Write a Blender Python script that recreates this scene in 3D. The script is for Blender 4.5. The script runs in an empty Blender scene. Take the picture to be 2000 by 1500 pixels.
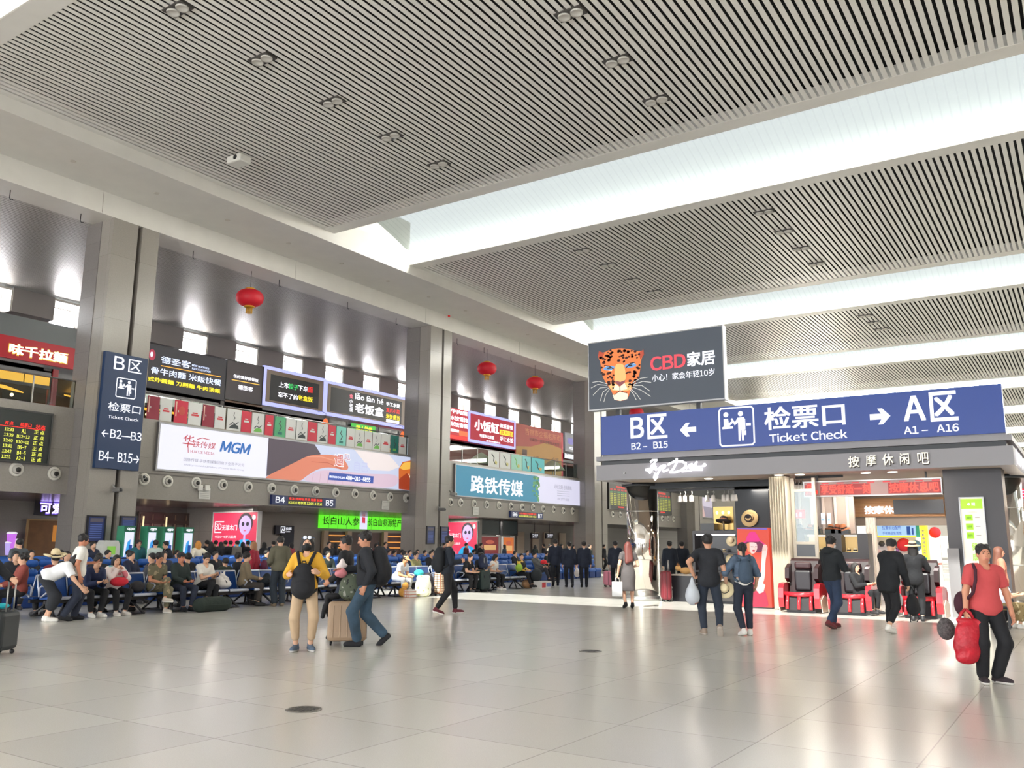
import bpy, math, random
import numpy as np
from mathutils import Vector, Matrix

SC = bpy.context.scene
COL = SC.collection
RND = random.Random(7)
PI = math.pi

# ------------------------------------------------------------------ camera, light, exposure
CAM_R = np.array([[0.83438186, 0.09467025, -0.54299582],
                  [0.55113037, -0.15739663, 0.81943982],
                  [0.00788914, 0.9829872, 0.18350454]])      # world <- (right, up, forward)
FPX, CAM_H = 1692.018, 1.53
cam = bpy.data.cameras.new('camera')
cam.sensor_fit = 'HORIZONTAL'; cam.sensor_width = 36.0
cam.lens = 36.0 * FPX / 2000.0
cam.clip_end = 500
cam_o = bpy.data.objects.new('camera', cam); COL.objects.link(cam_o)
m4 = Matrix.Identity(4)
for i in range(3):
    m4[i][0] = CAM_R[i][0]; m4[i][1] = CAM_R[i][1]; m4[i][2] = -CAM_R[i][2]
m4[2][3] = CAM_H
cam_o.matrix_world = m4
SC.camera = cam_o
SC.view_settings.view_transform = 'Standard'
SC.view_settings.look = 'None'
SC.view_settings.gamma = 1.0
SC.view_settings.exposure = 1.85
SC.view_settings.use_curve_mapping = False
SC.cycles.use_denoising = True
SC.cycles.max_bounces = 8
SC.cycles.diffuse_bounces = 5
SC.cycles.glossy_bounces = 4
SC.cycles.transparent_max_bounces = 12
SC.cycles.sample_clamp_indirect = 8
SC.cycles.caustics_reflective = False
SC.cycles.caustics_refractive = False

w = bpy.data.worlds.new('world'); SC.world = w; w.use_nodes = True
bg = w.node_tree.nodes['Background']
bg.inputs[0].default_value = (0.94, 0.97, 1.0, 1); bg.inputs[1].default_value = 2.8

sun = bpy.data.lights.new('sun', 'SUN'); sun.energy = 40.0; sun.angle = math.radians(0.6); sun.color = (1.0, 0.97, 0.92)
sun_o = bpy.data.objects.new('sun', sun); COL.objects.link(sun_o)
sun_o.rotation_euler = (math.radians(90 - 45.6), 0, 0)      # sun stands behind the camera side of the hall
GLAZE = 5.5            # brightness of the daylight glazing strips
WINDOW = 12.0          # brightness of the small high windows

# ------------------------------------------------------------------ helpers
def pray(px, py):
    return CAM_R @ np.array([px - 1000.0, 750.0 - py, FPX])
def on_x(px, py, X):
    d = pray(px, py); return np.array([0, 0, CAM_H]) + d * (X / d[0])
def on_y(px, py, Y):
    d = pray(px, py); return np.array([0, 0, CAM_H]) + d * (Y / d[1])
def on_z(px, py, Z):
    d = pray(px, py); return np.array([0, 0, CAM_H]) + d * ((Z - CAM_H) / d[2])

def lin(c):
    return tuple((x / 12.92 if x <= 0.04045 else ((x + 0.055) / 1.055) ** 2.4) for x in (v / 255.0 for v in c))

_M = {}
def mat(rgb, rough=0.6, metal=0.0, emit=0.0, spec=0.5, name=None, bump=0.0, bscale=40.0, noise=0.0, nscale=6.0, alpha=1.0, coat=0.0, emit_rgb=None):
    key = (tuple(rgb), rough, metal, emit, spec, bump, bscale, noise, nscale, alpha, coat, emit_rgb)
    if key in _M: return _M[key]
    m = bpy.data.materials.new(name or 'paint'); m.use_nodes = True
    nt = m.node_tree; b = nt.nodes['Principled BSDF']
    c = lin(rgb)
    b.inputs['Base Color'].default_value = (*c, 1)
    b.inputs['Roughness'].default_value = rough
    b.inputs['Metallic'].default_value = metal
    b.inputs['Specular IOR Level'].default_value = spec
    b.inputs['Coat Weight'].default_value = coat
    b.inputs['Coat Roughness'].default_value = 0.1
    if emit > 0:
        if name not in ('lit_panel', 'daylight_glazing', 'daylit_pane'): emit = emit*.45
        b.inputs['Emission Color'].default_value = (*lin(emit_rgb or rgb), 1)
        b.inputs['Emission Strength'].default_value = emit
    if alpha < 1: b.inputs['Alpha'].default_value = alpha
    if noise > 0:
        tc = nt.nodes.new('ShaderNodeTexCoord'); n = nt.nodes.new('ShaderNodeTexNoise')
        n.inputs['Scale'].default_value = nscale; n.inputs['Detail'].default_value = 4
        nt.links.new(tc.outputs['Object'], n.inputs['Vector'])
        r = nt.nodes.new('ShaderNodeValToRGB')
        r.color_ramp.elements[0].position = 0.3; r.color_ramp.elements[1].position = 0.7
        r.color_ramp.elements[0].color = (*[x * (1 - noise) for x in c], 1)
        r.color_ramp.elements[1].color = (*[min(1, x * (1 + noise)) for x in c], 1)
        nt.links.new(n.outputs['Fac'], r.inputs['Fac']); nt.links.new(r.outputs['Color'], b.inputs['Base Color'])
    if bump > 0:
        tc = nt.nodes.new('ShaderNodeTexCoord'); n = nt.nodes.new('ShaderNodeTexNoise')
        n.inputs['Scale'].default_value = bscale
        nt.links.new(tc.outputs['Object'], n.inputs['Vector'])
        bp = nt.nodes.new('ShaderNodeBump'); bp.inputs['Strength'].default_value = bump; bp.inputs['Distance'].default_value = 0.02
        nt.links.new(n.outputs['Fac'], bp.inputs['Height']); nt.links.new(bp.outputs['Normal'], b.inputs['Normal'])
    _M[key] = m
    return m
def glow(rgb, s=1.0):
    return mat(tuple(int(v*.45) for v in rgb), rough=0.5, emit=s*.29, emit_rgb=tuple(rgb), name='lit_panel')
def patchy(cols, scale=12.0, rough=0.8, name='camouflage'):
    key = (tuple(cols), scale)
    if key in _M: return _M[key]
    m = bpy.data.materials.new(name); m.use_nodes = True; nt = m.node_tree; b = nt.nodes['Principled BSDF']
    tc = nt.nodes.new('ShaderNodeTexCoord'); n = nt.nodes.new('ShaderNodeTexNoise')
    n.inputs['Scale'].default_value = scale; n.inputs['Detail'].default_value = 1.5
    r = nt.nodes.new('ShaderNodeValToRGB'); r.color_ramp.interpolation = 'CONSTANT'
    k = len(cols)
    while len(r.color_ramp.elements) < k: r.color_ramp.elements.new(0.5)
    for i, c in enumerate(cols):
        r.color_ramp.elements[i].position = 0 if i == 0 else 0.36 + 0.28 * (i - 1) / max(1, k - 2) if k > 2 else 0.5
        r.color_ramp.elements[i].color = (*lin(c), 1)
    nt.links.new(tc.outputs['Object'], n.inputs['Vector']); nt.links.new(n.outputs['Fac'], r.inputs['Fac'])
    nt.links.new(r.outputs['Color'], b.inputs['Base Color']); b.inputs['Roughness'].default_value = rough
    _M[key] = m
    return m
def stripes(c1, c2, scale=8.0, axis='X', rough=0.7, grid=False):
    key = ('stripes', tuple(c1), tuple(c2), scale, axis, grid)
    if key in _M: return _M[key]
    m = bpy.data.materials.new('striped'); m.use_nodes = True; nt = m.node_tree; b = nt.nodes['Principled BSDF']
    tc = nt.nodes.new('ShaderNodeTexCoord')
    if grid:
        n = nt.nodes.new('ShaderNodeTexBrick'); n.offset = 0
        n.inputs['Scale'].default_value = scale; n.inputs['Brick Width'].default_value = 0.5; n.inputs['Row Height'].default_value = 0.5
        n.inputs['Mortar Size'].default_value = 0.08
        n.inputs['Color1'].default_value = (*lin(c1), 1); n.inputs['Color2'].default_value = (*lin(c1), 1); n.inputs['Mortar'].default_value = (*lin(c2), 1)
        mp = nt.nodes.new('ShaderNodeMapping'); mp.inputs['Rotation'].default_value = (PI / 2, 0, 0) if axis == 'X' else (PI / 2, 0, PI / 2)
        nt.links.new(tc.outputs['Object'], mp.inputs['Vector']); nt.links.new(mp.outputs['Vector'], n.inputs['Vector'])
        nt.links.new(n.outputs['Color'], b.inputs['Base Color'])
    else:
        n = nt.nodes.new('ShaderNodeTexWave'); n.bands_direction = axis; n.inputs['Scale'].default_value = scale
        r = nt.nodes.new('ShaderNodeValToRGB'); r.color_ramp.interpolation = 'CONSTANT'
        r.color_ramp.elements[0].color = (*lin(c1), 1); r.color_ramp.elements[1].color = (*lin(c2), 1); r.color_ramp.elements[1].position = 0.5
        nt.links.new(tc.outputs['Object'], n.inputs['Vector']); nt.links.new(n.outputs['Fac'], r.inputs['Fac'])
        nt.links.new(r.outputs['Color'], b.inputs['Base Color'])
    b.inputs['Roughness'].default_value = rough
    _M[key] = m
    return m

class MB:
    """collects shapes; build() links them as one mesh object"""
    def __init__(s): s.v = []; s.f = []; s.mi = []; s.cur = 0; s.sm = []; s.smooth = False
    def add(s, vs, fs):
        n = len(s.v); s.v.extend([tuple(map(float, p)) for p in vs])
        for f in fs:
            s.f.append(tuple(n + i for i in f)); s.mi.append(s.cur); s.sm.append(s.smooth)
        return s
    def box(s, x0, x1, y0, y1, z0, z1):
        return s.add([(x0,y0,z0),(x1,y0,z0),(x1,y1,z0),(x0,y1,z0),(x0,y0,z1),(x1,y0,z1),(x1,y1,z1),(x0,y1,z1)],
                     [(0,3,2,1),(4,5,6,7),(0,1,5,4),(1,2,6,5),(2,3,7,6),(3,0,4,7)])
    def rbox(s, x0, x1, y0, y1, z0, z1, r=0.02, axis='z'):
        """box with rounded edges along one axis and chamfered ends"""
        ax = {'x': 0, 'y': 1, 'z': 2}[axis]
        lo = [x0, y0, z0]; hi = [x1, y1, z1]
        i, j = [(1, 2), (2, 0), (0, 1)][ax]
        r = min(r, (hi[i]-lo[i])/2*.98, (hi[j]-lo[j])/2*.98, (hi[ax]-lo[ax])/2*.98)
        ring = []
        for (ci, cj, a0) in ((hi[i]-r, hi[j]-r, 0), (lo[i]+r, hi[j]-r, 90), (lo[i]+r, lo[j]+r, 180), (hi[i]-r, lo[j]+r, 270)):
            for k in range(4):
                a = math.radians(a0 + k*30); ring.append((ci, cj, math.cos(a), math.sin(a)))
        vs = []; n = len(ring)
        for (t, ins) in ((lo[ax], 1), (lo[ax]+r*.35, .25), (lo[ax]+r, 0), (hi[ax]-r, 0), (hi[ax]-r*.35, .25), (hi[ax], 1)):
            for (ci, cj, c, q) in ring:
                p = [0, 0, 0]; p[ax] = t; rr = r*(1-ins*.9); p[i] = ci + rr*c; p[j] = cj + rr*q; vs.append(p)
        fs = []
        for k in range(5):
            for a in range(n):
                b = (a+1) % n; fs.append((k*n+a, k*n+b, (k+1)*n+b, (k+1)*n+a))
        fs.append(tuple(range(n))[::-1]); fs.append(tuple(5*n+a for a in range(n)))
        return s.add(vs, fs)
    def prism(s, pts, d):
        """polygon pts (3-D) extruded by vector d"""
        n = len(pts); d = np.array(d)
        vs = [tuple(p) for p in pts] + [tuple(np.array(p)+d) for p in pts]
        fs = [tuple(range(n))[::-1], tuple(range(n, 2*n))] + [(i, (i+1) % n, n+(i+1) % n, n+i) for i in range(n)]
        return s.add(vs, fs)
    def poly(s, pts): return s.add(pts, [tuple(range(len(pts)))])
    def tube(s, pts, r, n=8, caps=True):
        pts = [np.array(p, float) for p in pts]; rs = r if hasattr(r, '__len__') else [r]*len(pts)
        vs = []; up = None
        for i, p in enumerate(pts):
            t = pts[min(i+1, len(pts)-1)] - pts[max(i-1, 0)]; t = t/(np.linalg.norm(t)+1e-9)
            if up is None:
                up = np.array([0, 0, 1.0]) if abs(t[2]) < .9 else np.array([1.0, 0, 0])
            a = np.cross(t, up); a /= np.linalg.norm(a)+1e-9; b = np.cross(a, t); up = b
            for k in range(n):
                an = 2*PI*k/n; vs.append(p + rs[i]*(math.cos(an)*a + math.sin(an)*b))
        fs = []
        for i in range(len(pts)-1):
            for k in range(n):
                k2 = (k+1) % n; fs.append((i*n+k, i*n+k2, (i+1)*n+k2, (i+1)*n+k))
        if caps:
            fs.append(tuple(range(n))[::-1]); fs.append(tuple((len(pts)-1)*n+k for k in range(n)))
        sm = s.smooth; s.smooth = True; s.add(vs, fs); s.smooth = sm
        return s
    def lathe(s, prof, c=(0,0,0), n=24, axis='z', sx=1, sy=1):
        """profile [(r, t)] revolved about an axis through c"""
        vs = []
        for (r, t) in prof:
            for k in range(n):
                a = 2*PI*k/n; p = (r*math.cos(a)*sx, r*math.sin(a)*sy, t)
                if axis == 'x': p = (p[2], p[0], p[1])
                if axis == 'y': p = (p[0], p[2], p[1])
                vs.append((c[0]+p[0], c[1]+p[1], c[2]+p[2]))
        fs = []
        for i in range(len(prof)-1):
            for k in range(n):
                k2 = (k+1) % n; fs.append((i*n+k, i*n+k2, (i+1)*n+k2, (i+1)*n+k))
        if prof[0][0] > 1e-4: fs.append(tuple(range(n))[::-1])
        if prof[-1][0] > 1e-4: fs.append(tuple((len(prof)-1)*n+k for k in range(n)))
        sm = s.smooth; s.smooth = True; s.add(vs, fs); s.smooth = sm
        return s
    def ball(s, c, r, n=12, m=8):
        rx, ry, rz = r if hasattr(r, '__len__') else (r, r, r)
        return s.lathe([(max(1e-5, math.sin(PI*i/m)), -math.cos(PI*i/m)*rz) for i in range(m+1)], c, n, 'z', rx, ry)
    def build(s, name, mats, parent=None, org=None, solid=True):
        me = bpy.data.meshes.new(name)
        v = np.array(s.v, float).reshape(-1, 3)
        if org is not None: v = v - np.array(org, float)
        me.from_pydata([tuple(p) for p in v], [], s.f)
        ms = mats if isinstance(mats, (list, tuple)) else [mats]
        for m in ms: me.materials.append(m)
        if len(ms) > 1: me.polygons.foreach_set('material_index', s.mi)
        if any(s.sm): me.polygons.foreach_set('use_smooth', s.sm)
        me.validate(); me.update()
        if solid:
            import bmesh
            b = bmesh.new(); b.from_mesh(me); bmesh.ops.recalc_face_normals(b, faces=b.faces); b.to_mesh(me); b.free()
        o = bpy.data.objects.new(name, me); COL.objects.link(o)
        if parent is not None: o.parent = parent
        elif org is not None: o.location = org
        return o

def tag(o, label, cat, group=None):
    o['label'] = label; o['category'] = cat
    if group: o['group'] = group
    return o
def thing(name, label, cat, loc=(0,0,0), rz=0.0, group=None):
    o = bpy.data.objects.new(name, None); COL.objects.link(o); o.empty_display_size = 0.1
    o.location = tuple(float(x) for x in loc); o.rotation_euler = (0, 0, rz)
    return tag(o, label, cat, group)
def struct(o):
    o['kind'] = 'structure'; return o
def copy_tree(o, parent=None):
    c = o.copy(); COL.objects.link(c)
    if parent is not None: c.parent = parent
    for ch in list(o.children): copy_tree(ch, c)
    return c
ORD = ['first','second','third','fourth','fifth','sixth','seventh','eighth','ninth','tenth','eleventh','twelfth','thirteenth','fourteenth','fifteenth','sixteenth','seventeenth','eighteenth','nineteenth','twentieth']

_TXT = {}
def text_mesh(s, bold=0.0):
    """outline mesh of a line of text; plain letters and digits are set one by one in the upright sans face that also draws the Chinese characters"""
    k = (s, bold)
    if k in _TXT: return _TXT[k]
    if len(s) > 1 and all(ord(ch) < 127 or ord(ch) > 0x2000 for ch in s) and any(33 <= ord(ch) < 127 for ch in s):
        vs = []; fs = []; x = 0.0; n = 0
        for ch in s:
            if ch == ' ': x += .30; continue
            v, f = text_mesh(chr(ord(ch)+0xFEE0) if 33 <= ord(ch) < 127 else ch)
            if len(v) == 0: continue
            lo = v[:, 0].min(); wd = v[:, 0].max()-lo
            if ord(ch) < 127: q = v-np.array([lo-.045, 0, 0]); adv = wd+.09
            else: q = v; adv = 1.0
            vs.append(q+np.array([x, 0, 0])); fs += [tuple(i+n for i in p) for p in f]; n += len(v); x += adv
        _TXT[k] = (np.concatenate(vs), fs); return _TXT[k]
    if len(s) == 1 and 33 <= ord(s) < 127: return text_mesh(chr(ord(s)+0xFEE0), bold)
    c = bpy.data.curves.new('lettering', 'FONT'); c.body = s; c.size = 1; c.offset = bold; c.resolution_u = 3
    o = bpy.data.objects.new('lettering', c)
    me = bpy.data.meshes.new_from_object(o)
    v = np.array([tuple(p.co) for p in me.vertices]).reshape(-1, 3); f = [tuple(p.vertices) for p in me.polygons]
    bpy.data.objects.remove(o); bpy.data.curves.remove(c); bpy.data.meshes.remove(me)
    _TXT[k] = (v, f); return v, f

class Plane:
    """a flat face standing in the place: origin o (lower corner), across u, up v"""
    def __init__(s, o, u, v=(0,0,1)):
        s.o = np.array(o, float); s.u = np.array(u, float); s.v = np.array(v, float); s.n = np.cross(s.u, s.v)
    def P(s, a, b, c=0.0): return s.o + a*s.u + b*s.v + c*s.n

def chaikin(pts, n=2):
    for _ in range(n):
        q = []
        for i in range(len(pts)):
            a, b = pts[i], pts[(i+1) % len(pts)]
            q += [(a[0]*.78+b[0]*.22, a[1]*.78+b[1]*.22), (a[0]*.22+b[0]*.78, a[1]*.22+b[1]*.78)]
        pts = q
    return pts
class Sign:
    def __init__(s, name, label, cat, o, u, w, h, d=0.12, panel=None, frame=None, fw=0.05, group=None, v=(0,0,1), side=None):
        s.pl = Plane(o, u, v); s.w = w; s.h = h
        s.root = thing(name, label, cat, o, group=group); s.parts = {}
        if panel is not None:
            b = MB(); P = s.pl.P
            b.prism([P(0,0,0), P(w,0,0), P(w,h,0), P(0,h,0)], -d*s.pl.n)
            b.build('panel', panel, s.root, o)
        if frame is not None:
            b = MB(); P = s.pl.P
            for (a0, a1, b0, b1) in ((-fw, w+fw, h, h+fw), (-fw, w+fw, -fw, 0), (-fw, 0, 0, h), (w, w+fw, 0, h)):
                b.prism([P(a0,b0,.025), P(a1,b0,.025), P(a1,b1,.025), P(a0,b1,.025)], -(d+.03)*s.pl.n)
            b.build('frame', frame, s.root, o)
    def mb(s, part, m):
        k = (part, m.name)
        if k not in s.parts: s.parts[k] = (MB(), m)
        return s.parts[k][0]
    def text(s, t, x0, y0, x1, y1, m, bold=0.0, c=0.012, part='lettering', fr=True, skew=0.0):
        """fit text into fractions (x0,y0)-(x1,y1) of the sign"""
        v, f = text_mesh(t, 0.0)
        if len(v) == 0: return s
        lo = v.min(0); hi = v.max(0)
        W, H = (s.w, s.h) if fr else (1, 1)
        a = (v[:,0]-lo[0])/(hi[0]-lo[0]+1e-9); b = (v[:,1]-lo[1])/(hi[1]-lo[1]+1e-9)
        A = (x0+(x1-x0)*a)*W + skew*b; B = (y0+(y1-y0)*b)*H
        pts = s.pl.o + np.outer(A, s.pl.u) + np.outer(B, s.pl.v) + c*s.pl.n
        bu = bold*.5*(x1-x0)*W/(hi[0]-lo[0]+1e-9); bv = bold*.35*(y1-y0)*H/(hi[1]-lo[1]+1e-9); mb = s.mb(part, m)
        for i, (du, dv) in enumerate(((0, 0),) if bold < .006 else ((-bu, -bv), (bu, -bv), (bu, bv), (-bu, bv))):
            mb.add(pts + du*s.pl.u + dv*s.pl.v + i*.0004*s.pl.n, f)
        return s
    def poly(s, pts, m, c=0.008, part='picture', fr=True):
        W, H = (s.w, s.h) if fr else (1, 1)
        if part == 'picture' and 7 <= len(pts) < 24 and len(pts) != 20: pts = chaikin(pts)
        s.mb(part, m).poly([s.pl.P(p[0]*W, p[1]*H, c) for p in pts]); return s
    def rect(s, x0, y0, x1, y1, m, c=0.006, part='picture', fr=True):
        return s.poly([(x0,y0),(x1,y0),(x1,y1),(x0,y1)], m, c, part, fr)
    def disc(s, x, y, rx, ry, m, c=0.008, part='picture', n=20, a0=0, a1=360):
        return s.poly([(x+rx*math.cos(math.radians(a0+(a1-a0)*k/n)), y+ry*math.sin(math.radians(a0+(a1-a0)*k/n))) for k in range(n+(a1-a0 < 360))], m, c, part)
    def stroke(s, pts, wd, m, c=0.010, part='picture', closed=False):
        """a drawn line of width wd (metres); pts are fractions"""
        P = [np.array([p[0]*s.w, p[1]*s.h]) for p in pts]; b = s.mb(part, m)
        if closed: P.append(P[0])
        wds = wd if hasattr(wd, '__len__') else [wd]*len(P)
        for i in range(len(P)-1):
            t = P[i+1]-P[i]; L = np.linalg.norm(t)
            if L < 1e-9: continue
            t /= L; nn = np.array([-t[1], t[0]])
            a = P[i]-t*wds[i]*.3; e = P[i+1]+t*wds[i+1]*.3
            q = [a+nn*wds[i]/2, e+nn*wds[i+1]/2, e-nn*wds[i+1]/2, a-nn*wds[i]/2]
            b.poly([s.pl.P(x[0], x[1], c+1e-4*i) for x in q])
        return s
    def done(s):
        for (part, _), (b, m) in s.parts.items(): b.build(part, m, s.root, s.pl.o, solid=False)
        return s.root
# ------------------------------------------------------------------ materials of the hall
def floor_mat():
    m = bpy.data.materials.new('polished_stone_tiles'); m.use_nodes = True; nt = m.node_tree; b = nt.nodes['Principled BSDF']
    tc = nt.nodes.new('ShaderNodeTexCoord')
    br = nt.nodes.new('ShaderNodeTexBrick'); br.offset = 0.0; br.squash = 1
    br.inputs['Scale'].default_value = 1.0; br.inputs['Brick Width'].default_value = 1.2; br.inputs['Row Height'].default_value = 1.2
    br.inputs['Mortar Size'].default_value = 0.006; br.inputs['Mortar Smooth'].default_value = 0.1; br.inputs['Bias'].default_value = -0.2
    br.inputs['Color1'].default_value = (*lin((206, 202, 195)), 1); br.inputs['Color2'].default_value = (*lin((197, 193, 187)), 1)
    br.inputs['Mortar'].default_value = (*lin((172, 168, 162)), 1)
    nt.links.new(tc.outputs['Object'], br.inputs['Vector'])
    n = nt.nodes.new('ShaderNodeTexNoise'); n.inputs['Scale'].default_value = 120; n.inputs['Detail'].default_value = 3
    nt.links.new(tc.outputs['Object'], n.inputs['Vector'])
    n2 = nt.nodes.new('ShaderNodeTexNoise'); n2.inputs['Scale'].default_value = 0.7; n2.inputs['Detail'].default_value = 5
    nt.links.new(tc.outputs['Object'], n2.inputs['Vector'])
    mr = nt.nodes.new('ShaderNodeMapRange'); mr.inputs[1].default_value = .3; mr.inputs[2].default_value = .7; mr.inputs[3].default_value = .93; mr.inputs[4].default_value = 1.05
    nt.links.new(n.outputs['Fac'], mr.inputs[0])
    mx = nt.nodes.new('ShaderNodeMix'); mx.data_type = 'RGBA'; mx.blend_type = 'MULTIPLY'; mx.inputs[0].default_value = 1
    nt.links.new(br.outputs['Color'], mx.inputs[6]); nt.links.new(mr.outputs[0], mx.inputs[7])
    nt.links.new(mx.outputs[2], b.inputs['Base Color'])
    m2 = nt.nodes.new('ShaderNodeMapRange'); m2.inputs[3].default_value = .20; m2.inputs[4].default_value = .34
    b.inputs['Roughness'].default_value = 0.21
    b.inputs['Specular IOR Level'].default_value = 0.55
    return m
def panelled(rgb, bw, bh, rough=0.3, var=0.05, joint=0.75, rot=(0,0,0), spec=0.5):
    """stone cladding: large slabs with thin joints on an upright face"""
    m = bpy.data.materials.new('stone_cladding'); m.use_nodes = True; nt = m.node_tree; b = nt.nodes['Principled BSDF']
    tc = nt.nodes.new('ShaderNodeTexCoord'); mp = nt.nodes.new('ShaderNodeMapping'); mp.inputs['Rotation'].default_value = rot
    br = nt.nodes.new('ShaderNodeTexBrick'); br.offset = 0.0
    br.inputs['Scale'].default_value = 1.0; br.inputs['Brick Width'].default_value = bw; br.inputs['Row Height'].default_value = bh
    br.inputs['Mortar Size'].default_value = 0.008; c = lin(rgb)
    br.inputs['Color1'].default_value = (*[x*(1+var) for x in c], 1); br.inputs['Color2'].default_value = (*[x*(1-var) for x in c], 1)
    br.inputs['Mortar'].default_value = (*[x*joint for x in c], 1)
    nt.links.new(tc.outputs['Object'], mp.inputs['Vector']); nt.links.new(mp.outputs['Vector'], br.inputs['Vector'])
    n = nt.nodes.new('ShaderNodeTexNoise'); n.inputs['Scale'].default_value = 25; n.inputs['Detail'].default_value = 4
    nt.links.new(tc.outputs['Object'], n.inputs['Vector'])
    mr = nt.nodes.new('ShaderNodeMapRange'); mr.inputs[1].default_value = .3; mr.inputs[2].default_value = .7; mr.inputs[3].default_value = .94; mr.inputs[4].default_value = 1.05
    nt.links.new(n.outputs['Fac'], mr.inputs[0])
    mx = nt.nodes.new('ShaderNodeMix'); mx.data_type = 'RGBA'; mx.blend_type = 'MULTIPLY'; mx.inputs[0].default_value = 1
    nt.links.new(br.outputs['Color'], mx.inputs[6]); nt.links.new(mr.outputs[0], mx.inputs[7])
    nt.links.new(mx.outputs[2], b.inputs['Base Color'])
    b.inputs['Roughness'].default_value = rough; b.inputs['Specular IOR Level'].default_value = spec
    return m
def roof_mat():
    m = bpy.data.materials.new('translucent_roof_sheet'); m.use_nodes = True; nt = m.node_tree
    for n in list(nt.nodes):
        if n.type == 'BSDF_PRINCIPLED': nt.nodes.remove(n)
    out = nt.nodes['Material Output']
    tr = nt.nodes.new('ShaderNodeBsdfTransparent'); tr.inputs[0].default_value = (0.9, 0.95, 0.93, 1)
    df = nt.nodes.new('ShaderNodeBsdfDiffuse'); tl = nt.nodes.new('ShaderNodeBsdfTranslucent')
    tc = nt.nodes.new('ShaderNodeTexCoord'); wv = nt.nodes.new('ShaderNodeTexWave'); wv.bands_direction = 'X'; wv.inputs['Scale'].default_value = 1.1
    rp = nt.nodes.new('ShaderNodeValToRGB'); rp.color_ramp.elements[0].color = (*lin((74, 80, 78)), 1); rp.color_ramp.elements[1].color = (*lin((84, 90, 87)), 1)
    rp.color_ramp.elements[0].position = .04; rp.color_ramp.elements[1].position = .12
    nt.links.new(tc.outputs['Object'], wv.inputs['Vector']); nt.links.new(wv.outputs['Fac'], rp.inputs['Fac'])
    nt.links.new(rp.outputs['Color'], df.inputs[0]); nt.links.new(rp.outputs['Color'], tl.inputs[0])
    a = nt.nodes.new('ShaderNodeMixShader'); a.inputs[0].default_value = 0.0
    nt.links.new(df.outputs[0], a.inputs[1]); nt.links.new(tl.outputs[0], a.inputs[2])
    b = nt.nodes.new('ShaderNodeMixShader'); b.inputs[0].default_value = .075
    nt.links.new(a.outputs[0], b.inputs[1]); nt.links.new(tr.outputs[0], b.inputs[2])
    nt.links.new(b.outputs[0], out.inputs[0])
    return m
def glass_mat(tint=(0.85, 0.93, 0.92), mixf=0.12, rough=0.02):
    m = bpy.data.materials.new('clear_glass'); m.use_nodes = True; nt = m.node_tree
    for n in list(nt.nodes):
        if n.type == 'BSDF_PRINCIPLED': nt.nodes.remove(n)
    tr = nt.nodes.new('ShaderNodeBsdfTransparent'); tr.inputs[0].default_value = (*tint, 1)
    gl = nt.nodes.new('ShaderNodeBsdfGlossy'); gl.inputs['Roughness'].default_value = rough
    b = nt.nodes.new('ShaderNodeMixShader'); b.inputs[0].default_value = mixf
    nt.links.new(tr.outputs[0], b.inputs[1]); nt.links.new(gl.outputs[0], b.inputs[2]); nt.links.new(b.outputs[0], nt.nodes['Material Output'].inputs[0])
    return m

M_FLOOR = floor_mat()
M_WHITE = mat((222, 218, 208), .5, name='white_plaster')
M_CREAM = mat((212, 209, 202), .45, name='cream_panel', noise=.03, nscale=1.5)
M_SLAT = mat((218, 215, 208), .35, name='white_slat')
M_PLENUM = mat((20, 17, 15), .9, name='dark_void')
M_STONE = panelled((150, 144, 137), 2.4, 1.05, .22, .04, .8, (PI/2, 0, PI/2))
M_STONE_SHADE = panelled((130, 125, 122), 2.4, 1.05, .22, .04, .8, (PI/2, 0, 0))  # same stone darkened, shade of the side faces put into the colour
M_BULK = mat((132, 130, 131), .5, name='grey_board')
M_DARK = mat((40, 38, 40), .45, name='dark_metal')
M_BLACK = mat((14, 14, 16), .35, name='black_gloss')
M_STEEL = mat((188, 188, 186), .3, .9, name='brushed_steel')
M_CHROME = mat((214, 208, 200), .05, 1.0, name='polished_steel')
M_ALU = mat((170, 168, 165), .35, .6, name='aluminium')
M_AISLE = mat((190, 187, 180), .42, .6, name='metal_slat')
M_GLASS = glass_mat(mixf=.05)
M_GLAZE = mat((255, 255, 252), .5, emit=GLAZE, name='daylight_glazing')
M_WIN = mat((250, 248, 255), .5, emit=WINDOW, name='daylit_pane')
M_WHITETXT = mat((236, 238, 245), .5, emit=.25, name='white_print')

# ------------------------------------------------------------------ floor and ceiling
struct(MB().box(-45, 42, -24, 150, -0.3, 0).build('floor', M_FLOOR))
XL, XR = -26.2, 40.0
PANELS = [(-24, 4.4), (9.5, 25.35), (30.4, 43.85), (49.1, 60.5), (65.8, 76.3), (81.5, 92), (97.2, 108.5), (114, 125), (130, 141)]
ZC = 14.7
for i, (y0, y1) in enumerate(PANELS):
    b = MB(); e = .62
    x = XL + .35
    xr = 26 if i < 3 else 14
    while x < xr:
        b.box(x, x+.139, y0+e-.02, y1-e+.02, ZC, ZC+.016); x += .221
    b.cur = 1
    b.box(XL, XR, y0, y0+e, ZC-.01, ZC+.35); b.box(XL, XR, y1-e, y1, ZC-.01, ZC+.35); b.box(XL, XL+.34, y0, y1, ZC+.02, ZC+.3)
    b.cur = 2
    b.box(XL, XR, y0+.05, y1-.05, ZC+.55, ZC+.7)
    struct(b.build('ceiling', [M_SLAT, M_CREAM, M_PLENUM]))
M_ROOF = roof_mat()
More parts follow.
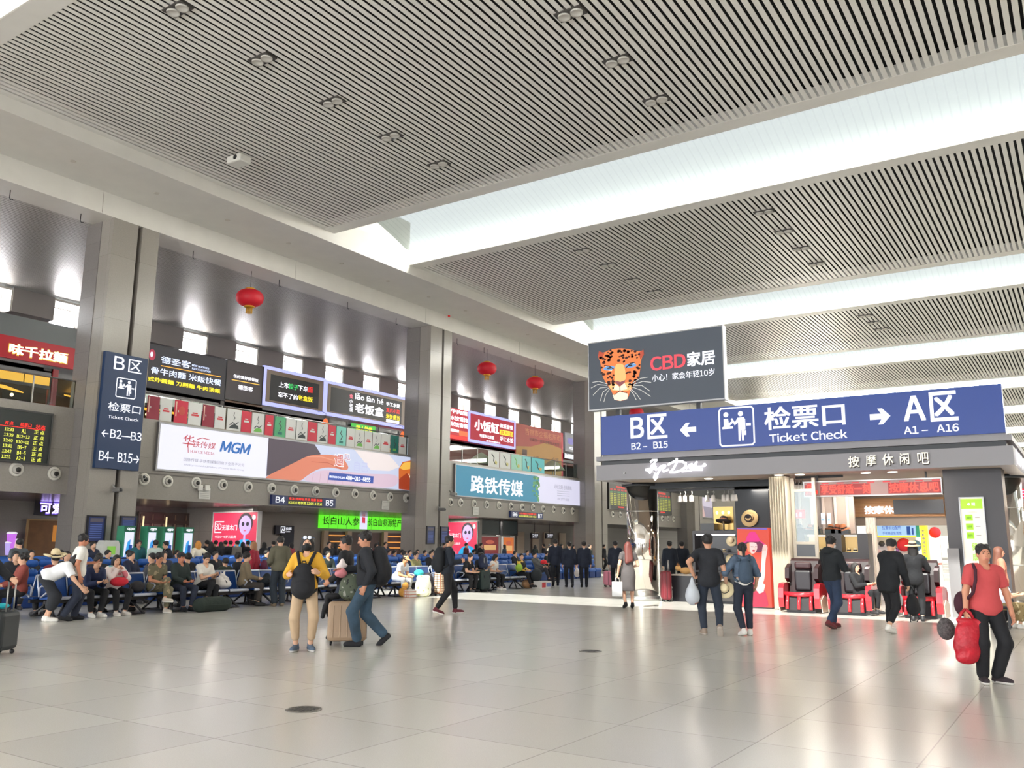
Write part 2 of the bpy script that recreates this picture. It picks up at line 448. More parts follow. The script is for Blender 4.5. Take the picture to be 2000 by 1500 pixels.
for i in range(len(PANELS)-1):
    y0, y1 = PANELS[i][1], PANELS[i+1][0]
    b = MB()
    b.box(XL, XR, y0-.12, y0, ZC+.3, ZC+2.0)                 # near kerb
    b.box(XL-.15, XL, y0-.1, y1+.1, ZC-.4, ZC+2.2)           # end wall
    b.box(XL, XR, y1-.03, y1-.001, ZC-.005, ZC+.045)
    struct(b.build('trim_%d' % (i+1), M_WHITE))
    g = MB(); g.box(XL, XR, y1, y1+.08, ZC+.04, ZC+.72)
    gw = g.build('window_%d' % (i+1), M_GLAZE); struct(gw)
    r = MB(); prof = [(y1, ZC+.72)]
    for k in range(1, 9):
        t = k/8.0; prof.append((y1-(y1-y0)*t, ZC+.72+1.15*math.sin(t*PI*.5)))
    for k in range(8):
        (ya, za), (yb, zb) = prof[k], prof[k+1]
        r.poly([(XL, ya, za), (XR, ya, za), (XR, yb, zb), (XL, yb, zb)])
    struct(r.build('window_%d' % (i+20), M_ROOF, solid=False))

# edge beam along the side aisle, its soffit and fascia
b = MB()
b.box(-29.2, -26.05, -24, 141, 14.25, 15.4)
b.box(-30.6, -29.2, -24, 141, 13.4, 15.4)
for y in np.arange(4.7, 140, 6.25): pass
struct(b.build('trim_30', M_CREAM))
sp = MB()
for y in np.arange(-2, 80, 9.375): sp.box(-29.203, -29.196, y, y+.012, 13.42, 14.25)
struct(sp.build('trim_31', mat((120, 114, 106), .6)))

# aisle ceiling: long metal slats
b = MB(); x = -42.3
while x < -30.7:
    b.box(x, x+.125, -10, 110, 13.4, 13.43); x += .165
b.cur = 1; b.box(-42.4, -30.6, -10, 120, 13.52, 13.6)
struct(b.build('ceiling', [M_AISLE, M_PLENUM]))

# ------------------------------------------------------------------ columns (stone, with a dark slot for a drain pipe)
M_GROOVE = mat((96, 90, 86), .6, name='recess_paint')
def column(y0, k):
    b = MB()
    y1 = y0 + 1.9; s0, s1 = y0 + 1.0, y0 + 1.18
    b.cur = 0
    b.box(-29.95, -29.2, y0, s0, 0, 13.4); b.box(-29.95, -29.2, s1, y1, 0, 13.4)
    b.cur = 1; b.box(-30.9, -29.95, y0, y1, 0, 13.4)
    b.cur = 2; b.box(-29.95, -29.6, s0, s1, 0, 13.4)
    b.cur = 1
    b.box(-30.9, -29.96, y0-.02, y1+.02, 0, 13.38)
    o = b.build('column', [M_STONE, M_STONE_SHADE, M_GROOVE]); struct(o)
COLS = [17.25-18.75, 17.25, 36.0, 54.8, 73.5, 92.3]
for k, y in enumerate(COLS): column(y, k)

# ------------------------------------------------------------------ side wall: balcony fascia, back walls
for k in range(-1, 5):
    y0, y1 = COLS[k+1] + 1.9 if k >= 0 else -10, (COLS[k+2] if k+2 < len(COLS) else 120)
    if k < 0: y0, y1 = COLS[0] + 1.9, COLS[1]
    if k == 0: y0, y1 = COLS[1] + 1.9, COLS[2]
    b = MB()
    b.box(-30.8, -30.5, y0, y1, 3.2, 6.32)
    b.cur = 1
    b.box(-30.5, -30.47, y0, y1, 4.17, 4.21)
    struct(b.build('wall_left', [M_STONE, mat((112, 106, 100), .5)]))
b = MB(); b.box(-37.0, -30.8, -10, 120, 3.2, 5.0)
struct(b.build('ceiling', mat((92, 86, 82), .25, spec=.6, name='gloss_soffit')))
b = MB(); b.box(-42.3, -30.8, -10, 120, 5.0, 5.02); struct(b.build('floor', mat((150, 142, 132), .3)))
b = MB(); b.box(-37.3, -37.0, -10, 120, 0, 3.2)
struct(b.build('wall_left', panelled((128, 122, 118), 1.2, 1.05, .25, .04, .8, (PI/2, 0, PI/2))))
# upper bulkhead above the shops
b = MB(); b.box(-42.3, -35.0, -10, 120, 8.2, 8.4); b.box(-36, -35.0, -10, 18.3, 8.4, 10.4); b.box(-42.3, -36, -10, 120, 8.4, 8.5)
struct(b.build('wall_left', M_BULK))
b = MB(); b.box(-42.6, -42.3, -10, 120, 5, 12.3)
struct(b.build('wall_left', M_BULK))
# back wall of the aisle with deep window reveals
b = MB(); wins = []
WY = []
y = 19.0 - 3.75*7
while y < 118:
    WY.append(y); y += 3.66
M_PIER = mat((160, 154, 150), .35, name='grey_pier')
pv = -10
for y in WY:
    b.box(-42.3, -41.45, pv, y-.18, 12.2, 13.36); pv = y + 1.5
b.box(-42.3, -41.45, pv, 120, 12.2, 13.36)
struct(b.build('wall_left', M_PIER))
for i, y in enumerate(WY):
    if y < 12 or y > 80: continue
    b = MB(); b.box(-42.3, -41.5, y-.18, y+1.5, 13.2, 13.3); b.box(-42.3, -41.5, y-.18, y-.12, 12.2, 13.2); b.box(-42.3, -41.5, y+1.44, y+1.5, 12.2, 13.2)
    fr = b.build('window_%d' % (40+i), mat((224, 218, 208), .5)); struct(fr)
    g = MB(); g.box(-42.29, -42.24, y, y+1.25, 12.25, 12.98); go = g.build('pane', M_WIN, fr)
    f = MB()
    for (a0, a1, z0, z1) in ((y-.08, y, 12.2, 13.05), (y+1.25, y+1.33, 12.2, 13.05), (y, y+1.25, 12.98, 13.05)): f.box(-42.29, -42.1, a0, a1, z0, z1)
    f.build('sash', M_ALU, fr)

# far end, the hall's other side, and unseen screens against sun and sky
struct(MB().box(-45, 42, -46, -24.4, 15.0, 15.4).build('roof', M_CREAM))  # unseen slab added outside the rear to keep sun out of the opening
struct(MB().box(-45, 42, -24.4, -24, 7, 15.3).build('wall_sun_block', mat((214, 210, 204), .6)))  # unseen rear wall added to block the sun patch, open below for sky light
struct(MB().box(26, 26.4, -24, 141, 0, 15.3).build('wall_right', mat((214, 210, 204), .6)))  # unseen side wall, put in to cut sky light from the right
struct(MB().box(-45, 42, 141, 141.4, 0, 18).build('wall_back', mat((170, 166, 158), .6)))
# ------------------------------------------------------------------ signs: pixel corners are turned into points on the real wall planes
class PxSign(Sign):
    def __init__(s, axis, at, TL, BR, name, label, cat, **kw):
        s.axis, s.at = axis, at
        f = on_x if axis == 'x' else on_y
        a = f(*TL, at); b = f(*BR, at)
        i = 1 if axis == 'x' else 0
        o = np.array([at, a[1], b[2]]) if axis == 'x' else np.array([a[0], at, b[2]])
        u = (0, 1, 0) if axis == 'x' else (1, 0, 0)
        Sign.__init__(s, name, label, cat, o, u, b[i]-a[i], a[2]-b[2], **kw)
    def fr(s, px, py):
        p = (on_x if s.axis == 'x' else on_y)(px, py, s.at) - s.pl.o
        return (p @ s.pl.u)/s.w, (p @ s.pl.v)/s.h
    def tp(s, t, TL, BR, m, bold=0.0, **k):
        a = s.fr(*TL); b = s.fr(*BR)
        return s.text(t, a[0], b[1], b[0], a[1], m, bold, **k)
    def pp(s, pts, m, c=0.008, part='picture'):
        return s.poly([s.fr(*p) for p in pts], m, c, part)
    def rp(s, TL, BR, m, c=0.006, part='picture'):
        a = s.fr(*TL); b = s.fr(*BR)
        return s.rect(a[0], b[1], b[0], a[1], m, c, part)
C5 = lambda ox, oy, k: (lambda x, y: (ox + x/k, oy + y/k))
def pictogram(S, x0, y0, x1, y1, m, m_bg):
    """ticket-check pictogram in a rounded frame: seated clerk and a standing traveller"""
    W = lambda x: x0+(x1-x0)*x
    H = lambda y: y0+(y1-y0)*y
    lw = .045*(x1-x0)*S.w
    S.stroke([(W(.06), H(0)), (W(.94), H(0)), (W(1), H(.06)), (W(1), H(.94)), (W(.94), H(1)), (W(.06), H(1)), (W(0), H(.94)), (W(0), H(.06))], lw, m, part='pictogram', closed=True)
    rx = .075*(x1-x0); ry = rx*S.w/S.h
    S.disc(W(.2), H(.83), rx, ry, m, .011, 'pictogram'); S.disc(W(.63), H(.83), rx, ry, m, .011, 'pictogram')
    S.poly([(W(.13), H(.72)), (W(.26), H(.72)), (W(.28), H(.6)), (W(.4), H(.67)), (W(.43), H(.63)), (W(.28), H(.51)), (W(.4), H(.51)), (W(.4), H(.45)), (W(.08), H(.45)), (W(.08), H(.5)), (W(.13), H(.52))], m, .012, 'pictogram')
    S.poly([(W(.54), H(.73)), (W(.72), H(.73)), (W(.76), H(.68)), (W(.76), H(.4)), (W(.71), H(.4)), (W(.71), H(.12)), (W(.65), H(.12)), (W(.64), H(.4)), (W(.62), H(.4)), (W(.61), H(.12)), (W(.55), H(.12)), (W(.55), H(.6)), (W(.45), H(.53)), (W(.34), H(.7)), (W(.38), H(.73)), (W(.46), H(.61))], m, .012, 'pictogram')
    S.poly([(W(.72), H(.26)), (W(.78), H(.26)), (W(.78), H(.38)), (W(.72), H(.38))], m, .013, 'pictogram')
    S.poly([(W(.78), H(.5)), (W(.92), H(.5)), (W(.92), H(.57)), (W(.78), H(.57))], m, .012, 'pictogram')

NAVY = mat((22, 48, 84), .45, emit=.05); BLUE = mat((24, 62, 138), .4, emit=.12)
WH = mat((232, 236, 246), .5, emit=.45); LW = glow((245, 246, 255), 2.2); LY = glow((255, 226, 40), 1.6); LR = glow((240, 40, 40), 1.5); LG = glow((60, 220, 110), 1.2)
LED_Y = glow((236, 240, 90), 1.3); LED_R = glow((255, 50, 40), 1.5); LED_BG = mat((30, 38, 36), .4)

# --- hanging guide sign on the column
S = PxSign('x', -29.02, (207, 685), (270.5, 920), 'guide_sign', 'tall dark blue ticket check sign with B2 to B15 arrows on the stone column', 'sign', d=.16, panel=NAVY)
S.tp('B', (224, 695), (242, 724), WH, .02).tp('区', (252, 701), (275.5, 731), WH, .01)
a = S.fr(229, 737); b = S.fr(263, 780); pictogram(S, a[0], b[1], b[0], a[1], WH, NAVY)
S.tp('检票口', (212, 784), (273.5, 810), WH, .015).tp('Ticket Check', (211, 810), (270, 824), WH, .01)
S.tp('←B2—B3', (199, 836), (275, 862), WH, .02).tp('B4–B15→', (194, 880), (270.5, 906), WH, .02)
S.done()
sup = MB()
sup.box(-29.2, -29.18, 18.0, 18.2, 6.5, 7.2)
# --- upper shops, first bay: red noodle restaurant
XS = -34.9
S = PxSign('x', XS, (-70, 638), (158, 724), 'shop_sign', 'red restaurant fascia with glowing white characters for a noodle house', 'sign', d=.15, panel=mat((168, 30, 42), .45, emit=.18))
c = C5(0, 550, 4)
S.tp('味千拉麵', c(78, 480), c(515, 640), glow((255, 250, 235), 2.2), .06, c=.03)
S.tp('味千拉麵', c(74, 474), c(521, 648), mat((210, 170, 60), .4, emit=.5), .085, c=.02, part='letter_edge')
S.disc(*S.fr(*c(612, 625)), .012, .05, LW); S.done()
zs = on_x(0, 702, XS)[2]
def shopfront(name, label, y0, y1, z1, post_rgb, frame_rgb, lit, rows=2, n=4, xf=-35.0):
    r = thing(name, label, 'shopfront', (xf, y0, 5.02))
    w = y1 - y0; pw = .45
    b = MB(); k = max(1, int(w/3.6)); step = w/k
    for i in range(k+1):
        yy = y0+i*step; MB().box(xf-.3, xf+.05, max(y0, yy-pw/2), min(y1, yy+pw/2), 5.02, z1).build('post', mat(post_rgb, .4), r, (xf, y0, 5.02))
    f = MB(); g = MB(); d = MB()
    d.box(xf-4.5, xf-4.4, y0, y1, 5.02, z1); d.box(xf-4.4, xf-.2, y0, y1, z1-.05, z1)
    for i in range(k):
        a = y0+i*step+pw/2; e = y0+(i+1)*step-pw/2
        f.box(xf-.1, xf, a, e, z1-.18, z1); f.box(xf-.1, xf, a, e, z1-.85, z1-.72); f.box(xf-.1, xf, a, a+.06, 5.02, z1); f.box(xf-.1, xf, e-.06, e, 5.02, z1)
        for j in range(1, 3):
            yy = a+(e-a)*j/3; f.box(xf-.08, xf-.02, yy-.03, yy+.03, 5.02, z1)
        for j in range(6):
            g.box(xf-.09, xf-.05, a+(e-a)*j/6+.03, a+(e-a)*(j+1)/6-.03, z1-.7, z1-.2)
    f.build('window_frame', mat(frame_rgb, .4), r, (xf, y0, 5.02)); g.build('lit_transom', lit, r, (xf, y0, 5.02)); d.build('interior', mat((74, 54, 42), .6), r, (xf, y0, 5.02))
    rr = random.Random(int(y0*10))
    for i in range(int(w*1.4)):
        yy = y0+rr.random()*w; xx = xf-.6-3*rr.random(); zz = z1-.5-rr.random()*1.1
        MB().ball((xx, yy, zz), .075, 8, 5).build('pendant_lamp', glow((255, 214, 150), 5.0), r, (xf, y0, 5.02))
    l = MB()
    for i in range(int(w/1.5)):
        yy = y0+.5+i*1.5; l.prism([(xf-1, yy, z1-.9), (xf-1, yy+1.1, z1-1.0), (xf-3.2, yy+1.4, z1-.45), (xf-3.2, yy+.3, z1-.4)], (0, 0, .05))
    l.build('ceiling_strip', glow((255, 176, 60), 1.6), r, (xf, y0, 5.02))
    return r
shopfront('shopfront', 'red framed noodle restaurant front with yellow lit transom windows', 12.0, 18.9, zs, (150, 28, 38), (44, 30, 28), glow((250, 180, 60), 1.2))
b = MB(); b.box(-36.0, -34.95, -10, 19.9, 9.4, (on_x(0, 612, -34.95)[2]+on_x(150, 641, -34.95)[2])/2); struct(b.build('wall_left', mat((118, 122, 124), .5)))

# --- dark beef noodle sign and its neighbour
c = C5(280, 620, 5)
DK = mat((40, 38, 50), .4, emit=.05)
S = PxSign('x', XS, (268, 665), (440, 783), 'shop_sign', 'dark shop sign with blue white characters over yellow dish names', 'sign', d=.15, panel=DK)
LB = glow((205, 220, 255), 1.8)
S.tp('德圣客', c(176, 374), c(458, 500), LB, .015).rp(c(170, 468), c(757, 586), DK, .004)
S.pp([c(170, 466), c(757, 578), c(757, 586), c(170, 474)], glow((240, 170, 60), 1.3), .01, 'underline')
S.tp('BEEF NOODLES', c(475, 458), c(640, 508), LB, .03).tp('RICE FAST FOOD', c(475, 488), c(655, 542), LB, .03)
S.tp('骨牛肉麵 米飯快餐', c(78, 478), c(757, 672), LB, .02).tp('式炸酱麵 刀削麵 牛肉汤飯', c(45, 572), c(747, 742), LY, .04)
S.disc(*S.fr(*c(85, 365)), .035, .13, mat((160, 24, 60), .4, emit=.4)); S.disc(*S.fr(*c(80, 360)), .014, .06, LB, .012); S.done()
S = PxSign('x', XS, c(825, 412), c(1150, 850), 'shop_sign', 'small dark maroon sign with white script beside the beef noodle sign', 'sign', d=.15, panel=mat((62, 50, 58), .4), frame=mat((40, 36, 40), .4), fw=.04)
S.tp('住的营养快餐饭', c(880, 553), c(1120, 634), LW, .02).pp([c(862, 603), c(1133, 655), c(1133, 663), c(862, 611)], glow((240, 190, 80), 1.2), .01, 'underline').tp('德圣客', c(927, 655), c(1067, 727), LW, .02); S.done()
LAV = glow((168, 172, 245), 1.35); TAUPE = mat((140, 118, 100), .35)
S = PxSign('x', XS, c(1205, 503), c(1748, 920), 'shop_sign', 'black signboard with dumpling slogan in a glowing lavender frame', 'sign', d=.15, panel=TAUPE, frame=LAV, fw=.17)
S.rp(c(1245, 553), c(1707, 893), mat((26, 26, 32), .4), .006, 'board')
for t, a, e, m in (('上车', 0, 2, LW), ('饺子', 2, 4, LG), ('下车', 4, 6, LW), ('面', 6, 7, LR)):
    S.tp(t, c(1325+47*a, 625+8.6*a), c(1325+47*e-4, 680+8.6*e), m, .02, c=.016)
for t, a, e, m in (('忘不了的', 0, 4, LW), ('老盒饭', 4, 7, LY)):
    S.tp(t, c(1315+48.5*a, 724+7.5*a), c(1315+48.5*e-4, 782+7*e), m, .02, c=.016)
S.done()
c = C5(500, 700, 5)
S = PxSign('x', XS, c(700, 243), c(1452, 660), 'shop_sign', 'black rice box signboard with large white pinyin in a lavender frame', 'sign', d=.15, panel=TAUPE, frame=LAV, fw=.17)
S.rp(c(733, 277), c(1418, 642), mat((26, 26, 32), .4), .006, 'board')
S.tp('lǎo fàn hé', c(970, 335), c(1240, 452), LW, .02, c=.016).tp('老饭盒', c(968, 430), c(1242, 577), LW, .04, c=.016)
S.tp('食', c(912, 345), c(945, 395), glow((250, 120, 140), 1.2), .02, c=.016)
for k, t in enumerate('小老饭'): S.tp(t, c(912, 398+42*k), c(942, 440+42*k), LW, .02, c=.016)
S.tp('手工水饺', c(1270, 421), c(1403, 488), LW, .03, c=.016).tp('复兴小菜', c(1270, 480), c(1401, 547), LR, .03, c=.016).tp('米饭便当', c(1268, 538), c(1399, 609), LY, .03, c=.016)
S.pp([c(1270, 593), c(1397, 615), c(1395, 640), c(1268, 618)], LW, .016, 'strip'); S.done()
S = PxSign('x', -34.94, c(935, 628), c(1168, 737), 'menu_board', 'small bright green board with yellow fast food lettering below the rice box sign', 'sign', d=.05, panel=glow((70, 190, 70), .9))
S.tp('-国人快餐-', c(945, 645), c(1165, 732), LY, .05); S.done()
zs2 = on_x(*C5(280, 620, 5)(120, 700), XS)[2]
shopfront('shopfront', 'open restaurant front with orange ceiling strips under the beef noodle sign', 20.2, 27.2, 8.45, (60, 52, 48), (50, 44, 42), mat((205, 200, 190), .4, emit=.3))
b = MB(); b.box(-35.3, -35, 27.2, 29.6, 5.02, 8.5); struct(b.build('wall_left', mat((140, 112, 92), .5)))
b = MB(); b.box(-35.3, -35, 29.6, 36.5, 5.02, 8.3); struct(b.build('wall_left', mat((150, 142, 136), .35)))
for k, (x0, x1, y0, y1) in enumerate(((722, 880, 595, 690), (1205, 1390, 680, 760))):
    S = PxSign('x', -34.98, c(x0, y0), c(x1, y1+60), 'serving_hatch', ['dark serving hatch under the rice box sign', 'dark serving hatch to one side of the green fast food board'][k], 'hatch', d=.03, panel=mat((40, 36, 36), .3), frame=mat((110, 100, 95), .4), fw=.06)
    for q in range(3): S.rect(.1+.3*q, .1, .32+.3*q, .95, mat((70, 66, 66), .2), .006, 'pane')
    S.done()
for k, (x, y) in enumerate(((678, 625), (1433, 748))):
    p = on_x(*c(x, y), -34.25)
    r = thing('pendant_lamp', ['orange glowing pendant lamp beside the first dark hatch', 'orange glowing pendant lamp beside the second dark hatch'][k], 'lamp', p, group='orange pendant lamps on the balcony')
    MB().lathe([(.02, .22), (.1, .15), (.22, -.12), (.2, -.13)], n=16).build('lamp_shade', glow((235, 110, 60), 1.3), r); MB().ball((0, 0, -.12), .09).build('bulb', glow((255, 230, 180), 5), r)
    MB().tube([(0, 0, .2), (0, 0, .5), (-.3, 0, .62), (-.8, 0, .62)], .012, 6).build('cord', M_DARK, r)

# --- glass balustrade on the balcony edge, one run per bay
BAYS = [(COLS[0]+1.9, COLS[1]), (COLS[1]+1.9, COLS[2]), (COLS[2]+1.9, COLS[3]), (COLS[3]+1.9, COLS[4]), (COLS[4]+1.9, COLS[5])]
BNAME = ['left of the tall ticket check sign', 'above the white and hand billboard', 'above the teal billboard', 'above the departure boards', 'beyond the departure boards']
for (y0, y1), nm in list(zip(BAYS, BNAME))[:4]:
    r = thing('glass_balustrade', 'glass balcony balustrade with steel handrail ' + nm, 'balustrade', (-30.65, y0, 6.32), group='glass balustrades along the balcony')
    n = int(round((y1-y0)/1.55)); st = (y1-y0)/n
    g = MB()
    for i in range(n): g.box(-.008, .008, .03+i*st, (i+1)*st-.03, .05, .98)
    g.build('glass_panel', M_GLASS, r)
    p = MB()
    for i in range(n+1): p.box(-.025, .025, i*st-.02, i*st+.02, 0, 1.0)
    p.build('post', M_ALU, r); MB().tube([(0, 0, 1.02), (0, y1-y0, 1.02)], .03, 8).build('handrail', M_STEEL, r)

# --- posters hung on the balustrade of the second bay
RD = mat((196, 30, 60), .5, emit=.1); GW = mat((206, 206, 202), .5, emit=.08); DR = mat((140, 22, 50), .5, emit=.08); GN = mat((72, 160, 110), .5, emit=.1); TL_ = mat((120, 200, 184), .5, emit=.1); DT = mat((30, 110, 100), .5, emit=.08); LBU = mat((190, 204, 214), .5, emit=.08); BU = mat((26, 96, 150), .5, emit=.08)
INK = mat((66, 74, 74), .6); REDI = mat((214, 60, 70), .6); LEAF = mat((120, 190, 90), .6)
bars = [(286, 312, DR), (312, 337, GW), (340, 368, RD), (368, 395, GW), (395.6, 420, DR), (420, 442, GW), (444, 473, GW), (472.5, 493, RD), (493, 518, GW), (519, 536, RD), (538, 560, GN), (560, 580, GW), (580.6, 603, GW), (603, 622, RD), (622, 643, GW), (643, 658.5, RD), (659, 678.5, TL_), (679, 695.5, GW), (695.5, 714, GW), (714, 729.5, GW), (729.5, 746.5, GW), (746.5, 764.5, GW), (765, 781, DT), (781, 795.5, GW), (797, 811, LBU), (811, 824.5, BU)]
cname = {DR.name: 'dark red', GW.name: 'pale grey', RD.name: 'bright red', GN.name: 'green', TL_.name: 'mint', DT.name: 'deep teal', LBU.name: 'pale blue', BU.name: 'blue'}
cnt = {}
tot = {}
for _, _, m in bars: tot[m.name] = tot.get(m.name, 0)+1
for k, (x0, x1, m) in enumerate(bars):
    q0 = on_x(x0, 800, -30.58)[1]; q1 = on_x(x1, 800, -30.58)[1]
    cnt[m.name] = cnt.get(m.name, 0)+1
    lab = '%s poster on the balcony rail above the billboard of hands' % cname[m.name]
    if tot[m.name] > 1: lab = '%s %s poster, counted from the blue ticket check sign, on the balcony rail' % (ORD[cnt[m.name]-1], cname[m.name])
    S = Sign('rail_poster', lab, 'poster', (-30.58, q0+.02, 6.325), (0, 1, 0), q1-q0-.04, .93, d=.012, panel=m, group='posters along the balcony rail')
    if m is GW:
        if k in (6, 8, 12, 14, 18, 20):
            S.stroke([(.5, .85), (.45, .7), (.55, .6), (.48, .5)], .03, INK); S.stroke([(.2, .25), (.4, .38), (.6, .3), (.8, .42)], .04, INK)
            S.poly([(.15, .1), (.85, .1), (.8, .25), (.55, .3), (.3, .24)], LEAF if k in (8, 18, 20) else INK)
        else:
            S.rect(.3, .5, .7, .56, REDI).rect(.22, .4, .78, .48, REDI)
    elif m in (RD, DR, BU):
        S.rect(.25, .47, .75, .56, GW).rect(.35, .6, .65, .65, GW)
        if k in (0, 2, 4): S.stroke([(.12, .92), (.12, .3)], .05, mat((230, 190, 170), .5)); S.disc(.55, .55, .25, .2, mat((200, 70, 60), .5) if k == 2 else DR, .010)
    else:
        S.stroke([(.5, .8), (.4, .65), (.6, .5), (.45, .3)], .05, INK); S.rect(.3, .12, .7, .25, DT if m is not DT else LEAF)
    S.done()

# --- billboard one: white media panel and the picture of hands
AL = mat((150, 150, 152), .35, .5)
S = PxSign('x', -30.4, (313.5, 827), (813, 959.5), 'billboard', 'long lit billboard, white media advert on one half and clasping hands on the other', 'billboard', d=.1, panel=glow((232, 232, 246), .95), frame=AL, fw=.07)
c = C5(0, 550, 4); RI = glow((214, 50, 60), .7); MB_ = glow((30, 110, 190), .8); GT = glow((160, 158, 172), .7)
S.tp('华', c(1428, 1192), c(1508, 1300), RI, .0, skew=.04).tp('铁传媒', c(1502, 1240), c(1678, 1312), RI, .0, skew=.04)
S.stroke([S.fr(*c(1468, 1290)), S.fr(*c(1470, 1335))], .03, RI); S.stroke([S.fr(*c(1540, 1232)), S.fr(*c(1580, 1222)), S.fr(*c(1635, 1235))], .03, RI)
S.tp('HUATIE MEDIA', c(1487, 1315), c(1673, 1356), RI, .0)
S.tp('MGM', c(1722, 1243), c(1938, 1352), MB_, .06, skew=.12)
S.tp('国脉传媒·华铁传媒集团旗下全资子公司', c(1435, 1374), c(1905, 1447), GT, 0).tp('Wholly-owned subsidiary of Huatie Media Group', c(1435, 1422), c(1905, 1482), GT, 0)
c = C5(500, 700, 5)
S.pp([c(122, 775), c(1568, 970), c(1563, 1298), c(95, 1180)], glow((206, 214, 240), .85), .004)
S.pp([c(122, 776), c(570, 836), c(632, 935), c(480, 985), c(100, 1150)], glow((84, 72, 84), .8), .006)
S.pp([c(960, 890), c(1290, 932), c(1400, 1060), c(1300, 1100), c(1120, 1090)], glow((238, 226, 224), .9), .006)
S.pp([c(455, 1208), c(500, 1145), c(640, 1085), c(860, 1105), c(1110, 1130), c(1385, 1130), c(1385, 1240), c(1250, 1272)], glow((224, 196, 214), .85), .008)
for k in range(5): S.stroke([S.fr(*c(560+70*k, 1120-4*k)), S.fr(*c(545+75*k, 1205+6*k))], .03, glow((212, 176, 194), .8), .010)
S.pp([c(97, 1150), c(350, 1030), c(500, 952), c(600, 938), c(760, 942), c(860, 985), c(905, 1060), c(885, 1098), c(720, 1060), c(600, 1080), c(490, 1150), c(425, 1206), c(97, 1180)], glow((224, 132, 104), .85), .012)
S.stroke([S.fr(*c(500, 960)), S.fr(*c(640, 962)), S.fr(*c(770, 1000)), S.fr(*c(850, 1060))], .05, glow((238, 160, 132), .85), .016)
S.stroke([S.fr(*c(540, 1010)), S.fr(*c(700, 1020)), S.fr(*c(830, 1080))], .03, glow((188, 92, 70), .8), .016)
S.pp([c(715, 1112), c(1148, 1152), c(1142, 1222), c(700, 1186)], glow((52, 84, 176), .8), .012)
S.tp('400-010-6855', c(878, 1145), c(1112, 1207), LW, .02, c=.018).tp('服务热线HOTLINE', c(715, 1142), c(865, 1178), LW, .0, c=.018)
S.tp('遇', c(765, 930), c(852, 1062), glow((250, 250, 250), .95), .05, c=.018).tp('见', c(855, 928), c(918, 1002), glow((250, 250, 250), .95), .03, c=.018)
S.tp('遇', c(768, 936), c(849, 1056), glow((214, 70, 70), .8), .0, c=.020).tp('见', c(858, 934), c(914, 996), glow((214, 90, 90), .8), .0, c=.020)
S.tp('自己', c(960, 1000), c(1090, 1115), glow((196, 200, 236), .9), .02, c=.018)
S.pp([c(1392, 1080), c(1430, 1012), c(1567, 985), c(1563, 1298), c(1392, 1276)], glow((214, 108, 44), .85), .012)
S.pp([c(1400, 1070), c(1440, 1020), c(1560, 1000), c(1500, 1080), c(1440, 1090)], glow((246, 190, 80), .9), .016)
S.pp([c(1392, 1180), c(1470, 1120), c(1562, 1200), c(1562, 1298), c(1392, 1276)], glow((168, 62, 30), .8), .014)
S.stroke([S.fr(*c(1490, 1130)), S.fr(*c(1515, 1200)), S.fr(*c(1550, 1255))], .05, glow((255, 235, 200), 1.0), .018)
S.done()
# --- billboard two
S = PxSign('x', -30.4, (890.5, 907.5), (1145.5, 989), 'billboard', 'long lit billboard, teal half with four white characters and pale half with fine print', 'billboard', d=.1, panel=glow((216, 214, 236), .9), frame=AL, fw=.07)
c = C5(860, 760, 6.25)
S.pp([c(190, 922), c(1185, 1062), c(1210, 1110), c(1180, 1180), c(1205, 1260), c(1183, 1383), c(188, 1305)], glow((34, 134, 166), .8), .004, 'teal_field')
S.tp('路铁传媒', c(372, 1050), c(1005, 1315), glow((240, 244, 250), 1.0), .05)
S.tp('必经之路 必有商机', c(1390, 1160), c(1602, 1237), GT, .01).tp('188 2777 8008', c(1425, 1325), c(1572, 1367), GT, .01)
for k in range(3): S.stroke([S.fr(*c(1425, 1243+26*k)), S.fr(*c(1575, 1256+26*k))], .025, GT)
S.stroke([S.fr(*c(1710, 1155)), S.fr(*c(1740, 1165)), S.fr(*c(1712, 1195)), S.fr(*c(1742, 1200))], .03, glow((226, 180, 200), .8))
rr = random.Random(3)
for k in range(26):
    q = S.fr(*c(1165+rr.uniform(-45, 40), 1075+rr.uniform(0, 300)*rr.random()**.4)); a = rr.uniform(0, PI)
    dx, dy = .16/S.w*math.cos(a), .16/S.h*math.sin(a)
    S.poly([(q[0]-dx, q[1]-dy), (q[0]-dy*.12, q[1]+dx*2.2), (q[0]+dx, q[1]+dy), (q[0]+dy*.12, q[1]-dx*2.2)], glow(((60, 130, 60), (120, 180, 80), (90, 160, 90))[k % 3], .7), .010+.0005*k, 'leaves')
S.done()
# --- LED timetable by the first bay
S = PxSign('x', -30.38, (-70, 789), (91.5, 905.5), 'departure_board', 'dark departure board with yellow times and red header beside the tall ticket check sign', 'display', d=.14, panel=LED_BG, frame=mat((58, 58, 58), .4), fw=.06)
c = C5(0, 550, 4)
for t, a, e in (('开点', (38, 1086), (102, 1122)), ('检票口', (160, 1100), (243, 1142)), ('状态', (280, 1118), (352, 1158))): S.tp(t, c(*a), c(*e), LED_R, .02)
S.stroke([S.fr(*c(-100, 1108)), S.fr(*c(350, 1162))], .02, LED_R)
for i, (t, g) in enumerate((('13:33', 'A1'), ('13:39', 'B12-13'), ('13:40', 'B10-11'), ('13:41', 'B6-7'), ('13:42', 'B4-5'), ('13:51', 'A2-3'))):
    dx, dy = -5*i, 42.5*i
    S.tp(t, c(36+dx, 1138+dy), c(106+dx, 1170+dy), LED_Y, .03)
    wd = 8*len(g); S.tp(g, c(185-wd+dx, 1152+dy), c(185+wd+dx, 1186+dy), LED_Y, .03); S.tp('正 点', c(268+dx, 1160+dy), c(344+dx, 1199+dy), LED_Y, .02)
S.done()
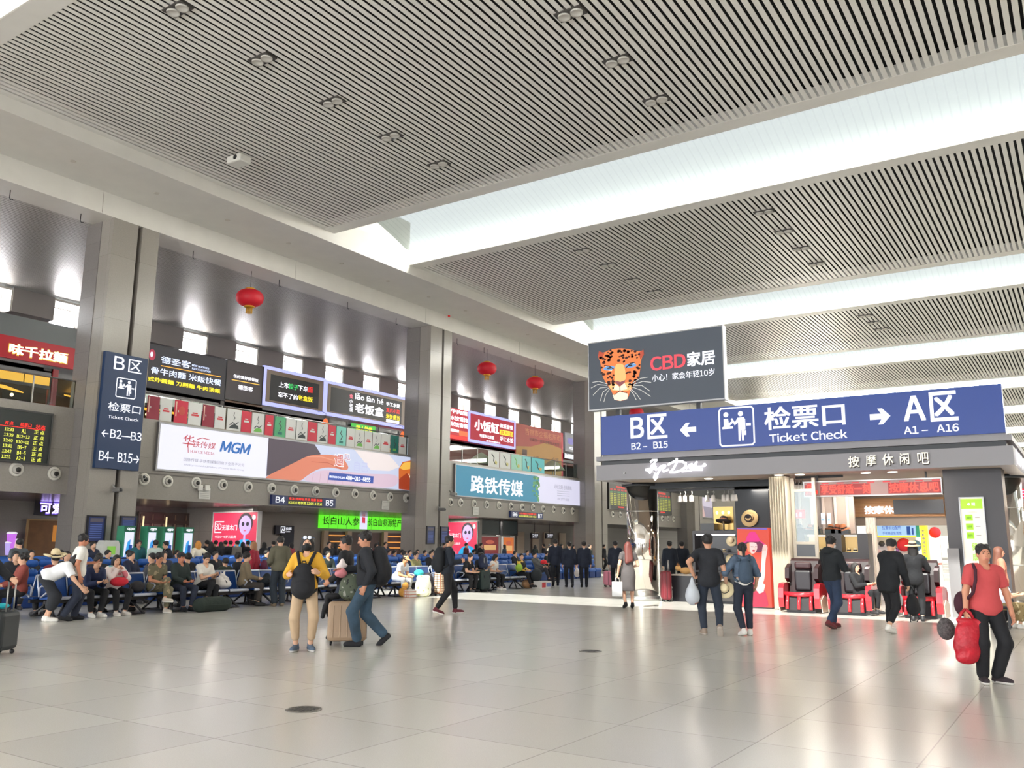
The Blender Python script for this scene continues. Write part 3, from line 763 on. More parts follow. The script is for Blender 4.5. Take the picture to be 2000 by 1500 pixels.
# --- gate signs
for (TL, BR, n1, n2, lab) in (((532, 966), (655, 992), 'B4', 'B5', 'navy gate sign reading B4 and B5 with a small LED strip'), ((998, 998), (1061, 1014), 'B6', 'B7', 'navy gate sign reading B6 and B7 with a small LED strip')):
    S = PxSign('x', -30.35, TL, BR, 'gate_sign', lab, 'sign', d=.14, panel=mat((26, 40, 86), .4, emit=.08))
    S.rect(.235, .03, .78, .97, mat((20, 22, 26), .4), .005, 'screen')
    S.text(n1, .05, .22, .185, .82, WH, .02).text(n2, .835, .18, .955, .8, WH, .02)
    S.text('车次 终到站 开点 检票 状态', .25, .58, .77, .86, LED_R, .02).text('K1010 哈尔滨 12:05 4 正点', .245, .16, .77, .46, LED_Y, .03); S.done()
# --- lower storefronts
S = PxSign('x', -36.85, (626, 1001.5), (784.5, 1036), 'shop_sign', 'bright green lit sign of a ginseng shop with black brush characters', 'sign', d=.2, panel=glow((92, 214, 40), 1.25))
BKI = mat((16, 34, 18), .6); c = C5(380, 940, 4)
for k in range(1, 10): S.rect(k/10-.002, 0, k/10+.002, 1, glow((60, 150, 40), .6), .004, 'seam')
S.tp('长白山人参', c(1000, 272), c(1285, 347), BKI, .02).tp('长白山参源特产', c(1355, 288), c(1612, 358), BKI, .02)
S.rp(c(1292, 262), c(1347, 376), glow((220, 220, 246), 1.0), .006, 'seal_panel').pp([c(1308, 280), c(1333, 283), c(1332, 328), c(1307, 325)], glow((214, 70, 90), .9), .010, 'seal'); S.done()
r = thing('shopfront', 'ginseng shop front with warm lit shelves under the bright green sign', 'shopfront', (-37, 33.5, 0)); 
b = MB(); b.box(-36.99, -36.9, on_x(626, 1040, -37)[1], on_x(700, 1040, -37)[1]*0+on_x(784, 1040, -37)[1], 0, 2.25); b.build('opening', mat((58, 46, 40), .5), r, (-37, 33.5, 0))
ya, yb = on_x(626, 1040, -37)[1], on_x(784, 1040, -37)[1]
for t in (.0, .27, .72, .98): MB().box(-36.9, -36.7, ya+(yb-ya)*t, ya+(yb-ya)*t+.35, 0, 2.3).build('post', mat((150, 130, 110), .4), r, (-37, 33.5, 0))
for q in range(3):
    for k in range(2):
        y_ = ya+(yb-ya)*(.08 if k == 0 else .8); MB().box(-36.89, -36.8, y_, y_+1.3, 1.3+.35*q, 1.37+.35*q).build('shelf', glow((226, 150, 70), .9), r, (-37, 33.5, 0))

PK = glow((228, 62, 96), .9)
def pink_poster(Y, TL, BR, lab):
    S = PxSign('y', Y, TL, BR, 'lightbox_poster', lab, 'poster', d=.2, panel=PK, frame=mat((200, 196, 196), .4), fw=.05, group='pink door adverts')
    lv = glow((206, 180, 240), .9); hr = mat((36, 24, 34), .6); bl = glow((40, 170, 226), .9); wt = glow((250, 240, 246), 1.0); dkm = mat((30, 26, 40), .5)
    S.disc(.74, .74, .165, .25, hr, .006); S.disc(.74, .69, .135, .235, lv, .010)
    S.poly([(.48, .0), (.50, .18), (.58, .3), (.68, .36), (.82, .36), (.93, .28), (.98, .12), (.98, 0)], bl, .008)
    S.poly([(.66, .0), (.70, .2), (.72, .5), (.755, .5), (.76, .3), (.84, .25), (.82, .12), (.78, 0)], lv, .014)
    S.disc(.69, .72, .033, .05, dkm, .016); S.disc(.79, .72, .033, .05, dkm, .016); S.disc(.74, .56, .03, .015, glow((230, 90, 130), .9), .016)
    S.text('3D', .06, .58, .2, .74, wt, .03).text('无漆木门', .215, .57, .56, .7, wt, .03).text('专注0-6岁儿童房', .06, .38, .55, .45, wt, .02)
    S.stroke([(.05, .78), (.25, .78)], .05, wt); S.stroke([(.05, .78), (.05, .52), (.2, .52)], .05, wt)
    S.rect(.05, .08, .45, .2, glow((240, 120, 150), .8)); S.disc(.92, .88, .04, .06, wt, .008)
    return S.done()
pink_poster(27.0, (418, 1002), (499, 1083), 'pink lit poster of a pale face, seen beyond the phone advert stands')
yq = -32.4/(on_y(931, 1019, 10)[0]/10)
pa = on_y(931, 1019, yq); 
pink_poster(yq, (862, 1020.5), (931, 1092), 'pink lit poster of a pale face, seen beyond the second stone column')
b = MB(); b.box(-37, -32.2, 27.06, 27.3, 0, 3.2); b.box(-37, -32.2, yq+.06, yq+.3, 0, 3.2); struct(b.build('wall_left', M_STONE_SHADE))
for y in (19.2, 34.7, 38.0, 53.4):
    pass

# phone advert light boxes
for k, (x0, x1) in enumerate(((241, 263), (287, 306), (320, 339), (357, 377))):
    X = -28.55
    ya, yb = on_x(x0, 1060, X)[1], on_x(x1, 1060, X)[1]
    zt = 2.12
    r = thing('advert_stand', ['first phone advert light box from the stone column, beside the ticket machine', 'second phone advert light box from the stone column', 'third phone advert light box from the stone column', 'fourth phone advert light box, closest to the pink poster'][k], 'display', (X, ya, 0), group='phone advert light boxes')
    o = (X, ya, 0)
    b = MB(); b.box(X-.45, X-.02, ya, yb, 0, zt); b.build('cabinet', mat((64, 140, 108), .4, emit=.08), r, o)
    b = MB(); b.box(X-.02, X+.004, ya, yb, zt-.2, zt); b.build('header', mat((26, 92, 70), .4, emit=.1), r, o)
    b = MB(); b.box(X-.02, X, ya+.05, yb-.05, .25, zt-.22); b.build('lit_face', glow((214, 216, 244), 1.1), r, o)
    w_ = yb-ya
    b = MB(); b.poly([(X+.006, ya+.15*w_, 1.0), (X+.006, ya+.3*w_, 1.1), (X+.006, ya+.35*w_, .85), (X+.006, ya+.62*w_, 1.05), (X+.006, ya+.6*w_, 1.65), (X+.006, ya+.35*w_, 1.55)]); b.build('picture', glow((50, 150, 220), 1.0), r, o, solid=False)
    b = MB(); b.box(X, X+.012, ya+.5*w_, ya+.78*w_, .78, 1.45); b.build('phone_picture', glow((24, 70, 150), .8), r, o)
    v, f = text_mesh('oppo', .03); lo, hi = v.min(0), v.max(0)
    b = MB(); b.add([(X+.012, ya+w_*(.25+.6*(p[0]-lo[0])/(hi[0]-lo[0])), zt-.17+.1*(p[1]-lo[1])/(hi[1]-lo[1])) for p in v], f); b.build('lettering', LW, r, o, solid=False)
# ticket machine
p = on_x(219, 1056, -28.6)
r = thing('ticket_machine', 'white ticket machine with a lit green screen beside the stone column', 'machine', (-28.6, p[1], 0))
b = MB(); b.prism([(0, -.32, 0), (0, .32, 0), (0, .32, 1.45), (0, .24, 1.6), (0, -.24, 1.6), (0, -.32, 1.45)], (-.42, 0, 0)); b.build('housing', mat((206, 206, 200), .4), r)
MB().box(0, .015, -.15, .15, 1.12, 1.4).build('screen', glow((130, 190, 70), .8), r)
MB().box(0, .03, -.22, .22, .35, .85).build('hatch', mat((70, 74, 80), .4), r)
# dark blue notice boards on columns
for (TL, BR, lab) in (((174, 1009), (201, 1057), 'dark blue notice board on the first stone column, beside its pipe slot'), ((238, 1010), (264, 1032), 'dark notice screen on the first stone column, nearer the phone adverts'), ((835, 1029), (847.5, 1061), 'narrow blue notice board on the second stone column, under the cameras'), ((862, 1030), (874.5, 1061), 'narrow blue lit board on the second stone column, beside the pink poster')):
    S = PxSign('x', -29.12, TL, BR, 'notice_board', lab, 'notice board', d=.06, panel=mat((30, 44, 92), .35, emit=.15), frame=mat((26, 26, 34), .4), fw=.05)
    for q in range(7): S.rect(.12, .12+.09*q, .85, .155+.09*q, mat((70, 90, 150), .5, emit=.2), .006, 'print')
    S.rect(.1, .78, .9, .95, mat((90, 84, 96), .5), .006, 'header'); S.done()
# first bay: dark tea shop
b = MB(); b.box(-36.95, -36.85, -6, 14.2, 0, 3.15); struct(b.build('wall_left', mat((26, 26, 36), .3)))
S = PxSign('x', -36.8, (70, 972), (135, 1008), 'neon_sign', 'purple glowing neon characters on a dark shop wall', 'sign', d=.05, panel=mat((24, 22, 34), .3))
S.tp('可爱!', (80, 981), (127.5, 1004), glow((196, 176, 255), 3.0), .05).tp('可爱!', (79, 979.5), (128.5, 1005.5), glow((90, 60, 190), 1.2), .08, c=.008, part='letter_edge'); S.done()
S = PxSign('x', -36.75, (57, 1016), (118, 1126), 'shop_door', 'brown wooden shop entrance with a hanging amber panel', 'door', d=.08, panel=mat((104, 68, 36), .5, noise=.2, nscale=3), frame=mat((150, 120, 80), .4), fw=.06)
S.rp((104, 1026), (118, 1058), mat((176, 112, 36), .4, emit=.35), .01, 'hanging_panel'); S.done()
for k, (x, y, s_, m) in enumerate(((17, 1072, .5, glow((190, 170, 240), .9)), (29, 1065, .45, glow((226, 190, 190), .9)), (22, 1056, .6, glow((196, 110, 226), 1.0)))):
    p = on_x(x, y, -36.85+.3*s_)
    r = thing('cup_model', ['white illuminated drink cup model on the dark shop wall', 'cream illuminated drink cup model on the dark shop wall', 'purple illuminated drink cup model on the dark shop wall'][k], 'decoration', p)
    MB().lathe([(.2*s_, -.5*s_), (.3*s_, .45*s_)], n=16).build('cup', m, r); MB().lathe([(.33*s_, .45*s_), (.33*s_, .52*s_), (.2*s_, .6*s_)], n=16).build('lid', mat((220, 214, 226), .4, emit=.5), r)
# storefront doors behind the phone adverts
S = PxSign('x', -36.8, (272, 999), (418, 1085), 'glass_door_row', 'brown framed row of glass doors behind the phone adverts', 'door', d=.08, panel=mat((70, 56, 52), .25))
for q in range(7):
    S.rect(.02+.14*q, .05, .035+.14*q, .95, mat((120, 92, 74), .4), .02, 'mullion')
    S.rect(.05+.14*q, .1, .13+.14*q, .72, mat((96, 84, 80), .12), .01, 'pane')
for q in (0, 2, 5): S.rect(.045+.14*q, .3, .065+.14*q, .9, glow((250, 220, 170), 1.2), .03, 'light_strip')
S.rect(0, .74, 1, .82, mat((60, 40, 34), .4), .025, 'lintel_rail'); S.done()
# washroom sign
S = PxSign('x', -36.8, (538.5, 1026), (574, 1044), 'wayfinding_sign', 'small black washroom sign with a white pictogram in the passage', 'sign', d=.1, panel=mat((26, 26, 40), .4))
S.stroke([(.28, .2), (.28, .85), (.5, .85), (.5, .2)], .03, WH, closed=True); S.stroke([(.33, .3), (.36, .6), (.45, .4), (.47, .75)], .05, WH); S.text('检票', .55, .5, .85, .82, WH, .04).text('Gate', .55, .25, .78, .42, WH, .02); S.done()
b = MB(); b.box(-36.98, -36.86, on_x(546, 1060, -37)[1], on_x(570, 1060, -37)[1], 0, 2.3); o = b.build('passage_door', mat((30, 34, 46), .4)); tag(o, 'dark doorway under the small washroom sign', 'door')
# second bay low level: glazed booth with posters, small signs, banner
for k, (TL, BR, bg, lab) in enumerate((((940, 1048), (973, 1112), (120, 36, 40), 'dark red poster panel in the glazed booth by the gates'), ((983, 1050), (1003, 1113), (206, 110, 50), 'orange poster panel in the glazed booth by the gates'))):
    S = PxSign('x', -33.0, TL, BR, 'poster_stand', lab, 'poster', d=.12, panel=mat(bg, .5, emit=.35), frame=mat((190, 190, 190), .4), fw=.07)
    for q in range(4): S.disc(.2+.2*q, .4, .07, .035, mat((226, 200, 180), .5, emit=.4)); S.rect(.14+.2*q, .15, .26+.2*q, .36, mat((206, 60, 50), .5, emit=.3))
    S.rect(.15, .6, .85, .75, mat((226, 180, 120), .5, emit=.3)); S.disc(.5, .84, .25, .06, mat((190, 90, 70), .5, emit=.3)); S.done()
for k, (TL, BR, lab) in enumerate((((934, 1015), (976, 1044), 'large switched off screen over the dark red poster'), ((982, 1016), (1010, 1045), 'large switched off screen over the orange poster'))):
    S = PxSign('x', -33.0, TL, BR, 'wall_screen', lab, 'screen', d=.15, panel=mat((34, 42, 46), .15), frame=mat((26, 28, 32), .4), fw=.05); S.rect(.03, .05, .97, .95, mat((48, 62, 66), .1), .005, 'display'); S.done()
bf = thing('poster_booth', 'pale steel booth frame holding the two posters by the gates', 'booth', (0, 0, 0))
for px in (933.5, 979, 1006): 
    q = on_x(px, 1060, -33.1)[1]; MB().box(-33.45, -33.2, q-.09, q+.09, 0, 3.19).build('post', mat((196, 196, 194), .4), bf)
for k, (TL, BR, lab) in enumerate((((1038, 1041), (1052, 1052), 'small black gate sign over the passage, nearer the poster booth'), ((1067, 1041), (1081, 1052), 'small black gate sign over the passage, nearer the pink banner'))):
    S = PxSign('x', -35.5, TL, BR, 'wayfinding_sign', lab, 'sign', d=.1, panel=mat((24, 26, 36), .4)); S.text('2' if k == 0 else '1', .12, .2, .35, .8, WH, .03).text('检票', .42, .45, .9, .8, WH, .03).text('Gate', .42, .18, .8, .4, WH, .02); S.done()
    q = (on_x(TL[0], 1040, -35.5)[1]+on_x(BR[0], 1040, -35.5)[1])/2
    MB().box(-35.57, -35.53, q-.02, q+.02, S.pl.o[2]+S.h, 3.2).build('hanger', M_DARK, S.root, S.pl.o)
S = PxSign('x', -33.5, (1122, 1031), (1127.5, 1078), 'banner', 'narrow bright pink vertical banner near the third stone column', 'banner', d=.06, panel=glow((226, 50, 110), .9))
MB().box(-33.56, -33.5, S.pl.o[1]+.05, S.pl.o[1]+.1, S.pl.o[2]+S.h, 3.2).build('hanger', M_DARK, S.root, S.pl.o)
for q in range(5): S.rect(.3, .12+.16*q, .7, .2+.16*q, WH, .006, 'lettering')
S.done()
b = MB()
for px in (1010, 1040, 1062, 1093):
    q = on_x(px, 1060, -36.9)[1]; b.box(-36.98, -36.88, q, q+1.0, 0, 2.6)
struct(b.build('door_1', mat((176, 160, 140), .4)))

# --- third and fourth bay boards seen through the kiosk
for k, (TL, BR, lab) in enumerate((((1189.5, 944), (1234, 996), 'departure board with red title beyond the kiosk, nearer the teal billboard'), ((1275, 957), (1311, 1005), 'departure board with red title beyond the kiosk, past the mirror column'))):
    S = PxSign('x', -30.35, TL, BR, 'departure_board', lab, 'display', d=.15, panel=LED_BG, frame=mat((50, 50, 52), .4), fw=.08, group='departure boards beyond the kiosk')
    S.text('列车时刻信息', .3, .85, .7, .94, LED_R, .02)
    for q in range(6):
        S.text('车次', .04+.16*q, .74, .14+.16*q, .81, LED_R, .02)
        for j in range(8): S.text(['K1010', '哈尔滨', '12:05', 'B12', '候车', '正点'][q], .04+.16*q, .15+.072*j, .15+.16*q, .19+.072*j, LED_Y if j < 7 else glow((60, 200, 120), 1.2), .02)
    S.text('祝旅途愉快', .38, .04, .64, .1, LED_R, .02); S.done()
S = PxSign('x', -30.4, (1341, 967), (1392, 1011), 'billboard', 'pale pink desert billboard seen above the hat display', 'billboard', d=.1, panel=glow((206, 196, 214), .75), frame=AL, fw=.07)
S.poly([(0, 0), (.7, 0), (.62, .55), (.3, .68), (0, .62)], glow((216, 176, 170), .75)); S.poly([(.7, 0), (1, 0), (1, .5), (.62, .55)], glow((150, 140, 160), .7)); S.done()

# --- upper shops, third bay
c = C5(860, 760, 6.25); RDS = mat((176, 26, 44), .45, emit=.45)
S = PxSign('x', XS, c(95, 215), c(346, 640), 'shop_sign', 'red sign with three rows of white dish names behind the second column', 'sign', d=.15, panel=RDS)
S.tp('牛肉面', c(128, 235), c(330, 330), LW, .04).tp('水饺馄饨', c(125, 315), c(333, 412), LW, .04).tp('米饭套餐', c(125, 390), c(333, 487), LW, .04)
S.rp(c(125, 480), c(225, 530), LW, .01, 'strip').rp(c(228, 505), c(335, 585), glow((240, 120, 70), 1.0), .01, 'panel_print').rp(c(118, 555), c(343, 632), LED_R, .008, 'led_strip'); S.done()
S = PxSign('x', XS+.05, c(365, 293), c(900, 705), 'shop_sign', 'red rice pot signboard with white characters in a lavender frame', 'sign', d=.15, panel=glow((196, 32, 58), .7), frame=LAV, fw=.17)
S.tp('小饭缸', c(420, 362), c(712, 552), LW, .07).tp('米饭套餐', c(728, 418), c(884, 502), LW, .03).tp('手工水饺', c(728, 575), c(888, 662), LW, .03)
S.pp([c(724, 494), c(886, 524), c(886, 582), c(724, 552)], LY, .006, 'panel_print').tp('煮煎面', c(732, 500), c(880, 576), glow((200, 40, 40), .7), .03).tp('地道东北菜饭', c(478, 542), c(655, 616), LW, .02).tp('连锁加盟热线', c(560, 620), c(730, 668), LW, .02); S.done()
S = PxSign('x', XS, c(925, 412), c(1497, 1062), 'hoarding', 'large faded red and ochre hoarding with rows of characters on the balcony', 'hoarding', d=.1, panel=mat((176, 72, 58), .5, emit=.15))
S.poly([(0, 0), (1, 0), (1, .62), (.62, .7), (.3, .55), (0, .5)], mat((186, 136, 62), .5, emit=.15), .004); S.rect(.965, 0, 1, 1, RDS, .006)
S.tp('吉林市全福老东市', c(1035, 470), c(1465, 640), mat((206, 130, 96), .5, emit=.2), .01).tp('中国第一家非遗餐饮大食堂', c(1090, 590), c(1450, 700), mat((110, 60, 50), .5), .01)
for q in range(2): S.tp('全福', c(1120+240*q, 810+20*q), c(1200+240*q, 890+20*q), mat((96, 70, 50), .5), .01)
S.pp([c(1000, 735), c(1058, 742), c(1056, 850), c(998, 840)], mat((110, 70, 60), .5), .01); S.done()
S = PxSign('x', XS, c(1522, 525), c(1720, 792), 'shop_sign', 'grey sign with a violet script character above a white lit strip', 'sign', d=.15, panel=mat((132, 132, 142), .4, emit=.1))
S.tp('道', c(1550, 590), c(1620, 680), glow((140, 130, 220), 1.0), .02).tp('752', c(1570, 705), c(1615, 742), LW, .02); S.done()
S = PxSign('x', XS+.1, c(1510, 780), c(1720, 880), 'shop_sign', 'white lit strip sign in a dark frame on the far balcony', 'sign', d=.15, panel=mat((40, 44, 70), .4)); S.tp('渔福酸汤鱼分店', c(1518, 785), c(1715, 872), LW, .06); S.done()
shopfront('shopfront', 'red shop counter front under the rice pot signboard', 38.0, 45.4, 8.2, (150, 34, 44), (60, 34, 36), mat((190, 120, 110), .4, emit=.3))
b = MB(); b.box(-35.6, -35, 45.4, 57, 5.02, 8.4); b.box(-36, -35.2, 37, 120, 8.0, 8.6); struct(b.build('wall_left', mat((150, 66, 56), .5)))
for k, (x0, x1, m, lab) in enumerate(((585, 725, GW, 'first white ink poster on the rail above the teal billboard'), (730, 860, GW, 'second white ink poster on the rail above the teal billboard'), (865, 1000, mat((150, 200, 180), .5, emit=.08), 'pale green leafy poster on the rail above the teal billboard'), (1003, 1110, mat((110, 190, 190), .5, emit=.08), 'aqua poster on the rail, next to the leafy one'), (1112, 1275, mat((70, 180, 186), .5, emit=.08), 'wide turquoise poster at the end of the rail above the teal billboard'))):
    q0 = on_x(860+x0/6.25, 915, -30.58)[1]; q1 = on_x(860+x1/6.25, 915, -30.58)[1]
    S = Sign('rail_poster', lab, 'poster', (-30.58, q0, 6.325), (0, 1, 0), q1-q0-.05, .97, d=.012, panel=m, group='posters along the second balcony rail')
    S.stroke([(.3, .8), (.5, .6), (.45, .4), (.6, .2)], .08, LEAF if k == 2 else INK); S.poly([(.55, .2), (.75, .15), (.8, .35), (.62, .42)], mat((200, 190, 110), .5)); S.done()
for k, (x, y) in enumerate(((500, 850), (1370, 930))):
    p = on_x(*c(x, y), -31.6)
    o = MB().lathe([(.9, -.35), (.5, .12), (.03, .4)], n=16).build('sun_umbrella', mat((226, 214, 180), .6), None, None); o.location = tuple(p)
    tag(o, ['cream parasol behind the balcony rail near the white posters', 'cream parasol behind the balcony rail past the turquoise poster'][k], 'parasol')
    MB().tube([(0, 0, .35), (0, 0, 5.02-p[2])], .03, 6).build('pole', M_ALU, o)

# --- round air nozzles on the balcony fascia
NZ = [[(32, 917), (106, 925)], [(281, 936), (327, 940), (382.7, 943), (434.4, 947), (484, 951), (530, 954), (574.5, 957), (616, 959.5), (655, 962), (692.5, 964.5), (728, 967.5), (761, 970.5), (793, 972.5), (816, 974.5)],
      [(879, 980.5), (899, 981.6), (925, 983.7), (949.6, 985.6), (974, 987), (997, 989), (1019, 990.7), (1040, 991.7), (1060, 993.6), (1080.5, 995), (1099.5, 997), (1117.6, 998), (1134, 999.5), (1147, 1000.5)],
      [(1196, 1004), (1210.5, 1005), (1224, 1006.5)], [(1293, 1012.5), (1304, 1013), (1315, 1014)]]
first = None
for k, row in enumerate(NZ):
    for j, q in enumerate(row):
        p = on_x(*q, -30.5)
        if first is None:
            first = thing('air_nozzle', 'x', 'vent', p, group='round air nozzles along the fascia')
            b = MB(); b.lathe([(.13, .02), (.17, .05), (.235, .04), (.25, .0)], n=24, axis='x'); b.build('ring', mat((214, 210, 200), .4), first)
            MB().lathe([(.17, .03), (.13, .09), (.11, .1)], n=20, axis='x').build('collar', mat((190, 186, 178), .4), first)
            b = MB(); b.lathe([(.13, .012), (1e-4, .01)], n=20, axis='x'); b.lathe([(.09, .01), (.085, .12), (1e-4, .12)], (0, .02, -.01), 14, 'x'); b.build('throat', mat((46, 42, 38), .5), first)
            o = first
        else: o = copy_tree(first); o.location = tuple(p)
        o['label'] = '%s round air nozzle %s' % (ORD[j], ['below the departure board with yellow times', 'below the billboard of hands', 'below the teal billboard', 'below the first departure board seen past the kiosk', 'below the second departure board seen past the kiosk'][k])
# small emergency lamps and cameras
for k, (px, py) in enumerate(((389.5, 953), (403, 953))):
    p = on_x(px, py, -30.45)
    o = MB().rbox(0, .12, -.1, .1, -.12, .12, .03).build('emergency_lamp', mat((226, 222, 214), .4)); o.location = tuple(p); tag(o, ['small white emergency lamp over the square vent, nearer the stone column', 'small white emergency lamp over the square vent, nearer the gate sign'][k], 'lamp')
for k, (px, py, lab) in enumerate(((396, 967, 'square white vent cover on the fascia left of the gate sign'), (754, 988, 'square white vent cover on the fascia beside the second column'), (932, 998, 'square white vent cover on the fascia before gates B6 and B7'))):
    S = Sign('vent_cover', lab, 'vent', on_x(px-8, py+7, -30.46), (0, 1, 0), .55, .45, d=.03, panel=mat((206, 204, 198), .5)); 
    for q in range(5): S.rect(.1, .15+.16*q, .9, .2+.16*q, mat((170, 168, 162), .5), .004, 'louver')
    S.done()
for k, (px, py, X, lab) in enumerate(((268, 932, -30.42, 'white bullet camera at the corner of the first stone column'), (222, 957, -29.14, 'small grey camera on the pipe slot of the first stone column'), (880, 965, -30.42, 'white bullet camera beside the teal billboard'), (857, 995, -29.14, 'small grey camera on the second stone column'))):
    p = on_x(px, py, X); r = thing('security_camera', lab, 'camera', p)
    MB().rbox(0, .45, -.09, .09, -.08, .08, .05, 'x').build('housing', mat((210, 208, 204) if k % 2 == 0 else (110, 108, 106), .4), r); MB().tube([(.1, 0, .05), (-.1, 0, .2)], .03).build('bracket', M_ALU, r); MB().lathe([(.06, .45), (.05, .46), (1e-4, .46)], n=12, axis='x').build('lens', M_BLACK, r)

# --- red lanterns
LANR = mat((190, 24, 40), .5, emit=.12)
lan = None
for k, (px, py) in enumerate(((488, 582), (951, 720), (1045, 748), (1243, 806))):
    p = on_x(px, py, -30.0)
    if lan is None:
        lan = thing('red_lantern', 'x', 'lantern', p, group='red lanterns under the edge beam')
        b = MB(); n = 24; prof = []
        for i in range(13):
            a = -PI/2+PI*i/12; prof.append((.08+.5*math.cos(a)**.8 if abs(math.cos(a)) > 1e-6 else .08, .38*math.sin(a)))
        vs = []; fs = []
        for (rr_, z) in prof:
            for q in range(n*2):
                a = PI*q/n; rad = rr_*(1+.03*(-1)**q); vs.append((rad*math.cos(a), rad*math.sin(a), z))
        for i in range(12):
            for q in range(n*2): q2 = (q+1) % (2*n); fs.append((i*2*n+q, i*2*n+q2, (i+1)*2*n+q2, (i+1)*2*n+q))
        b.smooth = True; b.add(vs, fs); b.build('shade', LANR, lan)
        g = mat((214, 160, 50), .4, .4)
        MB().lathe([(.2, .36), (.24, .4), (.2, .44), (.05, .44)], n=20).build('top_cap', g, lan); MB().lathe([(.05, -.45), (.2, -.44), (.24, -.4), (.2, -.36)], n=20).build('bottom_cap', g, lan)
        b = MB()
        for q in range(12): a = 2*PI*q/12; b.tube([(.12*math.cos(a), .12*math.sin(a), -.44), (.13*math.cos(a), .13*math.sin(a), -.7)], .016, 5)
        b.build('tassel', g, lan)
        MB().tube([(0, 0, .44), (0, 0, 13.4-p[2])], .01, 6).build('cord', M_DARK, lan)
        o = lan
    else:
        o = copy_tree(lan); o.location = (p[0], p[1], p[2])
    o['label'] = ['red lantern with gold tassel, hung over the beef noodle sign', 'red lantern with gold tassel, first of the two over the rice pot sign', 'red lantern with gold tassel, second over the rice pot sign, by the leopard sign', 'red lantern half hidden below the leopard sign'][k]
# --- ceiling fixtures
sp = None
SPX = [(347, 19), (512, 117), (650, 200), (763, 267), (857, 322), (1114, 28), (1206, 120), (1282, 197), (1138, 490), (1188, 518), (1235, 547), (1278, 570), (1492, 415), (1531, 453), (1565, 486), (1595, 516), (1690, 617), (1707, 630), (1722, 643)]
SPN = [(0, 5, 'in the row above the first lantern'), (5, 8, 'over the middle of the near ceiling panel'), (8, 12, 'in the second ceiling panel, nearer the lanterns'), (12, 16, 'in the second ceiling panel, nearer the middle'), (16, 19, 'in the third ceiling panel')]
for k, q in enumerate(SPX):
    p = on_z(*q, ZC-.03)
    if sp is None:
        sp = thing('twin_spotlight', 'x', 'ceiling light', p, group='twin spotlights in the slatted ceiling')
        MB().box(-.38, .38, -.2, .2, 0, .12).build('housing', mat((70, 66, 62), .5), sp)
        for s_ in (-1, 1): MB().lathe([(.0001, -.02), (.13, -.02), (.16, -.05), (.165, .02)], (s_*.18, 0, 0), 18).build('lamp_head', mat((196, 192, 184), .4), sp)
        o = sp
    else: o = copy_tree(sp); o.location = tuple(p)
    for (a, e, nm) in SPN:
        if a <= k < e: o['label'] = '%s twin spotlight %s' % (ORD[k-a], nm)
p = on_z(467, 313, ZC-.3)
r = thing('ceiling_projector', 'pale box shaped projector hung from the slatted ceiling', 'projector', p); MB().rbox(-.35, .35, -.25, .25, -.15, .12, .05).build('housing', mat((206, 204, 196), .4), r); MB().tube([(0, 0, .1), (0, 0, .32)], .03).build('bracket', M_ALU, r); MB().lathe([(.09, 0), (.08, .03), (1e-4, .02)], (.1, -.26, 0), 14, 'y').build('lens', M_BLACK, r)
hk = None
for k, q in enumerate(((14, 374), (156, 418), (371, 492), (541, 547), (670, 592), (772, 622), (901, 660), (950, 678), (999, 696), (1085, 722))):
    p = on_z(*q, 13.4)
    if hk is None:
        hk = MB().tube([(0, 0, 0), (0, 0, -.28), (0, .05, -.34), (0, .12, -.3)], .015, 6).build('ceiling_hook', M_DARK); tag(hk, 'x', 'hook', 'hooks under the edge beam'); o = hk
    else: o = hk.copy(); COL.objects.link(o)
    o.location = (-29.9, p[1], 13.4); o['label'] = '%s dark hook from the near end under the long edge beam' % ORD[k]
p = on_x(877, 617, -29.1); r = thing('beam_alarm', 'small red alarm lamp on the edge beam above the second column', 'alarm', p); MB().ball((0, 0, 0), .07).build('lamp', mat((190, 30, 30), .4, emit=.3), r); MB().tube([(0, 0, .05), (-.05, 0, .25), (-.1, .1, .3)], .02).build('bracket', M_DARK, r)
dl = None
for k, y in enumerate(np.arange(11.5, 60, 3.2)):
    if dl is None:
        dl = MB().lathe([(1e-4, -.006), (.07, -.006), (.1, -.012), (.105, .0)], n=18).build('downlight', mat((196, 190, 180), .5)); tag(dl, 'x', 'ceiling light', 'downlights in the beam soffit'); o = dl
    else: o = dl.copy(); COL.objects.link(o)
    o.location = (-27.7, y, 14.245); o['label'] = '%s small downlight from the near end in the beam soffit' % ORD[k]
# ------------------------------------------------------------------ the kiosk in the middle of the hall
KF = 21.6
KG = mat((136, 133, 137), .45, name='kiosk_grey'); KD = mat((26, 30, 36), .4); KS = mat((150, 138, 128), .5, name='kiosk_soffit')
kx0, kx1 = -11.45, -1.27
r = thing('kiosk_canopy', 'grey kiosk canopy carrying the long blue ticket check sign', 'kiosk', (kx0, KF, 3.34))
o = (kx0, KF, 3.34)
b = MB(); b.box(kx0, kx1, KF, KF+.3, 3.34, 3.76); b.box(kx1-.3, kx1, KF+.3, 34, 3.34, 3.76); b.box(kx0, kx0+.3, KF+.3, 34, 3.34, 3.76); b.build('fascia', KG, r, o)
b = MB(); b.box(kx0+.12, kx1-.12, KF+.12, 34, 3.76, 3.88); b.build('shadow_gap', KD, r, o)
b = MB(); b.box(kx0, kx1, KF, 34, 3.88, 4.0); b.build('roof_lip', KG, r, o)
b = MB(); b.box(kx0+.3, kx1-.3, KF+.3, 34, 3.38, 3.44); b.build('soffit', KS, r, o)
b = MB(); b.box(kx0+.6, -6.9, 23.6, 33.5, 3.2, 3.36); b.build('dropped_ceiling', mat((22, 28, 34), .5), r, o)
b = MB(); b.box(kx0+.3, kx1-.3, KF+.3, KF+.34, 3.36, 3.4); b.build('light_trim', mat((196, 190, 180), .4), r, o)
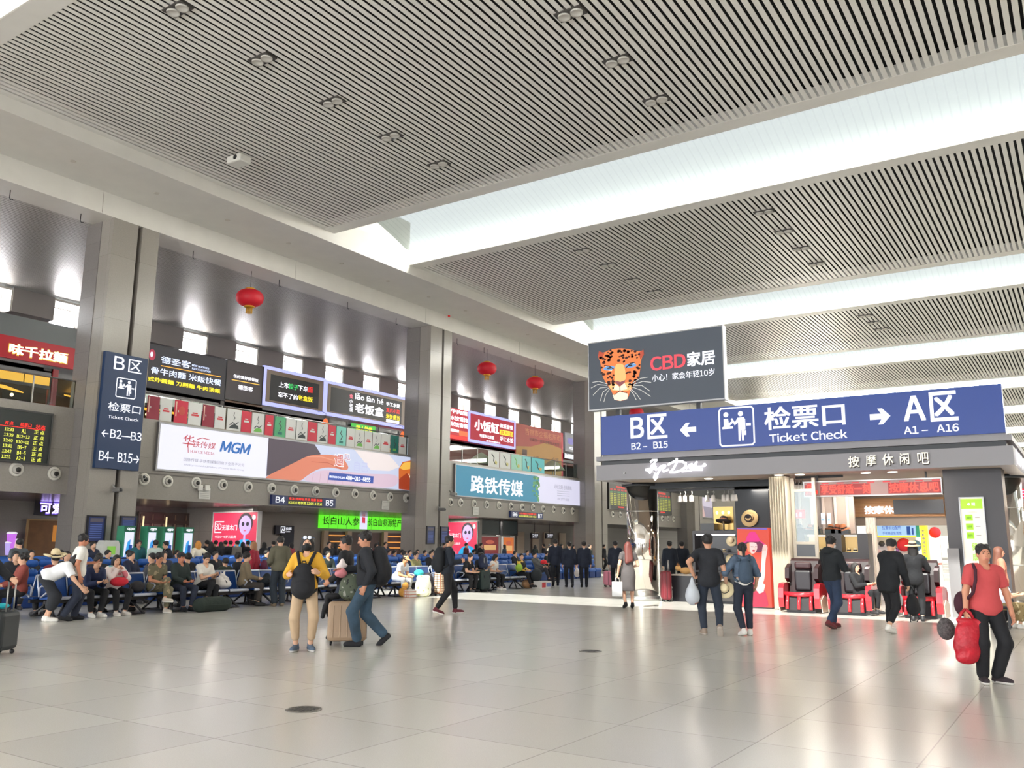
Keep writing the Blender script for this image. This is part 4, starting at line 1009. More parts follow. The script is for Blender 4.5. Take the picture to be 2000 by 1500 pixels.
# lettering of the two shops on the fascia
S = PxSign('y', KF-.02, (1165, 895), (1400, 945), 'shop_lettering', 'white glowing handwritten shop name on the grey kiosk fascia', 'lettering')
c = C5(1140, 880, 6.6667); GLW = glow((250, 248, 255), 3.0)
def ink(pts, wd, m=GLW, cc=.05, S=None, part='script'):
    S.stroke([S.fr(*c(*p)) for p in pts], wd, m, cc, part)
for pts, wd in (([(882, 150), (905, 128), (962, 125), (930, 165), (890, 205), (945, 200), (880, 235), (822, 252), (850, 262), (872, 292)], .055),
                ([(872, 292), (905, 245), (950, 212), (948, 250), (985, 240), (1020, 205), (1005, 250), (975, 300), (945, 365)], .055), ([(945, 300), (930, 350), (940, 375), (965, 340)], .07),
                ([(1015, 245), (1060, 225), (1075, 200), (1045, 195), (1022, 235), (1050, 275), (1115, 250)], .05),
                ([(1222, 108), (1215, 170), (1180, 235), (1135, 285), (1200, 285), (1275, 262), (1335, 215), (1340, 170), (1290, 142), (1200, 140), (1110, 185)], .06),
                ([(1345, 235), (1385, 190), (1420, 175), (1385, 225), (1440, 205), (1480, 150), (1462, 215), (1440, 240), (1500, 212), (1560, 208)], .05), ([(1275, 268), (1400, 256), (1410, 268), (1290, 276)], .03), ([(1410, 252), (1555, 248)], .06)):
    ink(pts, wd, S=S)
S.disc(*S.fr(*c(1582, 190)), .05/S.w, .05/S.h, GLW, .05, 'script'); S.done()
for t in (.25, .5, .75): o_ = S.pl.P(S.w*t, S.h*.45); MB().box(o_[0]-.02, o_[0]+.02, KF-.065, KF, o_[2]-.015, o_[2]+.015).build('standoff', M_ALU, S.root, S.pl.o)
S = PxSign('y', KF-.02, (1655, 885), (1820, 918), 'shop_lettering', 'five cream characters of the massage lounge on the grey kiosk fascia', 'lettering')
c = C5(1500, 720, 4); CRM = mat((240, 232, 212), .4, emit=.35)
for k, (x0, y0, x1, y1) in enumerate(((630, 686, 716, 768), (765, 676, 848, 756), (895, 668, 984, 752), (1030, 664, 1108, 746), (1168, 658, 1262, 744))):
    S.tp('按摩休闲吧'[k], c(x0, y0), c(x1, y1), CRM, .02, c=.05); S.tp('按摩休闲吧'[k], c(x0+4, y0+6), c(x1+4, y1+8), mat((60, 50, 40), .5), .02, c=.01, part='letter_back')  # dark offset copy on the fascia, drawn as the letters' shadow
S.done()
S = Sign('shop_lettering', 'white lit characters on the side of the kiosk canopy', 'lettering', (kx1+.02, 21.9, 3.38), (0, 1, 0), 4, .38); 
for k in range(5): S.text('按摩休闲吧'[k], .02+.2*k, .05, .16+.2*k, .95, LW, .03)
S.done()
# long blue ticket-check sign standing on the canopy
KB = mat((26, 58, 132), .4, emit=.12)
S = PxSign('y', KF+.05, (1172, 813), (1957, 749), 'guide_sign', 'long blue ticket check sign with arrows to zones B and A on the kiosk roof', 'sign', d=.25)
zt = 5.14; zb = 4.0
S.pl.o = np.array([-11.31, KF+.05, zb]); S.w = 9.93; S.h = zt-zb; S.root.location = tuple(S.pl.o)
b = MB(); P = S.pl.P; b.prism([P(0, .05), P(S.w, .05), P(S.w, S.h), P(0, S.h)], -.25*S.pl.n); b.build('panel', KB, S.root, S.pl.o)
b = MB(); b.prism([P(0, 0, -.05), P(S.w, 0, -.05), P(S.w, .06, -.05), P(0, .06, -.05)], -.15*S.pl.n); b.build('plinth', KG, S.root, S.pl.o)
W2 = mat((226, 230, 244), .5, emit=.3)
c = C5(1140, 620, 5)
S.tp('B', c(462, 985), c(587, 1170), W2, .05).tp('区', c(626, 955), c(815, 1172), W2, .05).tp('B2 – B15', c(468, 1228), c(822, 1272), W2, .04)
def arrow(S, q0, q1, m, flip=1):
    a = S.fr(*q0); e = S.fr(*q1); X = lambda t: a[0]+(e[0]-a[0])*(t if flip > 0 else 1-t); Y = lambda t: e[1]+(a[1]-e[1])*t
    S.poly([(X(0), Y(.32)), (X(.55), Y(.32)), (X(.38), Y(0)), (X(.62), Y(0)), (X(1), Y(.5)), (X(.62), Y(1)), (X(.38), Y(1)), (X(.55), Y(.68)), (X(0), Y(.68))], m, .012, 'arrow' if flip > 0 else 'direction_arrow')
arrow(S, c(940, 1035), c(1102, 1158), W2, -1)
a = S.fr(*c(1322, 895)); e = S.fr(*c(1670, 1240)); pictogram(S, a[0], e[1], e[0], a[1], W2, KB)
S.tp('检票口', (1493, 797), (1651, 830), W2, .04).tp('Ticket Check', (1503, 848), (1655, 855.5), W2, .04)
c = C5(1500, 720, 4)
arrow(S, c(792, 318), c(962, 432), W2, 1)
S.tp('A', c(1055, 222), c(1230, 398), W2, .05).tp('区', c(1260, 190), c(1485, 398), W2, .05).tp('A1 – A16', c(1062, 456), c(1492, 488), W2, .04); S.done()

# leopard advert on posts
YC = 22.15
S = PxSign('y', YC, (1150.5, 672), (1416, 778), 'billboard', 'dark slate billboard with an orange leopard face above the blue kiosk sign', 'billboard', d=.2)
q0 = on_y(1150.5, 672, YC); q1 = on_y(1415, 778, YC); q2 = on_y(1152, 800, YC)
S.pl.o = np.array([q0[0], YC, (q2[2]+q1[2])/2]); S.w = q1[0]-q0[0]; S.h = q0[2]-S.pl.o[2]; S.root.location = tuple(S.pl.o); P = S.pl.P
b = MB(); b.prism([P(0, 0), P(S.w, 0), P(S.w, S.h), P(0, S.h)], -.2*S.pl.n); b.build('panel', mat((62, 70, 82), .45, emit=.06), S.root, S.pl.o)
b = MB()
for (a0, a1, b0, b1) in ((-.03, S.w+.03, S.h, S.h+.03), (-.03, S.w+.03, -.04, 0), (-.03, 0, 0, S.h), (S.w, S.w+.03, 0, S.h)): b.prism([P(a0, b0, .02), P(a1, b0, .02), P(a1, b1, .02), P(a0, b1, .02)], -.24*S.pl.n)
b.build('frame', AL, S.root, S.pl.o)
for t in (.2, .8): b = MB(); b.box(S.pl.o[0]+S.w*t-.06, S.pl.o[0]+S.w*t+.06, YC+.2, YC+.32, 4.0, S.pl.o[2]+S.h*.8); b.build('post', M_DARK, S.root, S.pl.o)
c = C5(1140, 620, 5); F = lambda x, y: S.fr(*c(x, y))
OR1 = mat((222, 118, 60), .6, emit=.25); OR2 = mat((240, 176, 110), .6, emit=.25); OR3 = mat((176, 72, 48), .6, emit=.2); CR = mat((246, 226, 196), .6, emit=.25); SPK = mat((62, 28, 26), .7); 
S.poly([F(165, 440), F(140, 385), F(150, 345), F(200, 345), F(260, 312), F(360, 300), F(460, 312), F(530, 335), F(580, 320), F(580, 370), F(560, 420), F(555, 500), F(540, 580), F(500, 650), F(455, 720), F(430, 800), F(360, 818), F(300, 805), F(275, 720), F(225, 650), F(180, 570)], OR1, .006)
S.poly([F(140, 385), F(150, 330), F(205, 350), F(175, 410)], OR3, .008).poly([F(535, 345), F(585, 315), F(590, 365), F(555, 410)], OR3, .008)
S.poly([F(310, 460), F(350, 450), F(395, 460), F(415, 560), F(405, 630), F(310, 640), F(300, 560)], OR2, .009)
S.poly([F(235, 655), F(310, 640), F(355, 680), F(405, 630), F(490, 645), F(455, 715), F(360, 715), F(280, 720)], OR2, .010)
S.poly([F(315, 650), F(352, 680), F(400, 640), F(430, 700), F(360, 715), F(290, 705)], CR, .011).poly([F(285, 760), F(355, 725), F(435, 745), F(428, 798), F(360, 816), F(300, 803)], CR, .011)
for k in (-1, 1):
    ex, ey_ = (250, 492) if k < 0 else (458, 466)
    S.poly([F(ex-40, ey_-22), F(ex+5, ey_-18), F(ex+38, ey_+10), F(ex+25, ey_+32), F(ex-20, ey_+24)] if k < 0 else [F(ex-35, ey_+28), F(ex-20, ey_-8), F(ex+30, ey_-28), F(ex+42, ey_-20), F(ex+15, ey_+22)], CR, .012)
    S.disc(*F(ex, ey_+4), .045, .032, mat((86, 140, 196), .3, emit=.3), .014); S.disc(*F(ex, ey_+4), .016, .014, mat((12, 14, 20), .3), .016)
    S.stroke([F(ex-45*1, ey_-20 if k < 0 else ey_+30), F(ex, ey_-16), F(ex+42, ey_+12 if k < 0 else ey_-26)], .03, SPK, .017)
S.poly([F(303, 628), F(330, 622), F(360, 630), F(410, 612), F(400, 640), F(355, 676)], mat((150, 74, 84), .5), .014)
S.stroke([F(355, 676), F(357, 715), F(300, 760)], .018, SPK, .016).stroke([F(357, 715), F(425, 740)], .018, SPK, .016)
rr = random.Random(11)
for k in range(150):
    x = rr.uniform(165, 555); y = rr.uniform(318, 690)
    if 300 < x < 420 and y > 455: continue
    if abs(x-250) < 62 and abs(y-490) < 48 or abs(x-458) < 60 and abs(y-466) < 48: continue
    if y > 560 and (x < 190+(y-560)*.6 or x > 545-(y-560)*.55): continue
    if (y < 360 and (x < 220 or x > 510)): continue
    q = F(x, y); rs = rr.uniform(.007, .013); an = rr.uniform(0, PI)
    S.poly([(q[0]+rs*1.3*math.cos(an+t)*(1 if i % 2 else .75), q[1]+rs*1.7*math.sin(an+t)) for i, t in enumerate(np.arange(0, 2*PI, PI/3))], SPK, .0125)
for (x0, y0, x1, y1, x2, y2) in ((230, 650, 150, 625, 90, 635), (230, 665, 140, 655, 75, 690), (235, 680, 160, 690, 95, 760), (245, 690, 190, 730, 165, 815), (255, 700, 215, 760, 200, 825), (480, 640, 560, 595, 625, 585), (490, 655, 580, 625, 660, 635), (485, 668, 570, 665, 650, 720), (475, 680, 560, 710, 655, 770), (460, 695, 520, 750, 555, 800), (450, 700, 490, 750, 515, 805)):
    S.stroke([F(x0, y0), F(x1, y1), F(x2, y2)], .016, mat((206, 206, 202), .5, emit=.2), .016, 'whiskers')
S.tp('CBD', c(655, 392), c(995, 484), mat((222, 62, 76), .5, emit=.4), .05).tp('家居', c(1012, 345), c(1282, 452), W2, .06).tp('小心！家会年轻10岁', c(668, 562), c(1280, 566), W2, .02); S.done()

# mirror columns
def chrome(px, py, rad, lab, h=3.34, Y=None):
    p = on_z(px, py, 0) if Y is None else on_y(px, py, Y)
    r = thing('mirror_column', lab, 'column', (p[0], p[1], 0)); r['kind'] = 'structure'
    MB().lathe([(rad, 0), (rad, h)], n=48).build('shaft', M_CHROME, r)
    for z in (1.15, 2.55): MB().lathe([(rad+.004, z), (rad+.012, z+.01), (rad+.004, z+.02)], n=48).build('joint_ring', M_STEEL, r)
    MB().lathe([(rad+.01, h-.05), (rad+.14, h-.048), (rad+.14, h-.02), (rad+.14, h+.03)], n=48).build('collar', KD, r)
    MB().lathe([(rad+.05, 0), (rad+.05, .12), (rad, .14)], n=48).build('base_ring', M_STEEL, r)
chrome(1258, 1172, .46, 'mirror polished round column under the handwritten shop name')
chrome(1976, 1100, .38, 'mirror polished round column behind the woman in coral', Y=25.2)

# folding shutter, glazed door, cabinets
p0 = on_y(1513, 1190, 22.55); p1 = on_y(1549, 1192, 22.55)
b = MB(); n = 7
for k in range(n):
    x = p0[0]+(p1[0]-p0[0])*k/n; w_ = (p1[0]-p0[0])/n
    b.prism([(x, 22.55, 0.02), (x+w_*.5, 22.47, 0.02), (x+w_, 22.55, 0.02), (x+w_, 22.95, 0.02), (x, 22.95, 0.02)], (0, 0, 3.32))
o = b.build('folding_shutter', mat((206, 198, 182), .5)); tag(o, 'cream folded shutter stack between the hat shop and the massage chairs', 'shutter')
r = thing('glazed_door', 'pale framed glazed door beside the cream folded shutter', 'door', (p1[0]+.03, 22.75, 0)); DX = .62
o = (p1[0]+.03, 22.75, 0); x0 = o[0]
f = MB()
for x in (x0, x0+DX-.08): MB().box(x, x+.08, 22.75, 22.83, 0, 3.3).build('stile', mat((186, 178, 164), .4), r, o)
for z in (0, 1.25, 1.62, 2.95): MB().box(x0+.08, x0+DX-.08, 22.75, 22.83, z, z+(.28 if z == 0 else .07)).build('rail', mat((186, 178, 164), .4), r, o)
for z0, z1 in ((.28, 1.25), (1.32, 1.62)): MB().box(x0+.08, x0+DX-.08, 22.77, 22.81, z0, z1).build('dark_panel', mat((36, 34, 36), .25), r, o)
MB().box(x0+.08, x0+DX-.08, 22.78, 22.8, 1.69, 2.95).build('glass', M_GLASS, r, o)
CB = mat((44, 40, 42), .4)
YB = 23.5
a = on_y(1548, 1034, YB); e = on_y(1695, 1050, YB)
r = thing('hat_cabinet', 'dark wall cabinet with two lit niches behind the massage chairs', 'cabinet', (a[0], YB, 0)); o = (a[0], YB, 0)
zt = (a[2]+e[2])/2
n1 = [on_y(x, y, YB) for (x, y) in ((1571, 1045), (1614, 1078))]; n2 = [on_y(x, y, YB) for (x, y) in ((1643, 1050), (1676, 1078))]
b = MB(); z0, z1 = n1[1][2], n1[0][2]
b.box(a[0], e[0], YB, YB+.5, 0, z0); b.box(a[0], e[0], YB, YB+.5, z1, zt); xs_ = [a[0], n1[0][0], n1[1][0], n2[0][0], n2[1][0], e[0]]
for k in (0, 2, 4): b.box(xs_[k], xs_[k+1], YB, YB+.5, z0, z1)
b.build('carcass', CB, r, o)
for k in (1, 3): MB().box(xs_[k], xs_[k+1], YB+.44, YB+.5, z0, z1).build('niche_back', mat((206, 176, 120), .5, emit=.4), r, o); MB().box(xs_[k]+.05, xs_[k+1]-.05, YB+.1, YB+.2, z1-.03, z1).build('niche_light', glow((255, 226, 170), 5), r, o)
HAT = {}
def hat(p, mt, lab, R=.19, tilt=(0, 0, 0), band=None, crown=.13, group=None):
    r = thing('sun_hat', lab, 'hat', p, group=group); r.rotation_euler = tilt
    MB().lathe([(R, -.012), (R, 0), (R*.62, .012), (R*.5, .02), (R*.48, crown*.7), (R*.36, crown), (.001, crown*.93)], n=22).build('brim_and_crown', mt, r)
    MB().lathe([(R*.505, .02), (R*.505, .055), (R*.49, .055)], n=22).build('band', band or mat((40, 34, 32), .6), r)
STW = mat((206, 178, 128), .8, bump=.3, bscale=120); STW2 = mat((226, 210, 170), .8, bump=.3, bscale=120); BRN = mat((150, 86, 58), .8); BKH = mat((40, 34, 40), .7); TAN = mat((190, 120, 80), .8)
for k in range(2):
    for q in range(2):
        xx = xs_[1+2*k]+(xs_[2+2*k]-xs_[1+2*k])*(.3+.4*q)
        hat((xx, YB+.24, z0+.01), STW2 if q else STW, '%s straw hat in the %s lit niche of the dark cabinet' % (['darker', 'paler'][q], ['first', 'second'][k]), R=.12 if k == 0 else .1, crown=.1, group='hats in the lit niches')
for k, (px, py, m_, nm) in enumerate(((1561, 1019, BKH, 'dark plum felt hat on the cabinet beside the glazed door'), (1581, 1017, BRN, 'brown hat on the cabinet, second from the glazed door'), (1594, 1024, BKH, 'small black hat on the cabinet, third from the glazed door'), (1622, 1022, TAN, 'tan hat on the cabinet, fourth from the glazed door'), (1634, 1017, BRN, 'rust brown hat on the cabinet, fifth from the glazed door'), (1648, 1022, TAN, 'orange tan hat at the end of the cabinet top'))):
    x = on_y(px, py, YB+.25)[0]
    o = MB().box(-.13, .13, -.13, .13, 0, .1).build('display_block', M_BLACK); o.location = (x, YB+.25, zt); tag(o, 'black display block under the ' + nm.split(' on the')[0].split(' at the')[0], 'display block', 'black blocks on the cabinet')
    hat((x, YB+.25, zt+.115), m_, nm, R=.15, tilt=(.25*(k % 3-1), .2*((k+1) % 3-1), 0), group='hats on the cabinet top')
# hat shop shelf unit
YS = 23.7
a = on_y(1352, 1033, YS); e = on_y(1441, 1033, YS); dz = on_y(1352, 1180, YS)[2]
r = thing('hat_shelf', 'black open hat shelf with drawers beside the red hat poster', 'shelf', (a[0], YS, 0)); o = (a[0], YS, 0); zt2 = a[2]-.05
xa, xb = a[0], e[0]
b = MB(); [MB().box(q_, q_+.06, YS, YS+.45, 0, zt2).build('side_panel', CB, r, o) for q_ in (xa, xb-.06)]
sh = [zt2-.1, 1.35, .85, .5]
for z in sh: MB().box(xa+.06, xb-.06, YS, YS+.45, z, z+(.1 if z == sh[0] else .04)).build('shelf_board', CB, r, o)
MB().box(xa+.06, xb-.06, YS+.43, YS+.45, 0, zt2).build('back_panel', mat((30, 28, 32), .3), r, o)
for k in range(2): MB().box(xa+.1+(xb-xa-.2)*k/2, xa+.06+(xb-xa-.2)*(k+1)/2, YS-.01, YS+.4, .08, .46).build('drawer', mat((58, 54, 52), .4), r, o)
MB().box(xa+.1, xb-.1, YS+.02, YS+.06, sh[0]-.03, sh[0]).build('shelf_light', glow((235, 235, 255), 3), r, o)
def leaning(px, py, m_, lab, R): 
    p = on_y(px, py, YS+.12); hat((p[0], YS+.2, p[2]), m_, lab, R=R, tilt=(1.3, 0, 0), band=BKH, group='hats on the black shelf')
leaning(1427, 1056, STW2, 'ring brimmed straw hat facing out on the upper shelf', .16); leaning(1426, 1092, STW2, 'cream straw hat facing out on the middle shelf', .16)
hat((on_y(1414, 1070, YS+.2)[0], YS+.2, 1.40), STW2, 'small cream hat lying on the upper shelf', R=.1, crown=.09, group='hats on the black shelf'); hat((on_y(1413, 1140, YS+.2)[0], YS+.2, .56), mat((226, 222, 212), .8), 'white bucket hat low on the black shelf', R=.12, crown=.12, group='hats on the black shelf')
hat((on_y(1424, 1112, YS+.2)[0], YS+.2, .90), BRN, 'brown hat on the black shelf under the cream straw hat', R=.12, crown=.1, group='hats on the black shelf')
S = PxSign('y', YS+.42, (1393, 990), (1433, 1036), 'gold_mirror', 'gold mirror panel with three small lamps above the hat shelf', 'panel', d=.05, panel=mat((176, 142, 78), .3, .5))
for q in range(3): S.disc(.2+.3*q, .75, .07, .07, glow((255, 230, 150), 4), .02, 'lamp')
S.done()
o = S.pl.o; MB().box(o[0], o[0]+S.w, YS+.3, YS+.45, zt2, zt2+.02+max(0, o[2]-zt2)).build('foot', CB, S.root, o)
p = on_y(1413, 1016, YS+.2); hat((p[0], YS+.2, p[2]-.02), mat((48, 40, 42), .7), 'wide black brimmed hat on a stand before the gold panel', R=.22, tilt=(-.3, 0, 0), band=TAN); MB().tube([(p[0], YS+.2, zt2), (p[0], YS+.2, p[2]-.03)], .03).build('hat_stand', mat((140, 120, 90), .4)); tag(bpy.data.objects['hat_stand'], 'thin stand under the wide black hat', 'stand')
p = on_y(1385, 1027, YS+.2); o = MB().box(-.2, .2, -.15, .15, 0, .2).build('display_block', M_BLACK); o.location = (p[0], YS+.2, zt2); tag(o, 'black cube on the hat shelf beside the gold panel', 'display block')
# black wall panel with hung hat
a = on_y(1434, 948, YS+.3); e = on_y(1497, 1040, YS+.3)
o = MB().box(a[0], e[0]+.1, YS+.3, YS+.4, 0, 3.2).build('display_wall', mat((24, 28, 34), .5)); tag(o, 'black display wall behind the red hat poster', 'wall panel')
p = on_y(1463, 1012, YS+.2); hat((p[0], YS+.24, p[2]), STW, 'big straw hat with dark centre hung on the black display wall', R=.24, tilt=(1.35, 0, 0), band=BKH)
o = MB().lathe([(.11, -.03), (.1, -.04), (1e-4, -.04)], (p[0], YS+.15, p[2]), 16, 'y', ).build('hat_lining', BKH); tag(o, 'dark lining of the hung straw hat', 'lining')
# counter with toys
a = on_y(1313, 1122, 23.9); e = on_y(1352, 1172, 23.9)
r = thing('shop_counter', 'low black counter at the open side of the hat shop', 'counter', (a[0], 23.9, 0)); o = (a[0], 23.9, 0)
MB().box(a[0], e[0]+.2, 23.9, 24.5, 0, .72).build('body', mat((34, 34, 40), .4), r, o); MB().box(a[0]-.03, e[0]+.23, 23.87, 24.53, .72, .76).build('worktop', mat((160, 150, 140), .4), r, o)
p = (a[0]+.2, 24.15, .76); r = thing('plush_toy', 'tan plush cat toy lying on the low black counter', 'toy', p)
MB().ball((.12, 0, .1), (.2, .1, .1)).build('body', mat((206, 160, 100), .9), r); MB().ball((-.12, 0, .17), .085).build('head', mat((206, 160, 100), .9), r)
for k in (-1, 1): MB().lathe([(.035, .2), (.001, .3)], (-.12, .05*k, .03), 8).build('ear', mat((150, 100, 60), .9), r)
MB().tube([(.3, 0, .1), (.42, 0, .16), (.44, .02, .3)], .025).build('tail', mat((206, 160, 100), .9), r)
# poster of the red hat
S = PxSign('y', 22.62, (1439, 1031), (1508, 1187), 'lightbox_poster', 'tall red lit poster of a woman in a magenta brimmed hat', 'poster', d=.18, panel=glow((214, 66, 44), .95))
z_ = on_y(1473, 1187, 22.62)[2]; S.pl
c = C5(1380, 940, 8.3333); F = lambda x, y: S.fr(*c(x, y))
MG = glow((226, 20, 130), .9); MGD = glow((120, 20, 70), .7); SK = glow((246, 206, 200), .95); SKO = glow((236, 150, 100), .85)
S.poly([F(505, 762), F(985, 762), F(985, 790), F(505, 775)], glow((110, 90, 190), .9), .006)
S.poly([F(590, 1000), F(640, 985), F(860, 960), F(945, 1030), F(905, 1140), F(850, 1165), F(700, 1120), F(560, 1050)], MGD, .006)
S.poly([F(640, 985), F(655, 900), F(700, 825), F(790, 818), F(840, 890), F(880, 985), F(760, 985)], MG, .008).stroke([F(575, 1010), F(660, 975), F(860, 960), F(940, 1025)], .03, MG, .012)
S.poly([F(655, 1020), F(700, 990), F(815, 1000), F(832, 1085), F(795, 1165), F(735, 1185), F(670, 1120)], SK, .010).poly([F(655, 1020), F(700, 990), F(705, 1120), F(735, 1185), F(670, 1130)], SKO, .012)
S.stroke([F(725, 1065), F(770, 1068)], .012, SPK, .014).stroke([F(795, 1062), F(822, 1066)], .012, SPK, .014).disc(*F(770, 1130), .05, .012, glow((200, 20, 60), .9), .014).stroke([F(785, 1070), F(800, 1105), F(785, 1110)], .008, SKO, .014)
S.poly([F(668, 1180), F(740, 1185), F(770, 1290), F(850, 1400), F(900, 1560), F(880, 1900), F(640, 1900), F(620, 1500)], SKO, .007)
S.poly([F(640, 1480), F(760, 1560), F(860, 1720), F(960, 1780), F(1000, 1950), F(1020, 2050), F(560, 2050), F(600, 1700)], glow((200, 24, 70), .8), .009)
S.poly([F(905, 1130), F(925, 1030), F(950, 1020), F(985, 1045), F(998, 1080), F(985, 1180), F(960, 1290), F(955, 1560), F(900, 1720), F(800, 1660), F(880, 1540), F(895, 1300)], SK, .011)
for k in range(3): S.stroke([F(940+18*k, 1040+6*k), F(930+16*k, 1130)], .006, SKO, .013)
S.poly([F(820, 1660), F(900, 1640), F(960, 1690), F(930, 1800), F(860, 1830), F(800, 1760)], SK, .013)
S.done()
z0 = S.pl.o[2]
if z0 > .02: MB().box(S.pl.o[0], S.pl.o[0]+S.w, 22.64, 22.8, 0, z0).build('plinth', KD, S.root, S.pl.o)
# track spotlights
SPT = [(1327, 953), (1337, 955), (1350, 956), (1381, 961), (1393, 962), (1413, 965), (1421, 965), (1431, 968), (1437, 970), (1552, 951), (1559, 952), (1566, 953)]
base = None
b = MB(); b.box(-10.4, -7.0, 24.0, 24.05, 3.14, 3.2); o = b.build('light_track', M_DARK); tag(o, 'dark light track under the black ceiling of the hat shop', 'track')
b = MB(); b.box(-6.4, -5.2, 23.2, 23.25, 3.32, 3.38); o = b.build('light_track', M_DARK); tag(o, 'short dark light track above the hat cabinet', 'track')
for k, q in enumerate(SPT):
    YT = 24.02 if k < 9 else 23.22
    p = on_y(*q, YT)
    if base is None:
        base = thing('track_spotlight', 'x', 'spotlight', p, group='track spotlights of the hat shop')
        MB().lathe([(.05, .12), (.065, -.04), (.06, -.06)], n=14).build('housing', mat((206, 202, 196), .4), base)
        MB().lathe([(.055, -.055), (1e-4, -.05)], n=14).build('lamp', glow((255, 214, 150), 14), base)
        MB().tube([(0, 0, .1), (0.03, 0, .2), (0, 0, .3)], .012).build('arm', M_ALU, base); o = base
    else: o = copy_tree(base); o.location = tuple(p)
    o.location[2] = 3.16-.3+ (0.02 if k < 9 else .18)
    o['label'] = '%s spotlight from the mirror column on the hat shop track' % ORD[k] if k < 9 else '%s spotlight from the shutter over the hat cabinet' % ORD[k-9]
base = None
for k, q in enumerate(((1488, 938), (1521, 928), (1562, 927), (1691, 924), (1743, 922), (1806, 914), (1974, 909), (1384, 935))):
    p = on_z(*q, 3.375)
    if base is None: base = MB().lathe([(1e-4, -.004), (.09, -.004), (.11, -.008), (.115, .004)], n=20).build('downlight', glow((255, 246, 230), 6)); tag(base, 'x', 'ceiling light', 'downlights under the kiosk canopy'); o = base
    else: o = base.copy(); COL.objects.link(o)
    o.location = (p[0], max(p[1], KF+.45), 3.375); o['label'] = '%s round downlight under the kiosk canopy, counted from the shutter' % ORD[k]
# red running LED board
S = PxSign('y', 23.0, (1571, 943), (1839, 963), 'led_board', 'long red running text board hung under the kiosk canopy', 'display', d=.14, panel=mat((120, 92, 90), .4, emit=.1), frame=mat((150, 150, 152), .35, .5), fw=.025)
q0 = on_y(1572, 972, 23.0)[2]
LR2 = glow((255, 64, 48), 1.5); LR3 = glow((230, 30, 50), .9)
for t, x0, x1 in (('用,', .0, .1), ('享受舒适一刻', .12, .5), ('按摩休息吧', .63, .985)):
    S.text(t, x0+.01, .12, x1, .8, LR2, .05)
for k in range(9): S.rect(.02+.115*k, .86, .075+.115*k, .93, LR3, .008, 'bar')
for x0, x1 in ((0, .05), (.12, .5), (.63, 1)): S.rect(x0, .05, x1, .82, glow((190, 40, 44), .5), .004, 'glow_field')
S.done()
for t in (.1, .9): MB().box(S.pl.o[0]+S.w*t-.02, S.pl.o[0]+S.w*t+.02, 23.04, 23.08, S.pl.o[2]+S.h, 3.39).build('hanger', M_DARK, S.root, S.pl.o)
# massage chairs
CH_R = mat((186, 34, 46), .25, coat=.4); CH_D = mat((36, 14, 18), .35); CH_K = mat((28, 22, 26), .35); CH_W = mat((206, 186, 170), .35)
def massage_chair(loc, lab):
    r = thing('massage_chair', lab, 'massage chair', loc, group='red massage chairs')
    for s in (-1, 1):
        b = MB()
        prof = [(-.42, .12), (-.47, .35), (-.45, .58), (-.36, .68), (-.1, .70), (.25, .66), (.42, .55), (.44, .12)]
        b.prism([(s*.36, y, z) for y, z in prof], (s*.13, 0, 0)); b.build('armrest', CH_R, r)
        b = MB(); b.prism([(s*.495, y, z) for y, z in ((-.3, .02), (-.40, .3), (-.1, .42), (.4, .3), (.42, .02))], (s*.02, 0, 0)); b.build('side_cover', CH_W, r)
    MB().rbox(-.35, .35, -.32, .3, .3, .44, .06, 'x').build('seat', CH_D, r)
    b = MB(); b.tube([(-.35, -.36, .44), (0, -.39, .42), (.35, -.36, .44)], .055, 10); b.build('seat_roll', CH_R, r)
    b = MB(); prof = [(.0, .4), (.12, .95), (.2, 1.22), (.3, 1.28), (.42, 1.2), (.46, .4)]
    b.prism([(-.34, y, z) for y, z in prof], (.68, 0, 0)); b.build('backrest', CH_D, r)
    b = MB(); b.rbox(-.2, .2, -.04, .1, .5, 1.0, .05, 'z'); b.build('back_pad', CH_K, r)
    for s in (-1, 1): b = MB(); b.prism([(s*.3, .02, .7), (s*.3, -.14, .8), (s*.3, -.1, 1.05), (s*.3, .15, 1.15)], (s*.1, 0, 0)); b.build('shoulder_wing', CH_D, r)
    MB().rbox(-.2, .2, .0, .14, 1.02, 1.2, .05, 'x').build('headrest', mat((46, 18, 22), .4), r)
    b = MB(); v, f = text_mesh('MASSAGE', 0); lo, hi = v.min(0), v.max(0)
    b = MB(); b.prism([(-.32, -.44, .06), (.32, -.44, .06), (.32, -.36, .38), (-.32, -.36, .38)], (0, .12, 0)); b.build('footrest', CH_K, r)
    for x in (-.28, 0, .28): b = MB(); b.tube([(x, -.47, .08), (x, -.455, .22), (x, -.40, .39)], .042, 10); b.build('leg_pad_rim', CH_R, r)
    MB().box(-.34, .34, -.3, .4, 0.0, .3).build('base', CH_K, r)
for k, (x0, x1, yb) in enumerate(((1545, 1619, 1193), (1638, 1707, 1199), (1775, 1853, 1207))):
    p = on_z((x0+x1)/2, yb, 0)
    massage_chair((p[0]-(.12 if k == 2 else 0), 22.1, 0), ['red and dark massage chair closest to the cream shutter', 'red and dark massage chair behind the man in the black hoodie', 'red and dark massage chair beside the dark kiosk pillar'][k])
